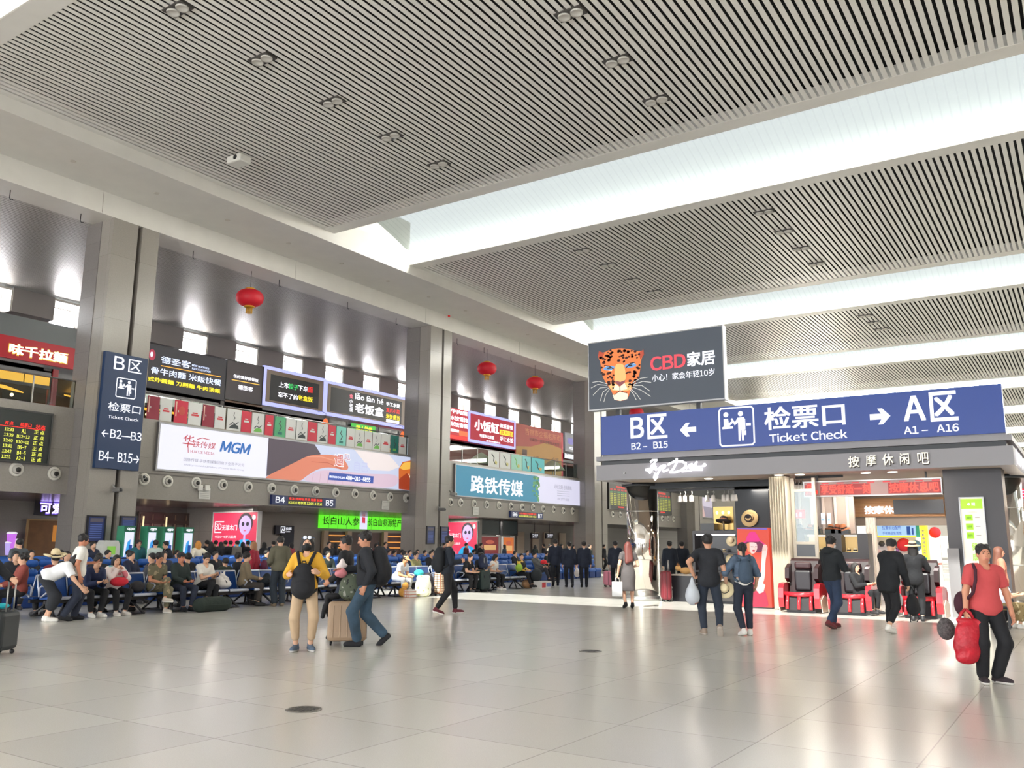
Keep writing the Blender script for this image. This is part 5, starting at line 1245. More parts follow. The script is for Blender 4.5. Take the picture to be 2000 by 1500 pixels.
# right pillar with white and green poster
a = on_y(1843, 950, 22.75); e = on_y(1958, 950, 22.75)
b = MB(); b.box(a[0], e[0], 22.75, 23.6, 0, 3.38); o = b.build('column', mat((60, 58, 62), .45)); struct(o)
b = MB(); b.box(a[0]-.02, a[0]+.22, 22.62, 22.75, 0.0, 1.55); o = b.build('pillar_cover', mat((128, 126, 128), .4)); tag(o, 'light grey cover plate at the foot of the dark kiosk pillar', 'cover plate')
S = PxSign('y', 22.7, (1874, 973), (1938, 1180), 'poster', 'tall white poster with green header and three green boxes on the dark pillar', 'poster', d=.04, panel=mat((222, 214, 200), .5, emit=.2), frame=AL, fw=.02)
GRN = mat((146, 200, 40), .5, emit=.25)
S.rect(.04, .895, .96, .99, GRN); S.disc(.38, .94, .06, .012, WH, .01); S.text('伴健', .5, .925, .65, .955, WH, .02)
for k in range(3): S.rect(.18, .78-.085*k, .5, .84-.085*k, GRN).text('按摩椅', .24, .798-.085*k, .44, .822-.085*k, mat((90, 140, 30), .5), .01).rect(.6, .808-.085*k, .8, .815-.085*k, mat((150, 146, 140), .5))
for k, t in enumerate('健康'): S.text(t, .36, .5-.1*k, .6, .57-.1*k, GRN, .02)
S.text('伴健按摩体验', .3, .855, .7, .87, mat((180, 170, 160), .5), 0); S.done()
# shops behind the chairs
WD = stripes((186, 140, 96), (150, 106, 70), 12, 'Z')
S = PxSign('y', 27.5, (1632, 975), (1846, 1008), 'shop_sign', 'slatted wooden fascia with white lit massage characters inside the kiosk', 'sign', d=.1, panel=WD)
S.rp((1745, 977), (1845, 1003), mat((30, 28, 32), .3), .06, 'dark_screen').tp('按摩休', (1689, 989), (1746, 1003), glow((250, 246, 255), 3), .06, c=.05); S.done()
b = MB(); q = on_y(1632, 1000, 27.6); q2 = on_y(1850, 1000, 27.6)
b.box(q[0]-1.2, q2[0]+1.0, 27.62, 27.8, 2.2, 3.38); b.box(q[0]-2.4, q[0]+.55, 27.62, 27.8, 0, 3.38); struct(b.build('wall_middle', mat((132, 118, 104), .5)))
a = on_y(1694, 1080, 26.4); e = on_y(1711, 1080, 26.4)
b = MB()
for k in range(6): x = a[0]+(e[0]-a[0])*k/6; b.prism([(x, 26.4, 0), (x+.03, 26.36, 0), (x+.06, 26.4, 0), (x+.06, 26.6, 0), (x, 26.6, 0)], (0, 0, 2.4))
o = b.build('folding_shutter', mat((196, 188, 176), .5)); tag(o, 'second cream shutter stack beside the yellow phone shop', 'shutter')
S = PxSign('y', 28.2, (1707, 1020), (1797, 1049), 'shop_sign', 'yellow framed phone shop sign with a pale blue screen', 'sign', d=.1, panel=mat((236, 220, 50), .4, emit=.45))
S.rect(.06, .1, .92, .88, glow((170, 206, 240), 1.0)).text('红警前沿配件', .18, .5, .6, .78, glow((40, 80, 190), .8), .02).text('手机商品生活馆', .18, .16, .6, .36, glow((40, 80, 190), .8), .02).rect(.72, .15, .8, .7, glow((30, 80, 160), .8), .01, 'phone_picture').rect(.83, .15, .87, .6, glow((30, 80, 160), .8), .01, 'phone_picture').rect(.92, 0, 1, 1, mat((30, 150, 120), .4, emit=.3), .008, 'edge'); S.done()
S = PxSign('y', 28.0, (1796, 1018), (1813, 1098), 'vertical_sign', 'tall yellow vertical shop sign with blue characters', 'sign', d=.4, panel=mat((240, 222, 40), .4, emit=.5))
for k, t in enumerate('手机商品生活馆'): S.text(t, .25, .72-.09*k, .75, .79-.09*k, mat((30, 60, 150), .4), .03)
S.rect(.1, .02, .9, .12, mat((30, 150, 120), .4, emit=.3)); S.done(); MB().box(S.pl.o[0]+.05, S.pl.o[0]+S.w-.05, 28.05, 28.35, 0, S.pl.o[2]).build('pedestal', M_ALU, S.root, S.pl.o)
S = PxSign('y', 28.6, (1700, 1044), (1846, 1177), 'shop_shelves', 'bright shelves full of small coloured goods in the phone shop', 'shelf', d=.1, panel=mat((196, 186, 182), .5, emit=.25))
rr = random.Random(5)
for i in range(7):
    S.rect(.02, .1+.12*i, .6, .115+.12*i, mat((236, 232, 228), .4), .03, 'shelf')
S.rect(.66, .1, 1, 1, glow((255, 240, 232), 1.1), .01, 'lit_wall'); S.rect(.66, .55, 1, .58, mat((200, 120, 110), .4), .03, 'shelf')
S.done()
GOODS = [((206, 40, 50), 'red'), ((90, 130, 190), 'blue'), ((130, 80, 140), 'purple'), ((70, 66, 70), 'dark grey'), ((226, 190, 190), 'pink'), ((230, 226, 220), 'white'), ((60, 120, 110), 'green')]
gproto = {}
for i, (px, py, ci, s_) in enumerate(((1765, 1064, 0, .2), (1788, 1066, 1, .17), (1748, 1078, 2, .13), (1722, 1062, 3, .09), (1736, 1060, 5, .09), (1716, 1078, 4, .08), (1728, 1080, 3, .09), (1744, 1064, 4, .08), (1718, 1094, 6, .08), (1732, 1096, 0, .08), (1826, 1040, 0, .16))):
    p = on_y(px, py, 28.48); o = MB().ball((0, 0, 0), (s_, .1, s_), 14, 9).build('plush_ball', mat(GOODS[ci][0], .8)); o.location = tuple(p)
    tag(o, '%s round goods hung on the phone shop display, %s from the white shutter' % (GOODS[ci][1], ['seventh', 'tenth', 'sixth', 'second', 'fourth', 'first', 'third', 'fifth', 'eighth', 'ninth', 'eleventh'][i]), 'goods', 'goods in the phone shop')
# glass partition behind the hat cabinet; brown grey stands for its reflections
pa_ = on_y(1530, 1000, 25.9)[0]; pb_ = on_y(1668, 1000, 25.9)[0]
MB().box(pa_, pb_, 25.9, 26.0, 0, 3.38).build('partition', mat((140, 124, 112), .3)); pt_ = tag(bpy.data.objects['partition'], 'brown grey partition with battens behind the hat cabinet', 'partition')
for k in range(6): x_ = pa_+(pb_-pa_)*(k+.5)/6; MB().box(x_-.03, x_+.03, 25.84, 25.9, 0, 3.38).build('batten', mat((176, 160, 146), .3), pt_)
S = PxSign('y', 25.82, (1549, 996), (1572, 1012), 'lit_advert', 'small red lit advert seen through the glazed door', 'advert', d=.04, panel=glow((226, 60, 60), 1.0)); S.rect(.2, .2, .35, .6, glow((240, 160, 220), 1.2)).rect(.55, .2, .75, .7, glow((240, 160, 220), 1.2)); S.done()
for k, (xa_, xb_) in enumerate(((1603, 1612), (1615, 1623))):
    S = PxSign('y', 25.82, (xa_, 1002), (xb_, 1024), 'notice', ['white notice on the partition, nearer the glazed door', 'white notice on the partition, nearer the white shutter'][k], 'notice', d=.03, panel=mat((216, 222, 230), .5, emit=.2)); S.rect(.2, .3, .8, .5, mat((130, 170, 210), .5)); S.done()
# shops behind the right pillar
S = PxSign('y', 29.0, (1984, 955), (2040, 973), 'shop_sign', 'small red lit shop sign by the edge, beyond the dark pillar', 'sign', d=.1, panel=glow((226, 30, 60), 1.2)); S.text('正品', .08, .15, .6, .85, glow((220, 190, 255), 1.6), .03); S.done()
b = MB(); b.box(-1.2, 6, 29.1, 29.3, 0, 3.6); o = b.build('shop_wall', mat((186, 150, 120), .5, emit=.1)); tag(o, 'tan shop wall beyond the dark pillar', 'wall panel')
for k in range(3):
    o = MB().box(.6, 1.6, 28.95, 29.05, .5+.8*k, 1.1+.8*k).build('lit_advert', glow(((226, 60, 60), (240, 236, 230), (220, 80, 90))[k], .9)); tag(o, ['low red', 'middle white', 'upper pink'][k] + ' lit panel on the tan shop wall', 'panel')

# lamps at the kiosk's fixtures, plus fill lamps added to brighten dark interiors
def lamp(p, e, col=(1, .9, .76), r=.25, kind='AREA'):
    l = bpy.data.lights.new('lamp_and_fill', kind); l.energy = e; l.color = col
    if kind == 'AREA': l.shape = 'DISK'; l.size = r*2
    else: l.shadow_soft_size = r
    o = bpy.data.objects.new('lamp_and_fill', l); COL.objects.link(o); o.location = p
for x in (-9.6, -7.6): lamp((x, 24.0, 3.12), 7)
for x in (-5.9, -4.6, -3.4): lamp((x, 22.0, 3.32), 10)
for x in (-5.5, -3.8, -2.2): lamp((x, 25.2, 3.3), 26, (1, .95, .9))  # fill added to brighten the dark shop interiors
lamp((-3.0, 27.9, 2.9), 22, (1, .97, .95)); lamp((-.6, 25.5, 3.3), 20); lamp((.6, 27.5, 3.2), 30)  # more added fill for the shops further back
for y in (23, 26, 30, 33): lamp((-33.2, y, 3.15), 25, (1, .93, .85), .4)  # fill added under the balcony, no fixtures there
for y in (8, 41, 44, 48, 52): lamp((-33.5, y, 3.15), 25, (1, .93, .85), .4)  # same added fill along the other bays
# ------------------------------------------------------------------ soft shapes: smooth unions of tapered limbs, meshed as one surface
def RX(a): c, s = math.cos(a), math.sin(a); return np.array([[1,0,0],[0,c,-s],[0,s,c]])
def RY(a): c, s = math.cos(a), math.sin(a); return np.array([[c,0,s],[0,1,0],[-s,0,c]])
def RZ(a): c, s = math.cos(a), math.sin(a); return np.array([[c,-s,0],[s,c,0],[0,0,1]])
V3 = lambda *a: np.array(a, float)
def cap(a, b, ra, rb=None, k=.02): return ('c', np.array(a, float), np.array(b, float), ra, ra if rb is None else rb, k)
def ell(c, r, R=None, k=.02): return ('e', np.array(c, float), np.array(r, float), np.eye(3) if R is None else R, k)
def grow(prims, t, k=None):
    out = []
    for p in prims:
        if p[0] == 'c': out.append(('c', p[1], p[2], p[3]+t, p[4]+t, p[5] if k is None else k))
        else: out.append(('e', p[1], p[2]+t, p[3], p[4] if k is None else k))
    return out
def prim_d(p, Q):
    if p[0] == 'c':
        a, b, ra, rb = p[1:5]; ba = b-a; L = max(1e-9, ba@ba)
        h = np.clip(((Q-a)@ba)/L, 0, 1)
        return np.linalg.norm(Q-a-h[..., None]*ba, axis=-1)-(ra+(rb-ra)*h)
    q = (Q-p[1])@p[3]; r = p[2]
    k0 = np.linalg.norm(q/r, axis=-1); k1 = np.linalg.norm(q/(r*r), axis=-1)
    return k0*(k0-1)/np.maximum(k1, 1e-6)
def soft_mesh(prims, h, cuts=(), holes=()):
    """prims joined smoothly; cuts: (point, normal) keep the side the normal points away from; holes: prims carved out"""
    lo = np.full(3, 1e9); hi = -lo
    bb = []
    for p in prims:
        if p[0] == 'c': l = np.minimum(p[1]-p[3], p[2]-p[4]); u = np.maximum(p[1]+p[3], p[2]+p[4])
        else: e = np.abs(p[3])@p[2]; l = p[1]-e; u = p[1]+e
        bb.append((l, u)); lo = np.minimum(lo, l); hi = np.maximum(hi, u)
    lo -= 3*h; n = np.ceil((hi+3*h-lo)/h).astype(int)+1
    D = np.full(n, 9.0, dtype=np.float32)
    ax = [lo[i]+h*np.arange(n[i]) for i in range(3)]
    for p, (l, u) in zip(prims, bb):
        k = p[-1]; m = k+3*h
        i0 = np.maximum(0, np.floor((l-m-lo)/h).astype(int)); i1 = np.minimum(n, np.ceil((u+m-lo)/h).astype(int)+1)
        s = tuple(slice(a, b) for a, b in zip(i0, i1))
        Q = np.stack(np.meshgrid(ax[0][s[0]], ax[1][s[1]], ax[2][s[2]], indexing='ij'), -1)
        d = prim_d(p, Q); o = D[s]
        hh = np.clip(.5+.5*(o-d)/k, 0, 1)
        D[s] = o*(1-hh)+d*hh-k*hh*(1-hh)
    if len(cuts) or len(holes):
        Q = np.stack(np.meshgrid(*ax, indexing='ij'), -1)
        for (c, nn) in cuts: D = np.maximum(D, (Q-np.array(c, float))@np.array(nn, float))
        for p in holes: D = np.maximum(D, -prim_d(p, Q))
    s = D < 0
    c8 = np.zeros(np.array(n)-1, np.int8)
    for i in (0, 1):
        for j in (0, 1):
            for k in (0, 1): c8 += s[i:n[0]-1+i, j:n[1]-1+j, k:n[2]-1+k]
    act = (c8 > 0) & (c8 < 8); idx = np.full(act.shape, -1); I = np.argwhere(act); idx[act] = np.arange(len(I))
    P = np.zeros((len(I), 3)); N = np.zeros(len(I))
    for axn in range(3):
        for u in (0, 1):
            for w_ in (0, 1):
                a = np.zeros(3, int); o1, o2 = [q for q in range(3) if q != axn]; a[o1] = u; a[o2] = w_; b = a.copy(); b[axn] = 1
                va = D[tuple((I+a).T)]; vb = D[tuple((I+b).T)]; m = (va < 0) != (vb < 0)
                t = np.where(m, va/np.where(m, va-vb, 1), 0)
                pp = np.repeat(a[None].astype(float), len(I), 0); pp[:, axn] = t
                P += pp*m[:, None]; N += m
    V = lo+h*(I+P/np.maximum(N, 1)[:, None])
    F = []
    for axn in range(3):
        o1, o2 = (axn+1) % 3, (axn+2) % 3
        sl0 = [slice(None)]*3; sl1 = [slice(None)]*3
        sl0[axn] = slice(0, -1); sl1[axn] = slice(1, None)
        for q in (o1, o2): sl0[q] = slice(1, -1); sl1[q] = slice(1, -1)
        A = s[tuple(sl0)]; B = s[tuple(sl1)]
        ch = np.argwhere(A != B)
        if not len(ch): continue
        fl = A[tuple(ch.T)]
        base = ch.copy(); base[:, o1] += 1; base[:, o2] += 1
        def cell(d1, d2):
            q = base.copy(); q[:, o1] -= d1; q[:, o2] -= d2; return idx[tuple(q.T)]
        q = np.stack([cell(1, 1), cell(0, 1), cell(0, 0), cell(1, 0)], 1)
        q[~fl] = q[~fl][:, ::-1]
        F.append(q)
    return V, np.concatenate(F) if F else np.zeros((0, 4), int)
def soft(name, prims, h, m, parent=None, cuts=(), holes=(), loc=None, scale=1.0):
    V, F = soft_mesh(prims, h, cuts, holes)
    me = bpy.data.meshes.new(name); V = V*scale
    me.vertices.add(len(V)); me.vertices.foreach_set('co', V.astype(np.float32).ravel())
    me.loops.add(F.size); me.loops.foreach_set('vertex_index', F.astype(np.int32).ravel())
    me.polygons.add(len(F)); me.polygons.foreach_set('loop_start', np.arange(0, F.size, 4, dtype=np.int32))
    try: me.polygons.foreach_set('loop_total', np.full(len(F), 4, dtype=np.int32))
    except Exception: pass
    me.polygons.foreach_set('use_smooth', np.ones(len(F), bool))
    me.update(calc_edges=True); me.materials.append(m)
    o = bpy.data.objects.new(name, me); COL.objects.link(o)
    if parent is not None: o.parent = parent
    if loc is not None: o.location = loc
    return o
def unit(v): return v/(np.linalg.norm(v)+1e-9)
def ik(S, T, a, b, pole):
    d = T-S; L = np.linalg.norm(d)
    if L > (a+b)*.995: T = S+d/L*(a+b)*.995; d = T-S; L = np.linalg.norm(d)
    x = (a*a-b*b+L*L)/(2*L); y = math.sqrt(max(1e-6, a*a-x*x)); u = d/L
    p = np.array(pole, float); p = unit(p-(p@u)*u)
    return S+u*x+p*y, T

SKIN = (214, 168, 140)
def person(label, loc, rz, H=1.70, det=1, w=1.0, girth=1.0, pelvis=(0, 0, .93), lean=0.0, twist=0.0, side=0.0, head=(0, 0), neck=0.0,
           hands=None, thumbs=None, poles=None, curl=(.35, .35), feet=None, kneepole=(None, None), skin=SKIN,
           top='tee', topm=None, hem=.86, loose=.0, bottom='trousers', botm=None, leglen=.10, legw=.0, shoe=None, sole=None,
           hair='short', hairm=None, mask=None, collar=None, group=None, name='person', undertop=None, cap=None):
    """one figure facing local +Y; joints are given for a 1.70 m body and scaled to H"""
    sc = H/1.70
    res = {2: .0085, 1: .0125, 0: .019}[det]
    r = thing(name, label, 'person', loc, rz, group)
    pel = V3(*pelvis)
    Rt = RZ(twist)@RY(side)@RX(-lean)
    U = lambda x, y, z: pel+Rt@V3(x, y, z-.93)
    sw = .172*w
    R2 = Rt
    tors = [ell(U(0, 0, .93), (.150*girth, .108*girth, .12), R2, .05), ell(U(0, .008, 1.07), (.128*girth, .100*girth, .14), R2, .05),
            ell(U(0, .0, 1.25), (.152*w*girth**.5, .108*girth**.6, .17), R2, .05), ('c', U(-.115*w, -.01, 1.375), U(.115*w, -.01, 1.375), .058, .058, .05)]
    nb = U(0, -.012, 1.40); hp, hy = head
    Rh = Rt@RX(lean*.75+neck)@RZ(hy)@RX(-hp)
    hc = nb+Rt@RX(lean*.35)@V3(0, .018, .165)
    hd = lambda x, y, z: hc+Rh@V3(x, y, z)
    headp = [ell(hd(0, -.008, .02), (.074, .094, .098), Rh, .02), ell(hd(0, .022, -.045), (.056, .064, .068), Rh, .03), ('c', nb+(hc-nb)*(-.1), hd(0, -.012, -.05), .054, .05, .03)]
    if det >= 1:
        headp += [('c', hd(0, .086, .0), hd(0, .104, -.026), .008, .014, .012), ell(hd(0, .078, -.062), (.022, .014, .011), Rh, .01)]
        for s in (-1, 1): headp += [ell(hd(s*.076, -.005, -.012), (.010, .02, .032), Rh, .006)]
        headp += [('c', hd(-.035, .083, .022), hd(.035, .083, .022), .009, .009, .014)]
    # arms
    arms = []; handp = []; A = {}
    hands = hands or {}
    for i, s in enumerate((-1, 1)):
        S = U(s*sw, -.012, 1.365)
        T = hands[s] if s in hands else None
        T = U(s*(sw+.07), .02, .83) if T is None else V3(*T)
        pole = (poles or {}).get(s, (s*.45, -1, -.25))
        E, T = ik(S, T, .285, .25, Rt@V3(*pole) if False else V3(*pole))
        A[s] = (S, E, T)
        arms += [('c', S, E, .050*girth**.4, .042, .02), ('c', E, T, .041, .028, .02)]
        d = unit(T-E); l = V3(*((thumbs or {}).get(s, (0, 1, .0)))); l = unit(l-(l@d)*d); nrm = np.cross(l, d)*s
        cu = curl[i]
        if det == 0: handp += [ell(T+d*.075, (.04, .02, .085), np.stack([l, nrm, d], 1), .015)]
        else:
            handp += [('c', T, T+d*.02, .027, .03, .015), ell(T+d*.055, (.040, .0165, .050), np.stack([l, nrm, d], 1), .012)]
            for q, (off, L) in enumerate(((.028, .068), (.0095, .076), (-.0095, .070), (-.027, .055))):
                b0 = T+d*.088+l*off; d1 = unit(d*math.cos(cu)+nrm*math.sin(cu)); d2 = unit(d*math.cos(cu*2.3)+nrm*math.sin(cu*2.3))
                m1 = b0+d1*L*.52; handp += [('c', b0-d*.02, m1, .0105, .0095, .004), ('c', m1, m1+d2*L*.48, .0095, .0078, .004)]
            t0 = T+d*.025+l*.022; t1 = t0+unit(d*.75+l*.75+nrm*.35)*.042; t2 = t1+unit(d*1.0+l*.25+nrm*(.3+cu*.4))*.034
            handp += [('c', t0, t1, .014, .011, .008), ('c', t1, t2, .011, .009, .004)]
    # legs
    feet = feet or {-1: ((-.095, 0), 0, 0), 1: ((.095, 0), 0, 0)}
    legs = []; LG = {}; shoes = []
    for s in (-1, 1):
        f = feet[s]; fx = f[0]; yaw, pit = f[1], f[2]; lift = f[3] if len(f) > 3 else 0.0
        hip = pel+RZ(twist*.5)@V3(s*.088, 0, -.035)
        Rf = RZ(yaw)@RX(pit)
        foot0 = V3(fx[0], fx[1], lift); ank = foot0+V3(0, 0, .0)+Rf@V3(0, -.05, .088) if pit == 0 else foot0+Rf@V3(0, -.05, .088)
        kp = kneepole[0 if s < 0 else 1]; kp = V3(*kp) if kp is not None else RZ(yaw)@V3(s*.12, 1, .2)
        K, ank2 = ik(hip, ank, .425, .425, kp)
        LG[s] = (hip, K, ank2)
        legs += [('c', hip, K, .083*girth**.5, .056, .03), ('c', K, ank2, .053, .036, .02), ell(K+(ank2-K)*.3+Rf@V3(0, -.012, 0), (.044, .046, .09), np.stack([Rf[:, 0], unit(np.cross(unit(ank2-K), Rf[:, 0])), unit(ank2-K)], 1), .03)]
        fl = foot0+(ank2-ank); g = lambda x, y, z: fl+Rf@V3(x, y, z)
        shoes.append((s, [('c', g(0, -.075, .042), g(s*.012, .115, .036), .042, .038, .02), ('c', g(0, -.06, .045), g(0, -.055, .10), .042, .044, .03), ell(g(s*.006, .04, .045), (.046, .08, .040), Rf, .03)], fl, Rf))
    bodyp = [(p[:-1]+(p[-1],)) for p in tors]+headp+arms+handp+legs
    sm = mat(skin, .55, spec=.35, name='skin')
    calves = {s: p for s, p in zip((-1, 1), legs[2::3])}
    soft('body', bodyp, res, sm, r, scale=sc)
    # eyes, brows, lips
    if det >= 1:
        for s in (-1, 1):
            soft('eye', [ell(hd(s*.031, .083, .006), (.012, .006, .0055), Rh, .003)], .0035, mat((50, 38, 34), .25), r, scale=sc)
            soft('eyebrow', [('c', hd(s*.017, .092, .027), hd(s*.046, .08, .028), .0045, .003, .003)], .0035, mat((44, 34, 30), .8), r, scale=sc)
        if mask is None and det >= 2: soft('lips', [('c', hd(-.016, .091, -.062), hd(.016, .091, -.062), .006, .006, .004), ell(hd(0, .093, -.066), (.012, .006, .005), Rh, .004)], .0035, mat((186, 104, 94), .5), r, scale=sc)
    if mask is not None:
        soft('face_mask', grow([ell(hd(0, .03, -.045), (.062, .072, .058), Rh, .02), ell(hd(0, .09, -.03), (.02, .02, .03), Rh, .03)], .006), min(res, .01), mat(mask, .8), r, cuts=[(hd(0, 0, -.003), Rh@V3(0, -.25, 1)), (hd(0, .018, 0), Rh@V3(0, -1, 0)), (hd(0, 0, -.112), Rh@V3(0, 0, -1))], scale=sc)
    # clothes
    if top:
        sl = {'tee': (.62, 0), 'long': (1, .93), 'jacket': (1, .96), 'vest': (0, 0), 'dress': (.45, 0)}[top]
        th = {'tee': .015, 'long': .016, 'jacket': .026, 'vest': .014, 'dress': .015}[top]+loose
        tp = grow(tors, th, .05)
        hz = hem
        tp += [('c', U(0, .005, hz+.06), U(0, .005, 1.0), (.118+loose)*girth+.02, .125*girth, .08)]
        tp[-1] = ell(U(0, .004, (hz+1.04)/2), (.152*girth+th*.9, .114*girth+th*.9, max(.14, (1.04-hz)*.75)), R2, .06)
        for s in (-1, 1):
            S, E, T = A[s]
            if sl[0] > 0: tp += [('c', S, S+(E-S)*min(1, sl[0]), .058*girth**.4+th*.6, .052+th*.7, .03)]
            if sl[1] > 0: tp += [('c', E, E+(T-E)*sl[1], .046+th*.55, .037+th*.55, .02)]
        cuts = [(U(0, 0, hz), Rt@V3(0, 0, -1))]
        holes = [('c', U(0, .012, 1.415), U(0, .0, 1.62), .068, .075, .01), ('c', U(0, .055, 1.40), U(0, .1, 1.44), .045, .05, .01)]
        for s in (-1, 1):
            S, E, T = A[s]
            e = S+(E-S)*sl[0] if sl[1] == 0 else E+(T-E)*sl[1]
            d = unit(E-S) if sl[1] == 0 else unit(T-E)
            if sl[0] > 0: holes.append(('c', e+d*.075, e+d*.13, .075, .075, .01))
        hm = {2: .011, 1: .0145, 0: .02}[det]
        if top == 'dress':
            kz = hem
            tp += [ell(V3(pel[0], pel[1]-.01, .80), (.175, .135, .2), None, .08), ('c', V3(pel[0], pel[1], .78), V3(pel[0], pel[1]+.0, hem-.05), .15, .185, .06)]
            cuts = [((0, 0, hem), (0, 0, -1))]
        soft('dress' if top == 'dress' else 'jacket' if top == 'jacket' else 'top', tp, hm, topm or mat((200, 200, 200), .85), r, cuts, holes, scale=sc)
        if collar is not None:
            soft('collar', [('c', U(0, -.03, 1.40), U(0, -.025, 1.435), .074, .076, .02)], hm, mat(collar, .8), r, holes=[('c', U(0, .0, 1.38), U(0, .03, 1.6), .06, .062, .01)], cuts=[(U(0, 0, 1.45), Rt@V3(0, -.2, 1))], scale=sc)
    if bottom in ('trousers', 'shorts', 'skirt'):
        bp = grow([tors[0]], .012, .05)
        for s in (-1, 1):
            hip, K, an = LG[s]
            if bottom != 'shorts': bp += grow([calves[s]], .016+legw*.5)
            if bottom == 'trousers':
                e = an+V3(0, 0, leglen-.10); e = K+(an-K)*max(.2, 1-(leglen-.02)/.42)
                bp += [('c', hip, K, .096*girth**.5+legw*.4, .074+legw*.6, .035), ('c', K, e, .073+legw*.8, .058+legw, .03)]
            elif bottom == 'shorts': bp += [('c', hip, hip+(K-hip)*.85, .096*girth**.5, .086, .03)]
            else: bp += [('c', hip, K, .10, .105, .09), ('c', K, K+(an-K)*.45, .105, .10, .09)]
        soft('skirt' if bottom == 'skirt' else bottom, bp, {2: .011, 1: .0145, 0: .02}[det], botm or mat((40, 44, 54), .85), r, scale=sc)
    sh = shoe or mat((40, 38, 40), .6)
    for (s, pr, fl, Rf) in shoes:
        up = Rf@V3(0, 0, 1)
        o = soft('shoe', pr, {2: .009, 1: .013, 0: .02}[det], sh, r, cuts=[(fl+up*.004, -up), (fl+up*.115, up)], scale=sc)
        if sole is not None and det >= 1:
            soft('sole', grow(pr[:1]+pr[2:], .007), {2: .0075, 1: .011, 0: .02}[det], sole, o, cuts=[(fl, -up), (fl+up*.03, up)], scale=sc)
    # hair
    hm = {2: .009, 1: .012, 0: .018}[det]; hmat = hairm or mat((30, 26, 26), .6, bump=.3, bscale=90)
    if hair and hair != 'bald':
        hp_ = [ell(hd(0, -.016, .035), (.086, .104, .098), Rh, .02)]
        face = [ell(hd(0, .085, -.045), (.074, .085, .105), Rh, .01)]
        cuts = [(hd(0, 0, -.075), Rh@V3(0, .45, -1))] if hair in ('short', 'bun', 'pony') else []
        if hair == 'short': face.append(ell(hd(0, .108, .0), (.085, .07, .07), Rh, .01))
        if hair == 'short' and det >= 1:
            rr = random.Random(int(abs(loc[0]*37+loc[1]*11)*10))
            for q in range(26):
                a = rr.uniform(-.4, PI+.4) if q % 3 else rr.uniform(0, 2*PI); t = rr.uniform(.25, 1); cr = math.sqrt(max(0, 1-t*t*.95))
                hp_ += [ell(hd(.078*math.cos(a)*cr, -.016-.094*math.sin(a)*cr, .035+.09*t), (.026, .026, .022), None, .012)]
        if hair in ('long', 'bob'):
            e = -.16 if hair == 'bob' else -.34
            hp_ += [('c', hd(q_*.035, -.04, -.02), U(q_*.055, -.115, 1.54+e+.03*q_) if hair == 'long' else hd(q_*.035, -.05, e), .07, .05, .03) for q_ in (-1, 0, 1)]
            for s in (-1, 1): hp_ += [('c', hd(s*.07, -.012, .01), hd(s*.085, -.005, max(e, -.2)), .034, .032, .03)]
            face.append(('c', hd(0, .085, -.05), hd(0, .075, -.25), .068, .055, .01)); face.append(ell(hd(0, .12, .02), (.052, .06, .062), Rh, .01))
        if hair == 'pony': hp_ += [ell(hd(0, -.115, .05), (.03, .03, .03), None, .02), ('c', hd(0, -.13, .04), hd(0, -.135, -.2), .034, .02, .02)]
        if hair == 'bun': hp_ += [ell(hd(0, -.115, .06), (.045, .04, .045), None, .01)]
        if hair == 'curly':
            rr = random.Random(int(abs(loc[0])*100))
            for q in range(34):
                a = rr.uniform(0, 2*PI); t = rr.uniform(-.25, 1); hp_ += [ell(hd(.088*math.cos(a)*math.sqrt(1-t*t*.9), -.02+.1*math.sin(a)*math.sqrt(1-t*t*.9), .035+.1*t), (.024, .024, .024), None, .012)]
        soft('hair', hp_, hm, hmat, r, cuts, face, scale=sc)
    if cap is not None:
        soft('cap', [ell(hd(0, -.01, .05), (.092, .11, .085), Rh, .01), ell(hd(0, .12, .052), (.07, .075, .012), Rh, .02)], hm, cap, r, cuts=[(hd(0, 0, .035), Rh@V3(0, -.05, -1))], scale=sc)
    r['H'] = H
    W = Matrix.Rotation(rz, 3, 'Z')
    def place(x, y, z):
        p = W@Vector((x*sc, y*sc, z*sc)); return V3(loc[0]+p[0], loc[1]+p[1], (loc[2] if len(loc) > 2 else 0)+p[2])
    info = dict(root=r, place=place, U=U, A=A, hd=hd, LG=LG, sc=sc, Rt=Rt, Rh=Rh, rz=rz)
    return info
def facing(fx, fy): return math.atan2(-fx, fy)
CR_ = V3(.8344, .5511, 0); CF_ = V3(-.543, .8194, 0)        # across and away, as seen by the camera
def toward(a, b): v = CR_*a+CF_*b; return facing(v[0], v[1])
def ground(px, py): p = on_z(px, py, 0); return (p[0], p[1], 0.0)
def held(I, local, name, label, cat, group=None):
    """a thing carried by a person: its own root, standing at a point of the person's frame"""
    p = I['place'](*local); return thing(name, label, cat, p, I['rz'], group)
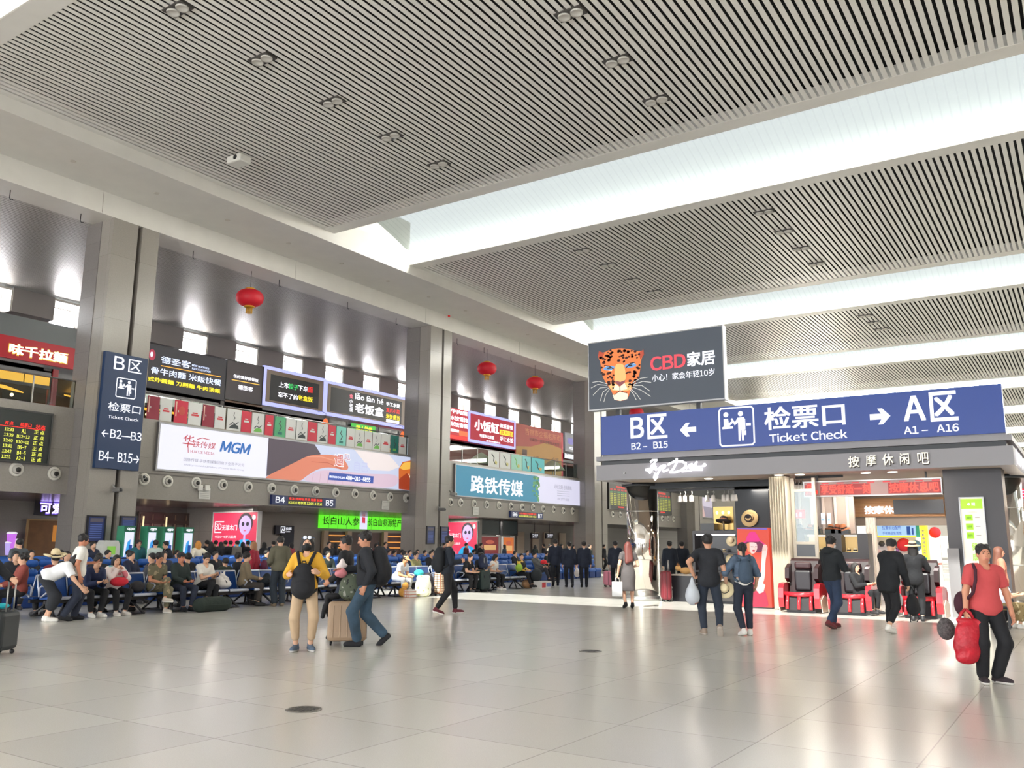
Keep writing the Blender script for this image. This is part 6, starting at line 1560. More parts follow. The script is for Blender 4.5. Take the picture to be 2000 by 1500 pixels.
def backpack(I, lab, m, back=True, size=1.0, strapm=None):
    s = -1 if back else 1
    cz = 1.17 if back else 1.04; rise = 1.425-cz; size_ = size
    c = I['U'](0, s*.20, cz)
    rt = held(I, c, 'backpack', lab, 'backpack')
    R = I['Rt']; q = lambda x, y, z: R@V3(x, y, z)
    soft('main_compartment', [ell(q(0, 0, -.02), (.165*size, .105*size, .235*size), R, .05), ell(q(0, s*.01, -.12), (.165*size, .11*size, .14*size), R, .06), ell(q(0, 0, .1), (.14*size, .09*size, .14*size), R, .05)], .013, m, rt)
    soft('front_pocket', [ell(q(0, s*.085*size, -.1), (.125*size, .055*size, .115*size), R, .03)], .012, m, rt)
    for x in (-1, 1):
        b = MB(); 
        pts = [q(x*.07, -s*.04, min(.22, rise-.06)), q(x*.10, -s*.08, rise-.07), q(x*.125, -s*.14, rise), q(x*.13, -s*.21, rise+.015), q(x*.14, -s*.31, rise-.1), q(x*.15, -s*.30, -.02), q(x*.16, -s*.14, -.15), q(x*.13, -s*.04, -.18)]
        b.tube(pts, .024, 8); b.build('strap', strapm or m, rt)
    b = MB(); b.tube([q(-.03, 0, .235*size), q(-.02, 0, .27*size), q(.02, 0, .27*size), q(.03, 0, .235*size)], .01, 6); b.build('carry_loop', strapm or m, rt)
    return rt
def bag_soft(loc, rz, name, label, cat, prims, m, h=.012, group=None, cuts=(), part='bag_body'):
    r = thing(name, label, cat, loc, rz, group); soft(part, prims, h, m, r, cuts); return r
def suitcase(loc, rz, label, m, w_=.44, d=.26, h=.66, handle=.35, ribs=True, group=None):
    r = thing('suitcase', label, 'suitcase', loc, rz, group)
    MB().rbox(-w_/2, w_/2, -d/2, d/2, .06, .06+h, .06).build('shell', m, r)
    if ribs:
        for k in range(5): x = -w_*.36+w_*.18*k; MB().rbox(x-.012, x+.012, -d/2-.008, d/2+.008, .12, h, .01).build('rib', m, r)
    MB().box(-w_/2-.004, w_/2+.004, -.008, .008, .09, .03+h).build('zip_line', M_DARK, r)
    for x in (-1, 1):
        for y in (-1, 1): MB().lathe([(.03, -.014), (.032, 0), (.03, .014)], (x*(w_/2-.06), y*(d/2-.05), .03), 14, 'x').build('wheel', M_BLACK, r)
    if handle:
        b = MB(); b.tube([(-.09, d/2-.05, .06+h), (-.09, d/2-.05, .06+h+handle), (.09, d/2-.05, .06+h+handle), (.09, d/2-.05, .06+h)], .011, 8); b.build('pull_handle', M_ALU, r)
    MB().tube([(-.07, 0, .055+h), (-.06, 0, .09+h), (.06, 0, .09+h), (.07, 0, .055+h)], .012, 6).build('top_grip', M_DARK, r)
    return r
# ------------------------------------------------------------------ waiting benches
BLU = mat((18, 64, 130), .45, noise=.08, nscale=4); BLD = mat((28, 86, 168), .6, bump=.2, bscale=30)
SILV = mat((186, 190, 202), .3, .5)
def make_bench(n=4, label='x', group='metal waiting benches in the first row'):
    p = .6; L = n*p
    r = thing('waiting_bench', label, 'bench', (0, 0, 0), 0, group)
    MB().box(-.34, -.26, .05, L-.05, .30, .36).build('beam', M_DARK, r)
    for k in range(n):
        b = MB(); y0, y1 = k*p+.03, (k+1)*p-.03
        b.prism([(-.06, y0, .40), (-.0, y0, .43), (-.06, y0, .455), (-.46, y0, .42), (-.47, y0, .385)], (0, y1-y0, 0)); b.build('seat', BLU, r)
        b = MB(); b.tube([(-.01, y0, .415), (-.01, y1, .415)], .034, 10); b.build('seat_edge', SILV, r)
        b = MB(); b.prism([(-.45, y0, .44), (-.43, y0, .44), (-.55, y0, .84), (-.58, y0, .84)], (0, y1-y0, 0)); b.build('backrest', BLU, r)
        b = MB(); b.tube([(-.575, y0-.02, .855), (-.575, y1+.02, .855)], .024, 8); b.build('top_rail', SILV, r)
    for k in range(n+1):
        b = MB(); y = k*p; b.tube([(-.43, y, .44), (-.43, y, .62), (-.36, y, .655), (-.16, y, .64), (-.1, y, .60), (-.16, y, .53), (-.38, y, .42)], .017, 8); b.build('armrest', SILV if k % 2 == 0 else M_DARK, r)
        b = MB(); b.tube([(-.44, y, .44), (-.57, y, .86)], .014, 6); b.build('back_upright', SILV, r)
    for y in (L*.2, L*.8):
        b = MB(); b.tube([(-.3, y, .32), (-.16, y-.12, .16), (-.05, y-.2, .03)], .026, 8); b.tube([(-.3, y, .32), (-.16, y+.12, .16), (-.05, y+.2, .03)], .026, 8)
        b.tube([(-.3, y, .32), (-.5, y, .03)], .026, 8); b.box(-.52, -.02, y-.03, y+.03, 0, .035); b.tube([(-.05, y-.24, .02), (-.05, y+.24, .02)], .02, 6); b.build('leg', M_DARK, r)
    return r
XF = -17.45
BY = [9.75, 12.3, 14.85, 17.4, 19.95, 22.5, 25.1]
B0 = make_bench()
for k, y in enumerate(BY):
    o = B0 if k == 0 else copy_tree(B0); o.location = (XF, y, 0)
    o['label'] = ['blue and silver bench behind the stooping man in white', 'blue and silver bench under the woman in the pastel jacket', 'blue and silver bench under the seated man in camouflage', 'blue and silver bench holding the white plastic bag', 'blue and silver bench behind the man pushing a suitcase', 'blue and silver bench behind the walker with red shoes', 'blue and silver bench where the woman in white blouse sits'][k]
for k, y in enumerate(BY):
    o = copy_tree(B0); o.location = (XF-1.18, y+2.4, 0); o.rotation_euler = (0, 0, PI); o['group'] = 'benches set back to back with the first row'
    o['label'] = 'blue bench turned away, back to back with the first row'
# taller seats under blue cloth covers, row upon row
def covered_seat():
    r = thing('covered_seat', 'high backed waiting seat under a blue cloth cover with pale print', 'seat', (0, 0, 0), 0, 'blue covered seats behind the benches')
    soft('back_cover', [cap((-.5, -.24, 1.02), (-.5, .24, 1.02), .085, k=.03), cap((-.48, -.22, .6), (-.48, .22, .6), .1, k=.06), cap((-.49, -.24, .8), (-.49, .24, .8), .085, k=.06)], .022, BLD, r)
    soft('seat_cover', [cap((-.1, -.24, .36), (-.1, .24, .36), .1, k=.05), cap((-.35, -.24, .38), (-.35, .24, .38), .1, k=.05)], .025, BLD, r)
    MB().rbox(-.5, -.02, -.28, .28, 0, .3, .04).build('base', mat((20, 56, 120), .7), r)
    v, f = text_mesh('旅客专用', 0); lo, hi = v.min(0), v.max(0)
    b = MB(); b.add([(-.40, -.18+.36*(p[0]-lo[0])/(hi[0]-lo[0]), .86+.06*(p[1]-lo[1])/(hi[1]-lo[1])) for p in v], f); b.build('print', mat((140, 180, 230), .6), r, solid=False)
    return r
CS = covered_seat(); first_cs = True
for X, y0, y1 in ((-20.9, 8.6, 40.0), (-24.2, 9.0, 44.0), (-26.6, 12.0, 46)):
    y = y0
    while y < y1:
        if not (X < -24 and 16.2 < y < 18.0):
            o = CS if first_cs else copy_tree(CS); first_cs = False
            o.location = (X, y, 0)
        y += .66 if X > -22 else .7
o = copy_tree(CS); o.location = (-22.0, 40.5, 0); o['label'] = 'blue covered seat standing beyond the three men in suits'; del o['group']

# ------------------------------------------------------------------ people in the open hall
T = lambda rgb, r=.85: mat(rgb, r, bump=.55, bscale=11)
DEN = mat((44, 58, 84), .85, noise=.25, nscale=5); DENL = mat((54, 76, 94), .85, noise=.35, nscale=4); DKJ = T((38, 44, 60)); BLK = T((26, 26, 30)); BLK2 = T((34, 36, 42)); WHT = T((226, 222, 216)); WSH = T((222, 218, 210)); BGE = T((188, 162, 132)); YEL = T((216, 164, 50)); COR = T((192, 74, 76)); OLV = T((92, 88, 72)); CAM = patchy(((66, 62, 48), (104, 98, 76), (150, 136, 108)), 9); NAV = T((30, 36, 52)); GRY = T((120, 120, 124)); LGY = T((170, 172, 176)); MAR = T((120, 36, 46))
FT = lambda lx, ly, ry_, rx=None, ty=0, pl=0, pr=0, ll=0, lr=0: {-1: ((-lx, ly), .12+ty, pl, ll), 1: ((rx if rx is not None else lx, ry_), -.12+ty, pr, lr)}

# woman in yellow
I = person('woman in yellow top and black face mask, standing with a backpack on her chest', ground(590, 1272), toward(.05, -1), H=1.66, det=2, w=.95, hands={1: (.225, .20, 1.12), -1: (-.215, .20, 1.15)}, poles={1: (.5, -.5, -.9), -1: (-.5, -.5, -.9)}, thumbs={1: (-.2, .1, 1), -1: (.2, .1, 1)}, curl=(.45, .45),
           feet={-1: ((-.125, .0), .35, 0, 0), 1: ((.10, .05), -.06, 0, 0)}, top='long', topm=YEL, hem=.83, loose=.012, botm=BGE, leglen=.15, legw=.002, girth=.96, shoe=T((84, 98, 116)), sole=mat((190, 188, 184), .6), hair='long', mask=(28, 28, 30), head=(-.06, .1))
backpack(I, 'black backpack worn on the chest of the woman in yellow', BLK, back=False, size=1.0)
hd = I['hd']; g = thing('sunglasses', 'pale rimmed sunglasses pushed up on the hair of the woman in yellow', 'sunglasses', I['place'](*hd(0, .075, .095)), I['rz'])
for s in (-1, 1): MB().lathe([(.026, -.004), (.030, 0), (.026, .004)], (s*.033, 0, 0), 16, 'y').build('rim', mat((210, 214, 226), .2), g); MB().lathe([(1e-4, .0), (.026, .001)], (s*.033, .002, 0), 16, 'y').build('lens', mat((60, 90, 130), .1), g); MB().tube([(s*.07, 0, 0), (s*.088, -.06, .0), (s*.088, -.14, -.02)], .004, 5).build('temple', mat((60, 110, 160), .3), g)

# man pushing the beige suitcase
I = person('man in black top and faded jeans pushing a beige suitcase', ground(713, 1262), toward(-1, -.12), H=1.77, det=2, girth=1.08, lean=.1, hands={1: (.2, .38, 1.10), -1: (-.24, .03, .86)}, poles={1: (.5, -.8, -.5), -1: (-.4, -1, 0)}, thumbs={1: (-1, .2, .3), -1: (.2, 1, 0)}, curl=(.7, .25), pelvis=(0, 0, .91),
           feet={-1: ((-.09, .16), 0, 0, 0), 1: ((.09, -.30), 0, -.75, .05)}, top='long', topm=BLK2, hem=.90, loose=.012, botm=DENL, leglen=.06, legw=.014, shoe=T((34, 34, 38)), hair='short', head=(.22, .1), skin=(196, 140, 112), collar=(226, 226, 224))
backpack(I, 'big black backpack on the man pushing the beige suitcase', BLK, size=1.3)
I = person('man in black jacket walking just behind the beige suitcase', ground(671, 1249), toward(-1, .15), H=1.68, det=1, lean=.05, hands={1: (.2, .3, 1.0), -1: (-.22, .2, .95)}, feet={-1: ((-.09, .12), 0, 0, 0), 1: ((.09, -.2), 0, -.4, .03)}, top='jacket', topm=BLK, hem=.84, botm=DKJ, hair='short', skin=(190, 134, 106), head=(.05, .2))
sloc = on_z(677, 1259, 0); 
SUB = mat((172, 146, 120), .5)
suitcase((sloc[0], sloc[1], 0), toward(-.15, 1), 'large beige suitcase loaded with bags, pushed by the man in black', SUB, .60, .30, .60, handle=0)
zt_ = .69
bag_soft((sloc[0]+.04, sloc[1]+.03, zt_), toward(0, 1), 'travel_bag', 'dark patterned travel bag standing on the beige suitcase', 'bag', [ell((0, 0, .19), (.2, .12, .2), None, .05), ell((0, 0, .08), (.21, .13, .1), None, .05)], patchy(((40, 44, 42), (84, 92, 76), (150, 150, 140)), 14), .015)
q = CR_*-.12
bag_soft((sloc[0]-.10, sloc[1]-.07, zt_+.36), toward(1, 0), 'plush_toy', 'pink plush toy in a white hat on top of the loaded beige suitcase', 'toy', [ell((0, 0, .05), (.11, .09, .09), None, .03), ell((.06, -.05, .03), (.05, .05, .05), None, .02), ell((-.06, -.05, .03), (.05, .05, .05), None, .02)], T((236, 150, 160)), .011)
r = bpy.data.objects['plush_toy.001'] if 'plush_toy.001' in bpy.data.objects else None
if r: soft('hat', [ell((0, 0, .14), (.1, .09, .05), None, .03), ell((0, 0, .2), (.04, .04, .06), None, .04)], .011, T((240, 226, 224)), r)
bag_soft((sloc[0]-.24, sloc[1]-.16, .42), toward(0, 1), 'folded_jacket', 'dark jacket hanging from the edge of the beige suitcase', 'jacket', [ell((-.03, -.01, .2), (.05, .1, .14), None, .04), cap((-.06, -.06, .16), (-.09, -.07, .0), .04, .032, k=.03), ell((.06, .0, .31), (.13, .12, .05), None, .05), ell((-.02, .03, .08), (.035, .06, .1), None, .04)], BLK, .012)

# walker in black with red shoes
I = person('man in black walking across the sunlit strip in red and white shoes', ground(872, 1199), toward(1, .25), H=1.75, det=2, lean=.06, hands={1: (.16, .27, 1.14), -1: (-.14, .27, 1.12)}, poles={1: (.6, -1, -.4), -1: (-.6, -1, -.4)}, thumbs={1: (0, .3, 1), -1: (0, .3, 1)}, curl=(.6, .6),
           feet={-1: ((-.08, .26), 0, 0, 0), 1: ((.08, -.22), 0, -.32, .02)}, top='jacket', topm=T((28, 34, 44)), hem=.84, botm=BLK, leglen=.08, shoe=T((96, 34, 46)), sole=mat((228, 224, 220), .6), hair='short', head=(.1, -.15), skin=(206, 150, 118))
backpack(I, 'black backpack on the walker with red and white shoes', T((30, 32, 36)), size=1.25)

# woman in the grey dress
I = person('woman with auburn hair in a dark grey dress, seen from behind with a white bag', ground(1228, 1188), toward(-.1, 1), H=1.66, det=2, w=.95, hands={-1: (-.27, .02, .86), 1: (.2, .22, 1.05)}, curl=(.9, .5), feet={-1: ((-.10, -.06), 0, -.3, .03), 1: ((.10, .02), -.1, -.25, .02)}, top='dress', topm=T((84, 78, 78)), hem=.44, bottom=None, shoe=BLK, hair='long', hairm=mat((104, 52, 46), .5, bump=.3, bscale=90))
r = held(I, (-.29, .02, .30), 'paper_bag', 'white paper carrier bag in the hand of the woman in grey dress', 'bag')
MB().prism([(-.03, -.13, 0), (.07, -.13, 0), (.07, .13, 0), (-.03, .13, 0)], (0, 0, .36)).build('bag_body', mat((232, 232, 232), .6), r); MB().tube([(.02, -.06, .36), (.02, -.04, .46), (.02, .04, .46), (.02, .06, .36)], .006, 6).build('handle', WHT, r)
r.rotation_euler = (0, 0, I['rz']+1.2)

# couple seen from behind
I = person('man in black tee and dark jeans carrying a full white plastic bag', ground(1388, 1240), toward(.12, 1), H=1.77, det=2, girth=1.06, w=1.04, hands={-1: (-.27, -.06, 1.02), 1: (.22, .16, .95)}, poles={-1: (-.8, -.9, -.2)}, curl=(1.0, .4), feet={-1: ((-.11, .02), .1, 0, 0), 1: ((.13, -.26), -.1, -.85, .06)}, top='tee', topm=BLK2, hem=.80, loose=.012, botm=T((40, 48, 62)), leglen=.07, shoe=T((150, 132, 118)), sole=mat((176, 166, 156), .6), hair='short', skin=(204, 152, 124), head=(0, 0))
r = held(I, (-.29, -.07, .50), 'plastic_bag', 'full white plastic bag hanging from the hand of the man in black tee', 'bag')
soft('bag_body', [ell((0, 0, .15), (.13, .12, .16), None, .05), cap((0, 0, .28), (0, .01, .46), .085, .02, k=.06)], .011, mat((206, 212, 220), .35, alpha=.82), r); soft('contents', [ell((0, 0, .11), (.10, .09, .10), None, .03), ell((.02, 0, .05), (.08, .08, .05), None, .03)], .012, T((176, 130, 120)), r)
I = person('woman with ponytail in denim jacket and dark jeans, seen from behind', ground(1456, 1241), toward(.05, 1), H=1.63, det=2, w=.95, hands={-1: (-.30, .1, .93), 1: (.25, .1, .9)}, poles={-1: (-1, -.6, -.2)}, curl=(.9, .4), feet={-1: ((-.06, -.1), .2, -.2, .01), 1: ((.09, .06), 0, 0, 0)}, top='jacket', topm=mat((82, 98, 118), .85, noise=.3, nscale=8), hem=1.06, botm=T((34, 40, 54)), leglen=.09, shoe=WHT, sole=mat((226, 222, 214), .6), hair='pony')
soft('undershirt', grow([ell(I['U'](0, 0, .95), (.15, .11, .11), I['Rt'], .04)], .016), .013, WHT, I['root'], cuts=[(I['U'](0, 0, .83), I['Rt']@V3(0, 0, -1))], scale=I['sc'])
backpack(I, 'small slate backpack on the woman in denim jacket', mat((62, 78, 96), .8, bump=.2, bscale=40), size=.72)
p = I['place'](-.33, .06, .82)
hat(p, STW2, 'cream straw hat with dark band held by the woman in denim jacket', R=.16, tilt=(1.2, .3, 0), band=BKH)

# hoodie man with a phone
I = person('man in black hoodie and navy jeans looking at a phone', ground(1630, 1227), toward(.85, .5), H=1.77, det=2, girth=1.03, lean=.06, hands={1: (.1, .33, 1.08), -1: (-.1, .33, 1.08)}, poles={1: (.7, -.9, -.5), -1: (-.7, -.9, -.5)}, thumbs={1: (-.3, 0, 1), -1: (.3, 0, 1)}, curl=(.8, .8), feet={-1: ((-.08, .12), 0, 0, 0), 1: ((.08, -.22), 0, -.4, .03)}, top='jacket', topm=T((28, 32, 36)), hem=.86, botm=DEN, leglen=.06, shoe=T((110, 44, 50)), sole=mat((96, 60, 58), .6), hair='short', mask=(206, 208, 212), head=(.25, 0))
soft('hood', [ell(I['U'](0, -.10, 1.42), (.12, .07, .075), I['Rt'], .03), cap(I['U'](-.09, -.03, 1.43), I['U'](.09, -.03, 1.43), .045, k=.04)], .012, T((28, 32, 36)), I['root'], holes=[cap(I['U'](0, .02, 1.4), I['U'](0, .05, 1.6), .066)], scale=I['sc'])
r = held(I, (0, .42, 1.12), 'mobile_phone', 'phone held by the man in black hoodie', 'phone'); MB().rbox(-.037, .037, -.004, .004, -.07, .07, .004, 'y').build('case', M_BLACK, r); MB().box(-.033, .033, -.0065, -.0045, -.064, .064).build('screen', glow((120, 140, 170), .6), r); r.rotation_euler = (-.5, 0, I['rz'])

# bag man stooping forward
I = person('man in black jacket leaning forward with a white bag and a backpack in hand', ground(1742, 1236), toward(.8, .55), H=1.74, det=2, girth=1.08, lean=.30, neck=-.1, hands={1: (.2, .30, .80), -1: (-.12, .34, .86)}, poles={1: (.5, -1, 0), -1: (-.5, -1, 0)}, curl=(.9, .9), feet={-1: ((-.08, .10), 0, 0, 0), 1: ((.09, -.2), 0, -.35, .03)}, top='jacket', topm=T((26, 28, 32)), hem=.70, loose=.012, botm=BLK, leglen=.14, shoe=WHT, sole=mat((222, 218, 210), .6), hair='short', mask=(210, 212, 216), head=(.3, 0))
r = held(I, (-.13, .42, .42), 'plastic_bag', 'white plastic bag in the hand of the leaning man in black', 'bag'); soft('bag_body', [ell((0, 0, .14), (.10, .14, .15), None, .05), cap((0, -.02, .24), (0, -.06, .42), .06, .02, k=.06)], .011, mat((226, 228, 232), .4), r)
r = held(I, (.22, .36, .32), 'backpack', 'black backpack hanging low from the hand of the leaning man', 'backpack'); soft('main_compartment', [ell((0, 0, .18), (.09, .15, .2), None, .05), ell((0, .03, .1), (.1, .15, .1), None, .05)], .013, BLK, r)
for s in (-1, 1): MB().tube([(0, s*.08, .33), (0, s*.05, .45), (0, -.02, .5)], .012, 6).build('strap', BLK, r); MB().tube([(0, s*.1, .04), (.02, s*.14, -.08), (0, s*.1, -.13)], .008, 6).build('loose_strap', BLK, r)
# people at the massage chairs
I = person('person in black with a straw boater hat behind the leaning man', (-3.32, 20.95, 0), toward(.4, .9), H=1.66, det=1, top='jacket', topm=BLK, hem=.78, botm=BLK, hair='bob', hands={1: (.15, .3, 1.25), -1: (-.15, .3, 1.2)})
p = I['place'](*I['hd'](0, -.01, .08)); hat(p, STW, 'straw boater with black band on the person in black', R=.16, band=BKH, crown=.1, tilt=(.1, 0, 0))
I = person('woman with black hair seated in the middle massage chair', (-4.70, 21.98, 0), toward(.5, -.85), H=1.6, det=1, pelvis=(0, 0, .52), lean=-.15, feet={-1: ((-.1, .45), 0, 0, .05), 1: ((.1, .45), 0, 0, .05)}, hands={1: (.1, .3, .75), -1: (-.1, .3, .75)}, top='jacket', topm=BLK, botm=BLK, hair='long')

# woman in coral with the red bag
I = person('woman in coral tee and black trousers carrying a red bag', ground(1938, 1335), toward(-.08, -1), H=1.60, det=2, side=-.055, girth=1.1, w=1.0, hands={1: (.275, .07, .84), -1: (-.27, .09, .85)}, poles={1: (.7, -1, 0), -1: (-.7, -1, 0)}, curl=(.35, 1.1), feet={-1: ((-.10, .02), .55, 0, 0), 1: ((.10, .03), -.15, 0, 0)}, top='tee', topm=COR, hem=.82, loose=.006, botm=T((24, 24, 28)), leglen=.05, legw=.014, shoe=T((50, 40, 44)), sole=mat((214, 210, 204), .6), hair='short', skin=(200, 140, 112), head=(-.08, -.1))
r = held(I, (.285, .10, .33), 'fabric_bag', 'crumpled bright red bag hanging from the hand of the woman in coral', 'bag')
soft('bag_body', [ell((0.01, 0, .12), (.16, .09, .17), None, .05), ell((-.01, 0, .27), (.145, .075, .14), None, .05), ell((.03, 0, -.02), (.12, .08, .07), None, .05), cap((-.11, 0, .40), (.09, 0, .41), .026, k=.04), cap((-.13, 0, .34), (-.15, .01, .38), .03, k=.03)], .011, mat((182, 20, 40), .45, bump=.8, bscale=14, noise=.2, nscale=9), r)
for s in (-1, 1): MB().tube([(s*.09, 0, .40), (s*.05, 0, .49), (0, 0, .53)], .018, 8).build('handle', mat((182, 20, 40), .5), r)
r = held(I, (.22, -.12, .86), 'shoulder_bag', 'maroon shoulder bag on the woman in coral', 'bag'); soft('bag_body', [ell((0, 0, .08), (.10, .09, .15), None, .05)], .012, T((64, 26, 40)), r)
b = MB(); sc = I['sc']; b.tube([tuple((V3(*q_)-V3(.22, -.12, .86))*sc) for q_ in ((.22, -.10, 1.04), (.17, -.135, 1.25), (.128, -.07, 1.405), (.118, .03, 1.438), (.125, .10, 1.375), (.15, .142, 1.25), (.19, .138, 1.1), (.235, .03, 1.0))], .019, 8); b.build('strap', T((64, 26, 40)), r)
r = held(I, (.42, -.20, .50), 'shoulder_bag', 'dark curly textured bag behind the red bag', 'bag'); soft('bag_body', [ell((.0, 0, .12), (.10, .08, .13), None, .05)], .012, mat((90, 84, 84), .95, bump=1, bscale=60, noise=.5, nscale=40), r)
b = MB(); b.lathe([(.036, -.006), (.042, 0), (.036, .006)], n=18); o = b.build('bracelet', mat((230, 214, 180), .2, .8)); E_, T_ = I['A'][1][1], I['A'][1][2]; q = T_+(E_-T_)*.12; o.location = tuple(I['place'](*q)); tag(o, 'pale bracelet on the wrist of the woman in coral', 'bracelet')
# group behind her
I = person('woman with brown hair behind the woman in coral', (on_y(1951, 1080, 20.75)[0], 20.75, 0), toward(.8, -.2), H=1.6, det=1, top='tee', topm=T((196, 128, 104)), botm=BLK, hair='long', hairm=mat((110, 66, 50), .6), skin=(208, 150, 124))
bx = (-.15, 18.3, 0)
I = person('child in white tee and camouflage shorts sitting beyond the woman in coral', (-1.66, 20.2, 0), toward(1, -.1), H=1.42, det=1, pelvis=(0, 0, .56), lean=.12, feet={-1: ((-.1, .36), 0, 0, 0), 1: ((.1, .40), 0, 0, 0)}, hands={1: (.15, .36, .78), -1: (-.15, .36, .78)}, top='tee', topm=T((222, 226, 240)), hem=.9, botm=patchy(((96, 80, 50), (150, 128, 88), (206, 190, 150)), 10), leglen=.18, legw=.03, shoe=WHT, sole=mat((220, 210, 200), .6), hair='short')
r = thing('stool', 'low stool under the child in white tee', 'stool', (-1.69, 20.2, 0)); MB().rbox(-.2, .2, -.2, .2, .38, .44, .04).build('seat', M_DARK, r)
for sx in (-1, 1):
    for sy in (-1, 1): MB().box(sx*.16-.02, sx*.16+.02, sy*.16-.02, sy*.16+.02, 0, .38).build('leg', M_DARK, r)
I = person('woman in a tan striped top seated at the very edge, facing the child', (-.72, 20.5, 0), toward(-1, -.2), H=1.6, det=1, pelvis=(0, 0, .56), lean=.15, feet={-1: ((-.1, .4), 0, 0, 0), 1: ((.1, .4), 0, 0, 0)}, hands={1: (.15, .36, .78), -1: (-.15, .36, .78)}, top='tee', topm=stripes((200, 180, 130), (120, 100, 70), 25, 'Z'), botm=CAM, hair='long')
r = thing('stool', 'low stool under the woman in tan stripes', 'stool', (-.66, 20.53, 0)); MB().rbox(-.2, .2, -.2, .2, .38, .44, .04).build('seat', M_DARK, r)
for sx in (-1, 1):
    for sy in (-1, 1): MB().box(sx*.16-.02, sx*.16+.02, sy*.16-.02, sy*.16+.02, 0, .38).build('leg', M_DARK, r)

# white tee man and the stooping person
I = person('man in white tee and dark jeans walking past the first bench', ground(140, 1212), toward(.75, .6), H=1.70, det=2, girth=1.14, lean=.12, neck=.0, hands={1: (.24, .02, .86), -1: (-.16, .32, 1.12)}, poles={-1: (-.5, -1, -.3)}, curl=(.6, .4), feet={-1: ((-.09, .10), 0, 0, 0), 1: ((.09, -.16), 0, -.25, .01)}, top='tee', topm=WSH, hem=.86, loose=.014, botm=DKJ, leglen=.05, legw=.012, shoe=BLK, hair='short', skin=(190, 128, 100), head=(.2, 0))
I = person('person in white shirt and black skirt bending over the first bench', (-17.22, 9.62, 0), toward(.9, .35), H=1.62, det=1, pelvis=(0, -.12, .90), lean=1.12, neck=-.3, hands={1: (.2, .62, .62), -1: (-.2, .62, .62)}, feet={-1: ((-.08, -.02), 0, 0, 0), 1: ((.08, .04), 0, 0, 0)}, top='tee', topm=mat((236, 236, 238), .8), hem=.88, loose=.03, bottom='skirt', botm=BLK2, shoe=WHT, sole=WHT, hair='bob')
# traveller at the edge with suitcase and a bag of fruit
I = person('traveller in black coat at the edge pulling a black suitcase', (-12.62, 6.02, 0), toward(1, -.25), H=1.66, det=1, top='jacket', topm=BLK, botm=BLK, hands={1: (.2, .38, .98), -1: (-.16, .42, 1.06)}, hair='bob')
p = ground(14, 1279); suitcase((p[0]-.1, p[1]-.07, 0), toward(1, 0), 'black suitcase with extended handle at the edge, below a bag of fruit', mat((34, 38, 40), .6), .46, .28, .52, handle=.42, ribs=False)
r = thing('plastic_bag', 'see through bag of fruit hung on the black suitcase handle', 'bag', (p[0]-.18, p[1]-.30, .68)); soft('bag_body', [ell((0, 0, .14), (.12, .10, .16), None, .05), cap((0, 0, .26), (.04, .04, .40), .06, .02, k=.06)], .012, mat((226, 220, 210), .3, alpha=.45), r)
for k, (x, y, z, c_) in enumerate(((-.03, 0, .06, (226, 110, 60)), (.05, .02, .07, (220, 90, 50)), (.0, .03, .14, (170, 90, 80)))): MB().ball((x, y, z), .05, 14, 10).build('fruit', mat(c_, .5), r)
bag_soft((p[0]-.1, p[1]-.12, .61), toward(1, 0), 'towel', 'turquoise cloth folded on the black suitcase', 'cloth', [ell((-.05, 0, .04), (.13, .08, .04), None, .03)], T((40, 190, 206)), .012)

# men in suits
for k, (px, py, s_, lab, H_) in enumerate(((1085, 1144, 0, 'tallest man in dark suit walking away by the blue covered seat', 1.80), (1112, 1147, 1, 'middle man in dark suit walking away, white collar showing', 1.70), (1141, 1147, 0, 'man in dark suit walking away, closest to the mirror column', 1.72), (1203, 1149, 1, 'man in dark suit pulling the pink suitcase', 1.74))):
    person(lab, ground(px, py), toward([.0, -.1, .05, .1][k], 1), H=H_, det=1, girth=1.1, w=1.05, feet={-1: ((-.09, .12 if s_ else -.2), 0, 0 if s_ else -.5, 0 if s_ else .04), 1: ((.09, -.18 if s_ else .12), 0, -.5 if s_ else 0, .04 if s_ else 0)}, top='jacket', topm=NAV, hem=.74, botm=T((24, 26, 34)), leglen=.05, shoe=BLK, hair='short', collar=(226, 226, 230))
p = ground(1187, 1146); suitcase((p[0], p[1], 0), toward(1, 0), 'pink rounded suitcase pulled by the man in dark suit', mat((216, 130, 150), .4), .50, .28, .54, handle=.4)
p = ground(1127, 1142); r = thing('plastic_bag', 'white plastic bag carried between two men in suits', 'bag', (p[0], p[1], .32)); soft('bag_body', [ell((0, 0, .13), (.12, .1, .15), None, .05), cap((0, 0, .24), (0, 0, .45), .06, .02, k=.06)], .014, mat((220, 214, 210), .4), r)
for k, (px, py, lab) in enumerate(((1310, 1154, 'man in dark coat standing past the mirror column, nearer the column'), (1334, 1152, 'man in dark coat standing past the mirror column, nearer the counter'))):
    person(lab, ground(px, py), toward(.1, 1), H=1.74, det=1, girth=1.1, top='jacket', topm=T((34, 40, 52)), hem=.7, botm=BLK, shoe=BLK, hair='short')
p = ground(1293, 1176); suitcase((p[0], p[1]+.3, 0), toward(1, 0), 'dark maroon suitcase beside the mirror column', mat((110, 30, 40), .4), .36, .26, .8, handle=.3)

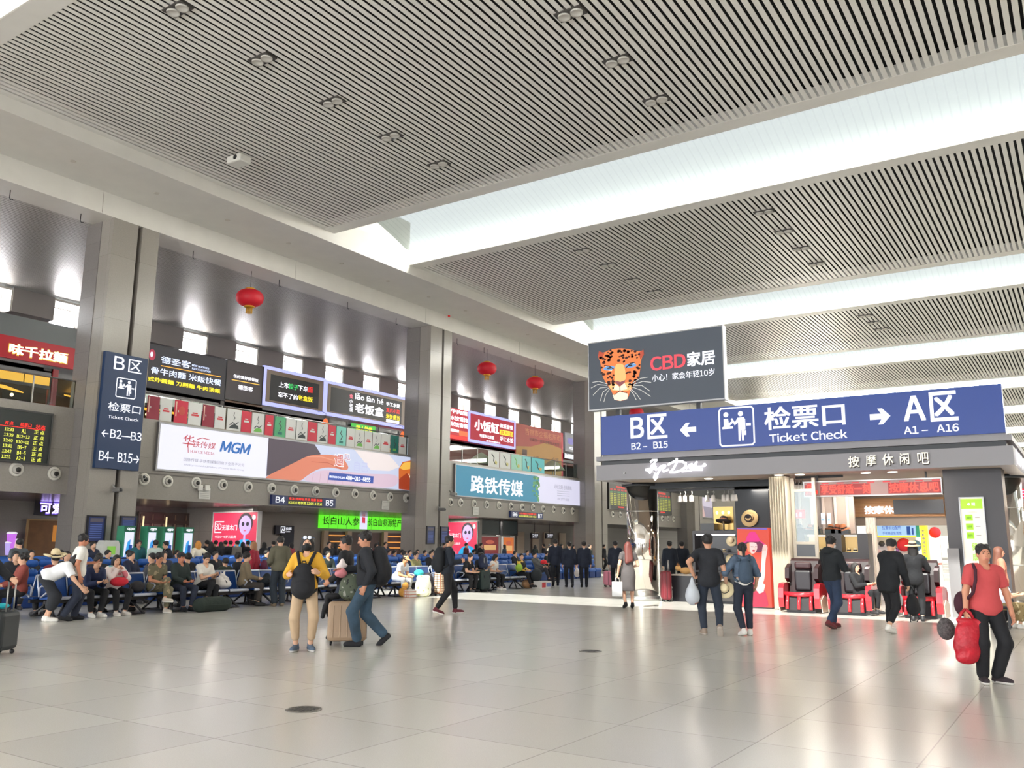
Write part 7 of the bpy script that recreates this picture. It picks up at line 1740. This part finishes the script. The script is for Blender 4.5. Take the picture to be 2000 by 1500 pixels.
# ------------------------------------------------------------------ people on the first bench
SIT = dict(pelvis=(0, 0, .54))
def sit(px, label, X=-17.78, py=1120, face=(1, 0), det=1, H=1.68, feet=None, **k):
    Y = on_x(px, py, X)[1]
    feet = feet or {-1: ((-.10, .44), .1, 0, 0), 1: ((.10, .42), -.1, 0, 0)}
    k.setdefault('lean', .1); k.setdefault('hands', {1: (.1, .34, .68), -1: (-.1, .34, .68)})
    return person(label, (X, Y, 0), facing(*face), H=H, det=det, pelvis=(0, 0, .572), feet=feet, **k)
sit(173, 'seated person in blue and black jacket, head bowed over a phone', lean=.55, head=(.3, 0), hands={1: (.08, .5, .72), -1: (-.08, .5, .72)}, top='jacket', topm=T((30, 40, 74)), botm=BLK, shoe=WHT, sole=WHT)
sit(222, 'seated woman in pastel jacket with hands at her mouth', H=1.62, lean=.12, head=(.1, -.2), hands={1: (.07, .24, 1.02), -1: (-.07, .22, 1.02)}, poles={1: (.6, .2, -1), -1: (-.6, .2, -1)}, thumbs={1: (0, -1, .4), -1: (0, -1, .4)}, curl=(1, 1), top='jacket', topm=patchy(((120, 190, 190), (226, 210, 206), (206, 120, 130)), 4), botm=BLK, shoe=T((206, 198, 190)), sole=WHT, hair='bob')
p = on_x(222, 1150, -17.6); bag_soft((-17.42, p[1], .62), 0, 'handbag', 'red bag on the lap of the woman in pastel jacket', 'bag', [ell((0, 0, .09), (.13, .2, .1), None, .05)], T((196, 30, 50)), .014)
sit(303, 'seated man in camouflage shirt and trousers, legs crossed', lean=.2, head=(.3, 0), top='tee', topm=CAM, botm=CAM, feet={-1: ((-.04, .48), 0, 0, 0), 1: ((.0, .52), .5, 0, .24)}, shoe=T((190, 180, 168)), sole=WHT, skin=(186, 130, 100))
sit(350, 'seated man in dark green jacket and trousers', lean=.05, top='jacket', topm=T((40, 50, 48)), botm=DKJ, shoe=BLK, skin=(190, 126, 100), cap=T((30, 30, 34)))
sit(393, 'seated man in white tee typing on a phone', lean=.28, head=(.4, -.3), hands={1: (.04, .44, .80), -1: (-.10, .42, .80)}, top='tee', topm=WSH, botm=BLK, feet={-1: ((-.1, .44), 0, 0, 0), 1: ((.12, .5), .4, 0, .18)}, shoe=T((170, 170, 160)), sole=WHT)
p = on_x(433, 1140, -17.75); bag_soft((-17.72, p[1], .455), 0, 'plastic_bag', 'bulky white plastic bag on the bench beside the phone typing man', 'bag', [ell((0, 0, .11), (.16, .22, .12), None, .05), ell((.03, -.12, .2), (.09, .09, .09), None, .03), ell((-.02, .08, .2), (.1, .1, .1), None, .03), ell((.0, -.02, .28), (.08, .08, .08), None, .03), cap((.0, .0, .3), (-.03, .06, .4), .045, .02, k=.03), cap((.0, -.04, .3), (.03, -.1, .39), .04, .015, k=.03), ell((.1, .05, .1), (.08, .12, .08), None, .03)], mat((222, 216, 212), .4, bump=.5, bscale=12), .014)
sit(476, 'seated man in olive jacket turned sideways with a waist bag', face=(.45, .9), lean=.1, top='jacket', topm=T((120, 106, 84)), botm=T((60, 54, 50)), collar=(220, 90, 50))
p = on_x(515, 1140, -17.8); bag_soft((-17.75, p[1], .455), 0, 'travel_bag', 'dark slumped bag on the bench behind the standing olive man', 'bag', [ell((0, 0, .12), (.15, .24, .13), None, .05), ell((0, .05, .24), (.08, .1, .1), None, .05)], T((30, 38, 44)), .015)
p = on_z(410, 1194, 0); bag_soft((-16.95, p[1], 0), 0, 'duffel_bag', 'dark green duffel bag on the floor before the phone typing man', 'bag', [cap((0, -.34, .16), (0, .34, .16), .16, k=.05), cap((.02, -.2, .24), (.02, .2, .24), .08, k=.06)], T((34, 44, 38)), .016)
p = on_x(268, 1145, -17.7); bag_soft((-17.7, p[1], .455), 0, 'shopping_bag', 'dark bag and cup on the bench beside the camouflage man', 'bag', [ell((0, 0, .12), (.13, .17, .13), None, .05)], T((52, 50, 54)), .015)
I = person('standing man in olive coat and dark jeans, seen from behind beside the bench', ground(542, 1184), toward(-.5, .85), H=1.72, det=1, girth=1.08, lean=.08, top='jacket', topm=OLV, hem=.84, loose=.01, botm=T((36, 44, 54)), leglen=.05, legw=.02, shoe=T((120, 104, 84)), hair='short', hands={1: (.2, .2, 1.0), -1: (-.2, .2, 1.0)}, head=(.2, 0))
# second part of the row
sit(775, 'man in a tan cap slumped forward on the bench with grey trousers', lean=.6, head=(.3, 0), top='tee', topm=T((206, 206, 210)), botm=LGY, cap=T((214, 170, 120)), shoe=BLK, hands={1: (.1, .5, .6), -1: (-.1, .5, .6)}, skin=(206, 150, 110))
sit(906, 'seated man in black, first of the two leaning behind the red shoe walker', lean=.45, head=(.3, 0), top='tee', topm=BLK, botm=BLK, hands={1: (.1, .48, .66), -1: (-.1, .48, .66)})
sit(930, 'seated man in black reaching his arm out toward his neighbour', lean=.35, head=(.2, .4), top='tee', topm=BLK, botm=T((40, 42, 48)), hands={1: (.1, .4, .7), -1: (-.2, .52, .86)})
sit(960, 'seated woman in white blouse and black trousers', H=1.6, lean=.3, head=(.3, .2), top='tee', topm=WHT, botm=BLK, shoe=WHT, sole=WHT, hair='bob')
sit(1016, 'seated woman in yellow and black top with a lime bag', H=1.6, lean=.1, head=(.0, -.8), top='jacket', topm=patchy(((34, 34, 38), (226, 190, 80)), 3), botm=BLK, hair='bun', feet={-1: ((-.05, .6), 0, 0, .05), 1: ((.1, .62), 0, 0, .05)})
p = on_x(1012, 1125, -17.55); bag_soft((-17.45, p[1]-.1, .62), 0, 'handbag', 'lime green bag on the lap of the woman in yellow', 'bag', [ell((0, 0, .13), (.1, .19, .14), None, .05)], T((150, 186, 60)), .014)
sit(1052, 'man in grey reclining at the end of the bench, red cap on his knee', X=-18.9, lean=-.35, top='jacket', topm=T((90, 92, 92)), botm=T((52, 54, 62)), feet={-1: ((-.1, .6), 0, 0, .15), 1: ((.1, .62), 0, 0, .15)})
p = on_x(1062, 1098, -18.4); bag_soft((p[0], p[1], p[2]-.08), 0, 'baseball_hat', 'bright red cap resting near the reclining man in grey', 'cap', [ell((0, 0, .08), (.13, .14, .1), None, .03), ell((.12, 0, .03), (.1, .1, .02), None, .03)], T((226, 50, 60)), .014, cuts=[((0, 0, 0.01), (0, 0, -1))])
# luggage on the floor by the second part of the row
p = on_z(787, 1166, 0); bag_soft((p[0], p[1], 0), 0, 'plush_toy', 'golden plush bear on the sunlit floor by the bench', 'toy', [ell((0, 0, .14), (.13, .15, .14), None, .04), ell((.03, .05, .34), (.1, .1, .1), None, .03), ell((.12, -.08, .06), (.07, .06, .06), None, .03), ell((.12, .12, .06), (.07, .06, .06), None, .03)], T((206, 150, 70)), .014)
p = on_z(796, 1167, 0); r = thing('carton', 'white printed carton beside the golden plush bear', 'box', (p[0], p[1]+.1, 0)); MB().box(-.12, .12, -.14, .16, 0, .22).build('box_body', stripes((228, 222, 216), (200, 130, 110), 6, 'X', grid=True), r); MB().tube([(0, -.05, .22), (0, -.03, .28), (0, .05, .28), (0, .07, .22)], .008, 6).build('handle', WHT, r)
p = on_z(826, 1165, 0); bag_soft((p[0], p[1], 0), 0, 'travel_bag', 'large pale bag printed with yellow and green dots on the sunlit floor', 'bag', [ell((0, 0, .3), (.2, .3, .32), None, .06), ell((0, 0, .12), (.2, .3, .14), None, .06), cap((0, -.2, .55), (0, .2, .55), .08, k=.06)], patchy(((226, 222, 200), (232, 230, 214), (196, 200, 120)), 11), .017)
bag_soft((p[0]-.1, p[1]-.1, .60), 0, 'plastic_bag', 'turquoise bag on top of the large dotted bag', 'bag', [ell((0, 0, .1), (.14, .16, .1), None, .05)], T((60, 190, 200)), .015)
p = on_z(862, 1163, 0); r = suitcase((p[0], p[1], 0), -PI/2, 'beige checked suitcase on the sunlit floor', stripes((226, 208, 178), (130, 84, 60), 7, 'X', grid=True), .46, .28, .66, handle=.3, ribs=False)
p = on_z(846, 1163, 0); bag_soft((p[0]-.25, p[1]+.05, 0), 0, 'backpack', 'dark striped backpack leaning on the beige checked suitcase', 'backpack', [ell((0, 0, .34), (.16, .2, .35), None, .05), ell((.05, 0, .16), (.16, .2, .15), None, .05)], stripes((70, 62, 70), (40, 36, 40), 8, 'Z'), .016, part='main_compartment')
p = on_z(943, 1155, 0); suitcase((p[0], p[1], 0), -PI/2, 'dark green suitcase standing before the seated men in black', mat((36, 52, 50), .6), .50, .30, .66, handle=.4, ribs=False)
bag_soft((p[0]-.02, p[1], .74), 0, 'backpack', 'navy backpack strapped on the dark green suitcase', 'backpack', [ell((0, 0, .24), (.13, .2, .26), None, .05), ell((.05, 0, .12), (.13, .18, .12), None, .05)], T((30, 38, 62)), .015, part='main_compartment')
p = on_z(1031, 1149, 0); bag_soft((p[0], p[1], 0), 0, 'paper_bag', 'brown sack on the floor under the lime bag woman', 'bag', [ell((0, 0, .16), (.2, .3, .17), None, .06)], T((156, 118, 84)), .017)
p = on_z(1058, 1149, 0); r = thing('carton', 'white and red carton on the floor at the end of the bench', 'box', (p[0], p[1], 0)); MB().box(-.2, .2, -.35, .35, 0, .26).build('box_body', mat((216, 212, 210), .5), r); MB().box(.2, .205, -.3, -.05, .04, .22).build('red_print', mat((200, 50, 60), .5), r); MB().box(.2, .205, .02, .3, .06, .2).build('blue_print', mat((110, 130, 190), .5), r)
bag_soft((p[0]-.1, p[1]-.2, .26), 0, 'travel_bag', 'dark tall bag piled on the white and red carton', 'bag', [ell((0, 0, .22), (.16, .3, .23), None, .06)], T((40, 44, 48)), .017)

# ------------------------------------------------------------------ people in the rows behind
def mid(px, py_head, X, label, H=1.66, seated=True, face=None, det=0, **k):
    """a person whose head shows at the pixel; X is the row they sit or stand in"""
    Y = on_x(px, py_head, X)[1]
    fc = face if face is not None else (1, 0)
    if seated:
        k.setdefault('hands', {1: (.1, .34, .68), -1: (-.1, .34, .68)})
        return person(label, (X, Y, 0), facing(*fc), H=H, det=det, pelvis=(0, 0, .572), feet={-1: ((-.10, .44), 0, 0, 0), 1: ((.10, .42), 0, 0, 0)}, **k)
    return person(label, (X, Y, 0), facing(*fc), H=H, det=det, **k)
BK = (-1, 0)
mid(44, 1105, -18.35, 'seated woman in rust brown jacket with curly hair at the end of the second row', top='jacket', topm=T((130, 60, 52)), botm=BLK, hair='curly', face=(-.3, -1), det=1)
I = mid(106, 1112, -18.35, 'seated man in maroon shirt wearing a cream cowboy hat', top='tee', topm=MAR, botm=BLK, face=BK, hair='short', det=1)
p = I['place'](*I['hd'](0, 0, .07)); r = thing('cowboy_hat', 'cream wide brimmed hat on the man in maroon shirt', 'hat', p, 0); r.rotation_euler = (.1, .15, 0)
soft('brim', [ell((0, 0, 0), (.2, .17, .015), None, .01), ell((0, .17, .03), (.15, .05, .02), None, .03), ell((0, -.17, .03), (.15, .05, .02), None, .03)], .012, T((222, 206, 166)), r); soft('crown', [ell((0, 0, .06), (.11, .09, .1), None, .03)], .012, T((214, 196, 156)), r); soft('band', [ell((0, 0, .03), (.114, .094, .03), None, .01)], .011, T((150, 120, 80)), r)
mid(192, 1106, -18.35, 'seated dark haired person behind the pastel jacket woman', top='jacket', topm=BLK2, botm=BLK, face=(-.6, .6))
mid(296, 1100, -18.35, 'person leaning sideways behind the camouflage man', top='jacket', topm=T((60, 60, 66)), botm=BLK, face=(-.2, -1), head=(.1, 0))
mid(366, 1102, -18.35, 'person with black bag on the back behind the dark green jacket man', top='jacket', topm=BLK, botm=BLK, face=BK)
mid(440, 1103, -18.35, 'dark haired head just above the bench behind the white plastic bag', top='jacket', topm=T((50, 60, 50)), botm=BLK, face=BK, H=1.5)
mid(466, 1096, -18.35, 'man in dark collar turned sideways behind the olive jacket man', top='jacket', topm=BLK2, botm=BLK, face=(.3, 1), det=1)
I = person('woman in red coat standing with a purple bag beyond the benches', (-19.55, on_x(500, 1070, -19.55)[1], 0), toward(-.9, .1), H=1.60, det=1, lean=.15, top='jacket', topm=T((150, 30, 50)), hem=.7, botm=BLK, hair='bob', hairm=mat((150, 104, 70), .6))
bag_soft(I['place'](.1, -.25, .85), I['rz'], 'handbag', 'purple bag on the shoulder of the woman in red coat', 'bag', [ell((0, 0, .12), (.16, .1, .17), None, .05)], T((90, 30, 60)), .016)
mid(812, 1090, -19.3, 'seated man in yellow and grey striped shirt facing the hall', top='tee', topm=stripes((196, 190, 120), (90, 84, 60), 14, 'Z'), botm=BLK, det=1)
mid(864, 1100, -19.3, 'seated person in white tee behind the walker', top='tee', topm=WHT, botm=BLK, det=1)
# standing by the phone adverts
for k, (px, py, X, lab, kw) in enumerate(((271, 1064, -25.4, 'man in teal jacket standing before the first gap between phone adverts', dict(top='jacket', topm=T((30, 90, 100)), face=(1, -.3), skin=(196, 140, 120))), (304, 1062, -24.9, 'man in pale mint shirt standing before the phone adverts, back turned', dict(top='long', topm=T((190, 204, 196)), face=(-1, .3))), (335, 1064, -24.9, 'person in black jacket leaning forward before the phone adverts', dict(top='jacket', topm=T((36, 38, 48)), lean=.35, face=(-.2, -1))), (387, 1062, -24.9, 'woman in white blouse with blond hair, hand on hip', dict(top='long', topm=mat((236, 226, 206), .8), face=(-1, .2), hair='bob', hairm=mat((206, 140, 60), .6), hands={1: (.22, -.02, 1.0), -1: (-.24, .02, .9)}, poles={1: (1, -.3, 0)})))):
    mid(px, py, X, lab, seated=False, H=1.62, det=1, botm=BLK, **kw)
mid(182, 1062, -24.8, 'person in dark blue jacket seated high beside the ticket machine', seated=False, H=1.56, top='jacket', topm=T((34, 40, 60)), botm=BLK, face=(1, 0))
mid(38, 1062, -22.4, 'person in grey striped top before the drink cup wall', seated=False, H=1.62, top='tee', topm=stripes((90, 96, 100), (60, 64, 70), 16, 'Z'), botm=BLK, face=BK)
# queue under the pink poster and far crowd: three builds, dressed differently
def crowd_proto(**k):
    I = person('x', (0, 0, 0), 0, det=0, **k); return I['root']
P_A = crowd_proto(H=1.66, top='jacket', topm=BLK, botm=BLK, hem=.8); P_B = crowd_proto(H=1.60, w=.94, top='jacket', topm=BLK, botm=BLK, hair='bob', hem=.8); P_C = crowd_proto(H=1.68, pelvis=(0, 0, .555), feet={-1: ((-.10, .44), 0, 0, 0), 1: ((.10, .42), 0, 0, 0)}, hands={1: (.1, .34, .68), -1: (-.1, .34, .68)}, top='jacket', topm=BLK, botm=BLK)
used = {}
def clone(proto, loc, rz, label, topm, group):
    if proto.name not in used: used[proto.name] = 1; o = proto
    else: o = copy_tree(proto)
    o.location = loc; o.rotation_euler = (0, 0, rz); o['label'] = label; o['group'] = group
    for ch in o.children:
        if ch.name.split('.')[0] in ('jacket', 'top'):
            ch.material_slots[0].link = 'OBJECT'; ch.material_slots[0].material = topm
    return o
CL = [((30, 30, 36), 'black'), ((70, 64, 56), 'brown'), ((50, 56, 74), 'slate blue'), ((110, 104, 96), 'taupe'), ((34, 44, 40), 'dark green'), ((90, 40, 48), 'wine red'), ((40, 40, 44), 'charcoal'), ((140, 130, 116), 'sand'), ((30, 36, 60), 'navy'), ((160, 60, 70), 'red')]
for k, (px, X, pr, ci) in enumerate(((404, -29.0, P_A, 0), (412, -28.4, P_B, 6), (421, -29.0, P_A, 4), (431, -28.2, P_B, 0), (440, -29.0, P_A, 8), (450, -28.4, P_A, 6), (463, -28.0, P_A, 3), (474, -28.6, P_B, 8), (484, -28.2, P_A, 0), (494, -28.8, P_A, 7), (516, -28.0, P_B, 0), (534, -28.5, P_A, 2), (569, -28.6, P_B, 9))):
    Y = on_x(px, 1064, X)[1]
    clone(pr, (X, Y, 0), facing(-1, .2*((k % 3)-1)), '%s person in the queue under the pink poster, in a %s jacket' % (ORD[k], CL[ci][1]), T(CL[ci][0]), 'queue under the pink poster')
for k, (px, X, pr, ci, fz) in enumerate(((643, -26.5, P_A, 6, 1), (655, -27, P_B, 0, -1), (735, -27.5, P_B, 9, 1), (753, -27, P_A, 2, 1), (868, -27.6, P_A, 5, 1), (911, -26.2, P_A, 5, 1), (930, -26.8, P_B, 0, -1), (940, -26.2, P_A, 0, 1), (1045, -27.5, P_B, 4, -1), (1062, -27.8, P_A, 0, -1), (1074, -25.0, P_A, 7, 1), (1097, -26.0, P_A, 0, 1), (1120, -27.0, P_B, 7, 1), (1152, -23.2, P_A, 4, 1), (1180, -26.0, P_A, 6, 1), (985, -27.9, P_B, 2, -1))):
    Y = on_x(px, 1066, X)[1]
    where = 'between the ginseng shop and the second column' if px < 780 else 'before the booth by gates B6 and B7' if px < 1000 else 'near the men in suits'
    clone(pr, (X, Y, 0), facing(fz, .25*((k % 3)-1)), '%s standing person %s, in %s' % (ORD[k], where, CL[ci][1]), T(CL[ci][0]), 'far standing crowd')
kk = 0
for X, xs in ((-20.75, (30, 130, 256, 320, 420, 590, 640, 735, 790, 842, 1006, 1068)), (-24.05, (60, 118, 210, 250, 345, 520, 610, 745, 770, 800, 830, 852, 1030)), (-26.45, (150, 760, 785, 815, 845, 925))):
    for j, px in enumerate(xs):
        Y = on_x(px, 1095, X)[1]; ci = (kk*3+j) % len(CL)
        clone(P_C, (X, Y, .02), facing(1, .3*((j % 3)-1)), '%s person seated in the %s row of blue covered seats, in %s' % (ORD[j], {-20.75: 'front', -24.05: 'middle', -26.45: 'back'}[X], CL[ci][1]), T(CL[ci][0]), 'people on the blue covered seats'); kk += 1
# floor drains
for k, q in enumerate(((593, 1386), (1153, 1272))):
    p = on_z(*q, 0); r = thing('floor_drain', ['round metal floor drain nearest the camera', 'round metal floor drain ahead of the hat shop'][k], 'drain', (p[0], p[1], 0))
    MB().lathe([(.17, .0), (.17, .006), (.14, .008), (.14, .004), (1e-4, .004)], n=28).build('ring', mat((120, 116, 110), .4, .6), r)
    for q_ in range(5): MB().box(-.1, .1, -.1+.045*q_, -.08+.045*q_, .004, .008).build('grate_bar', mat((50, 48, 46), .4), r)
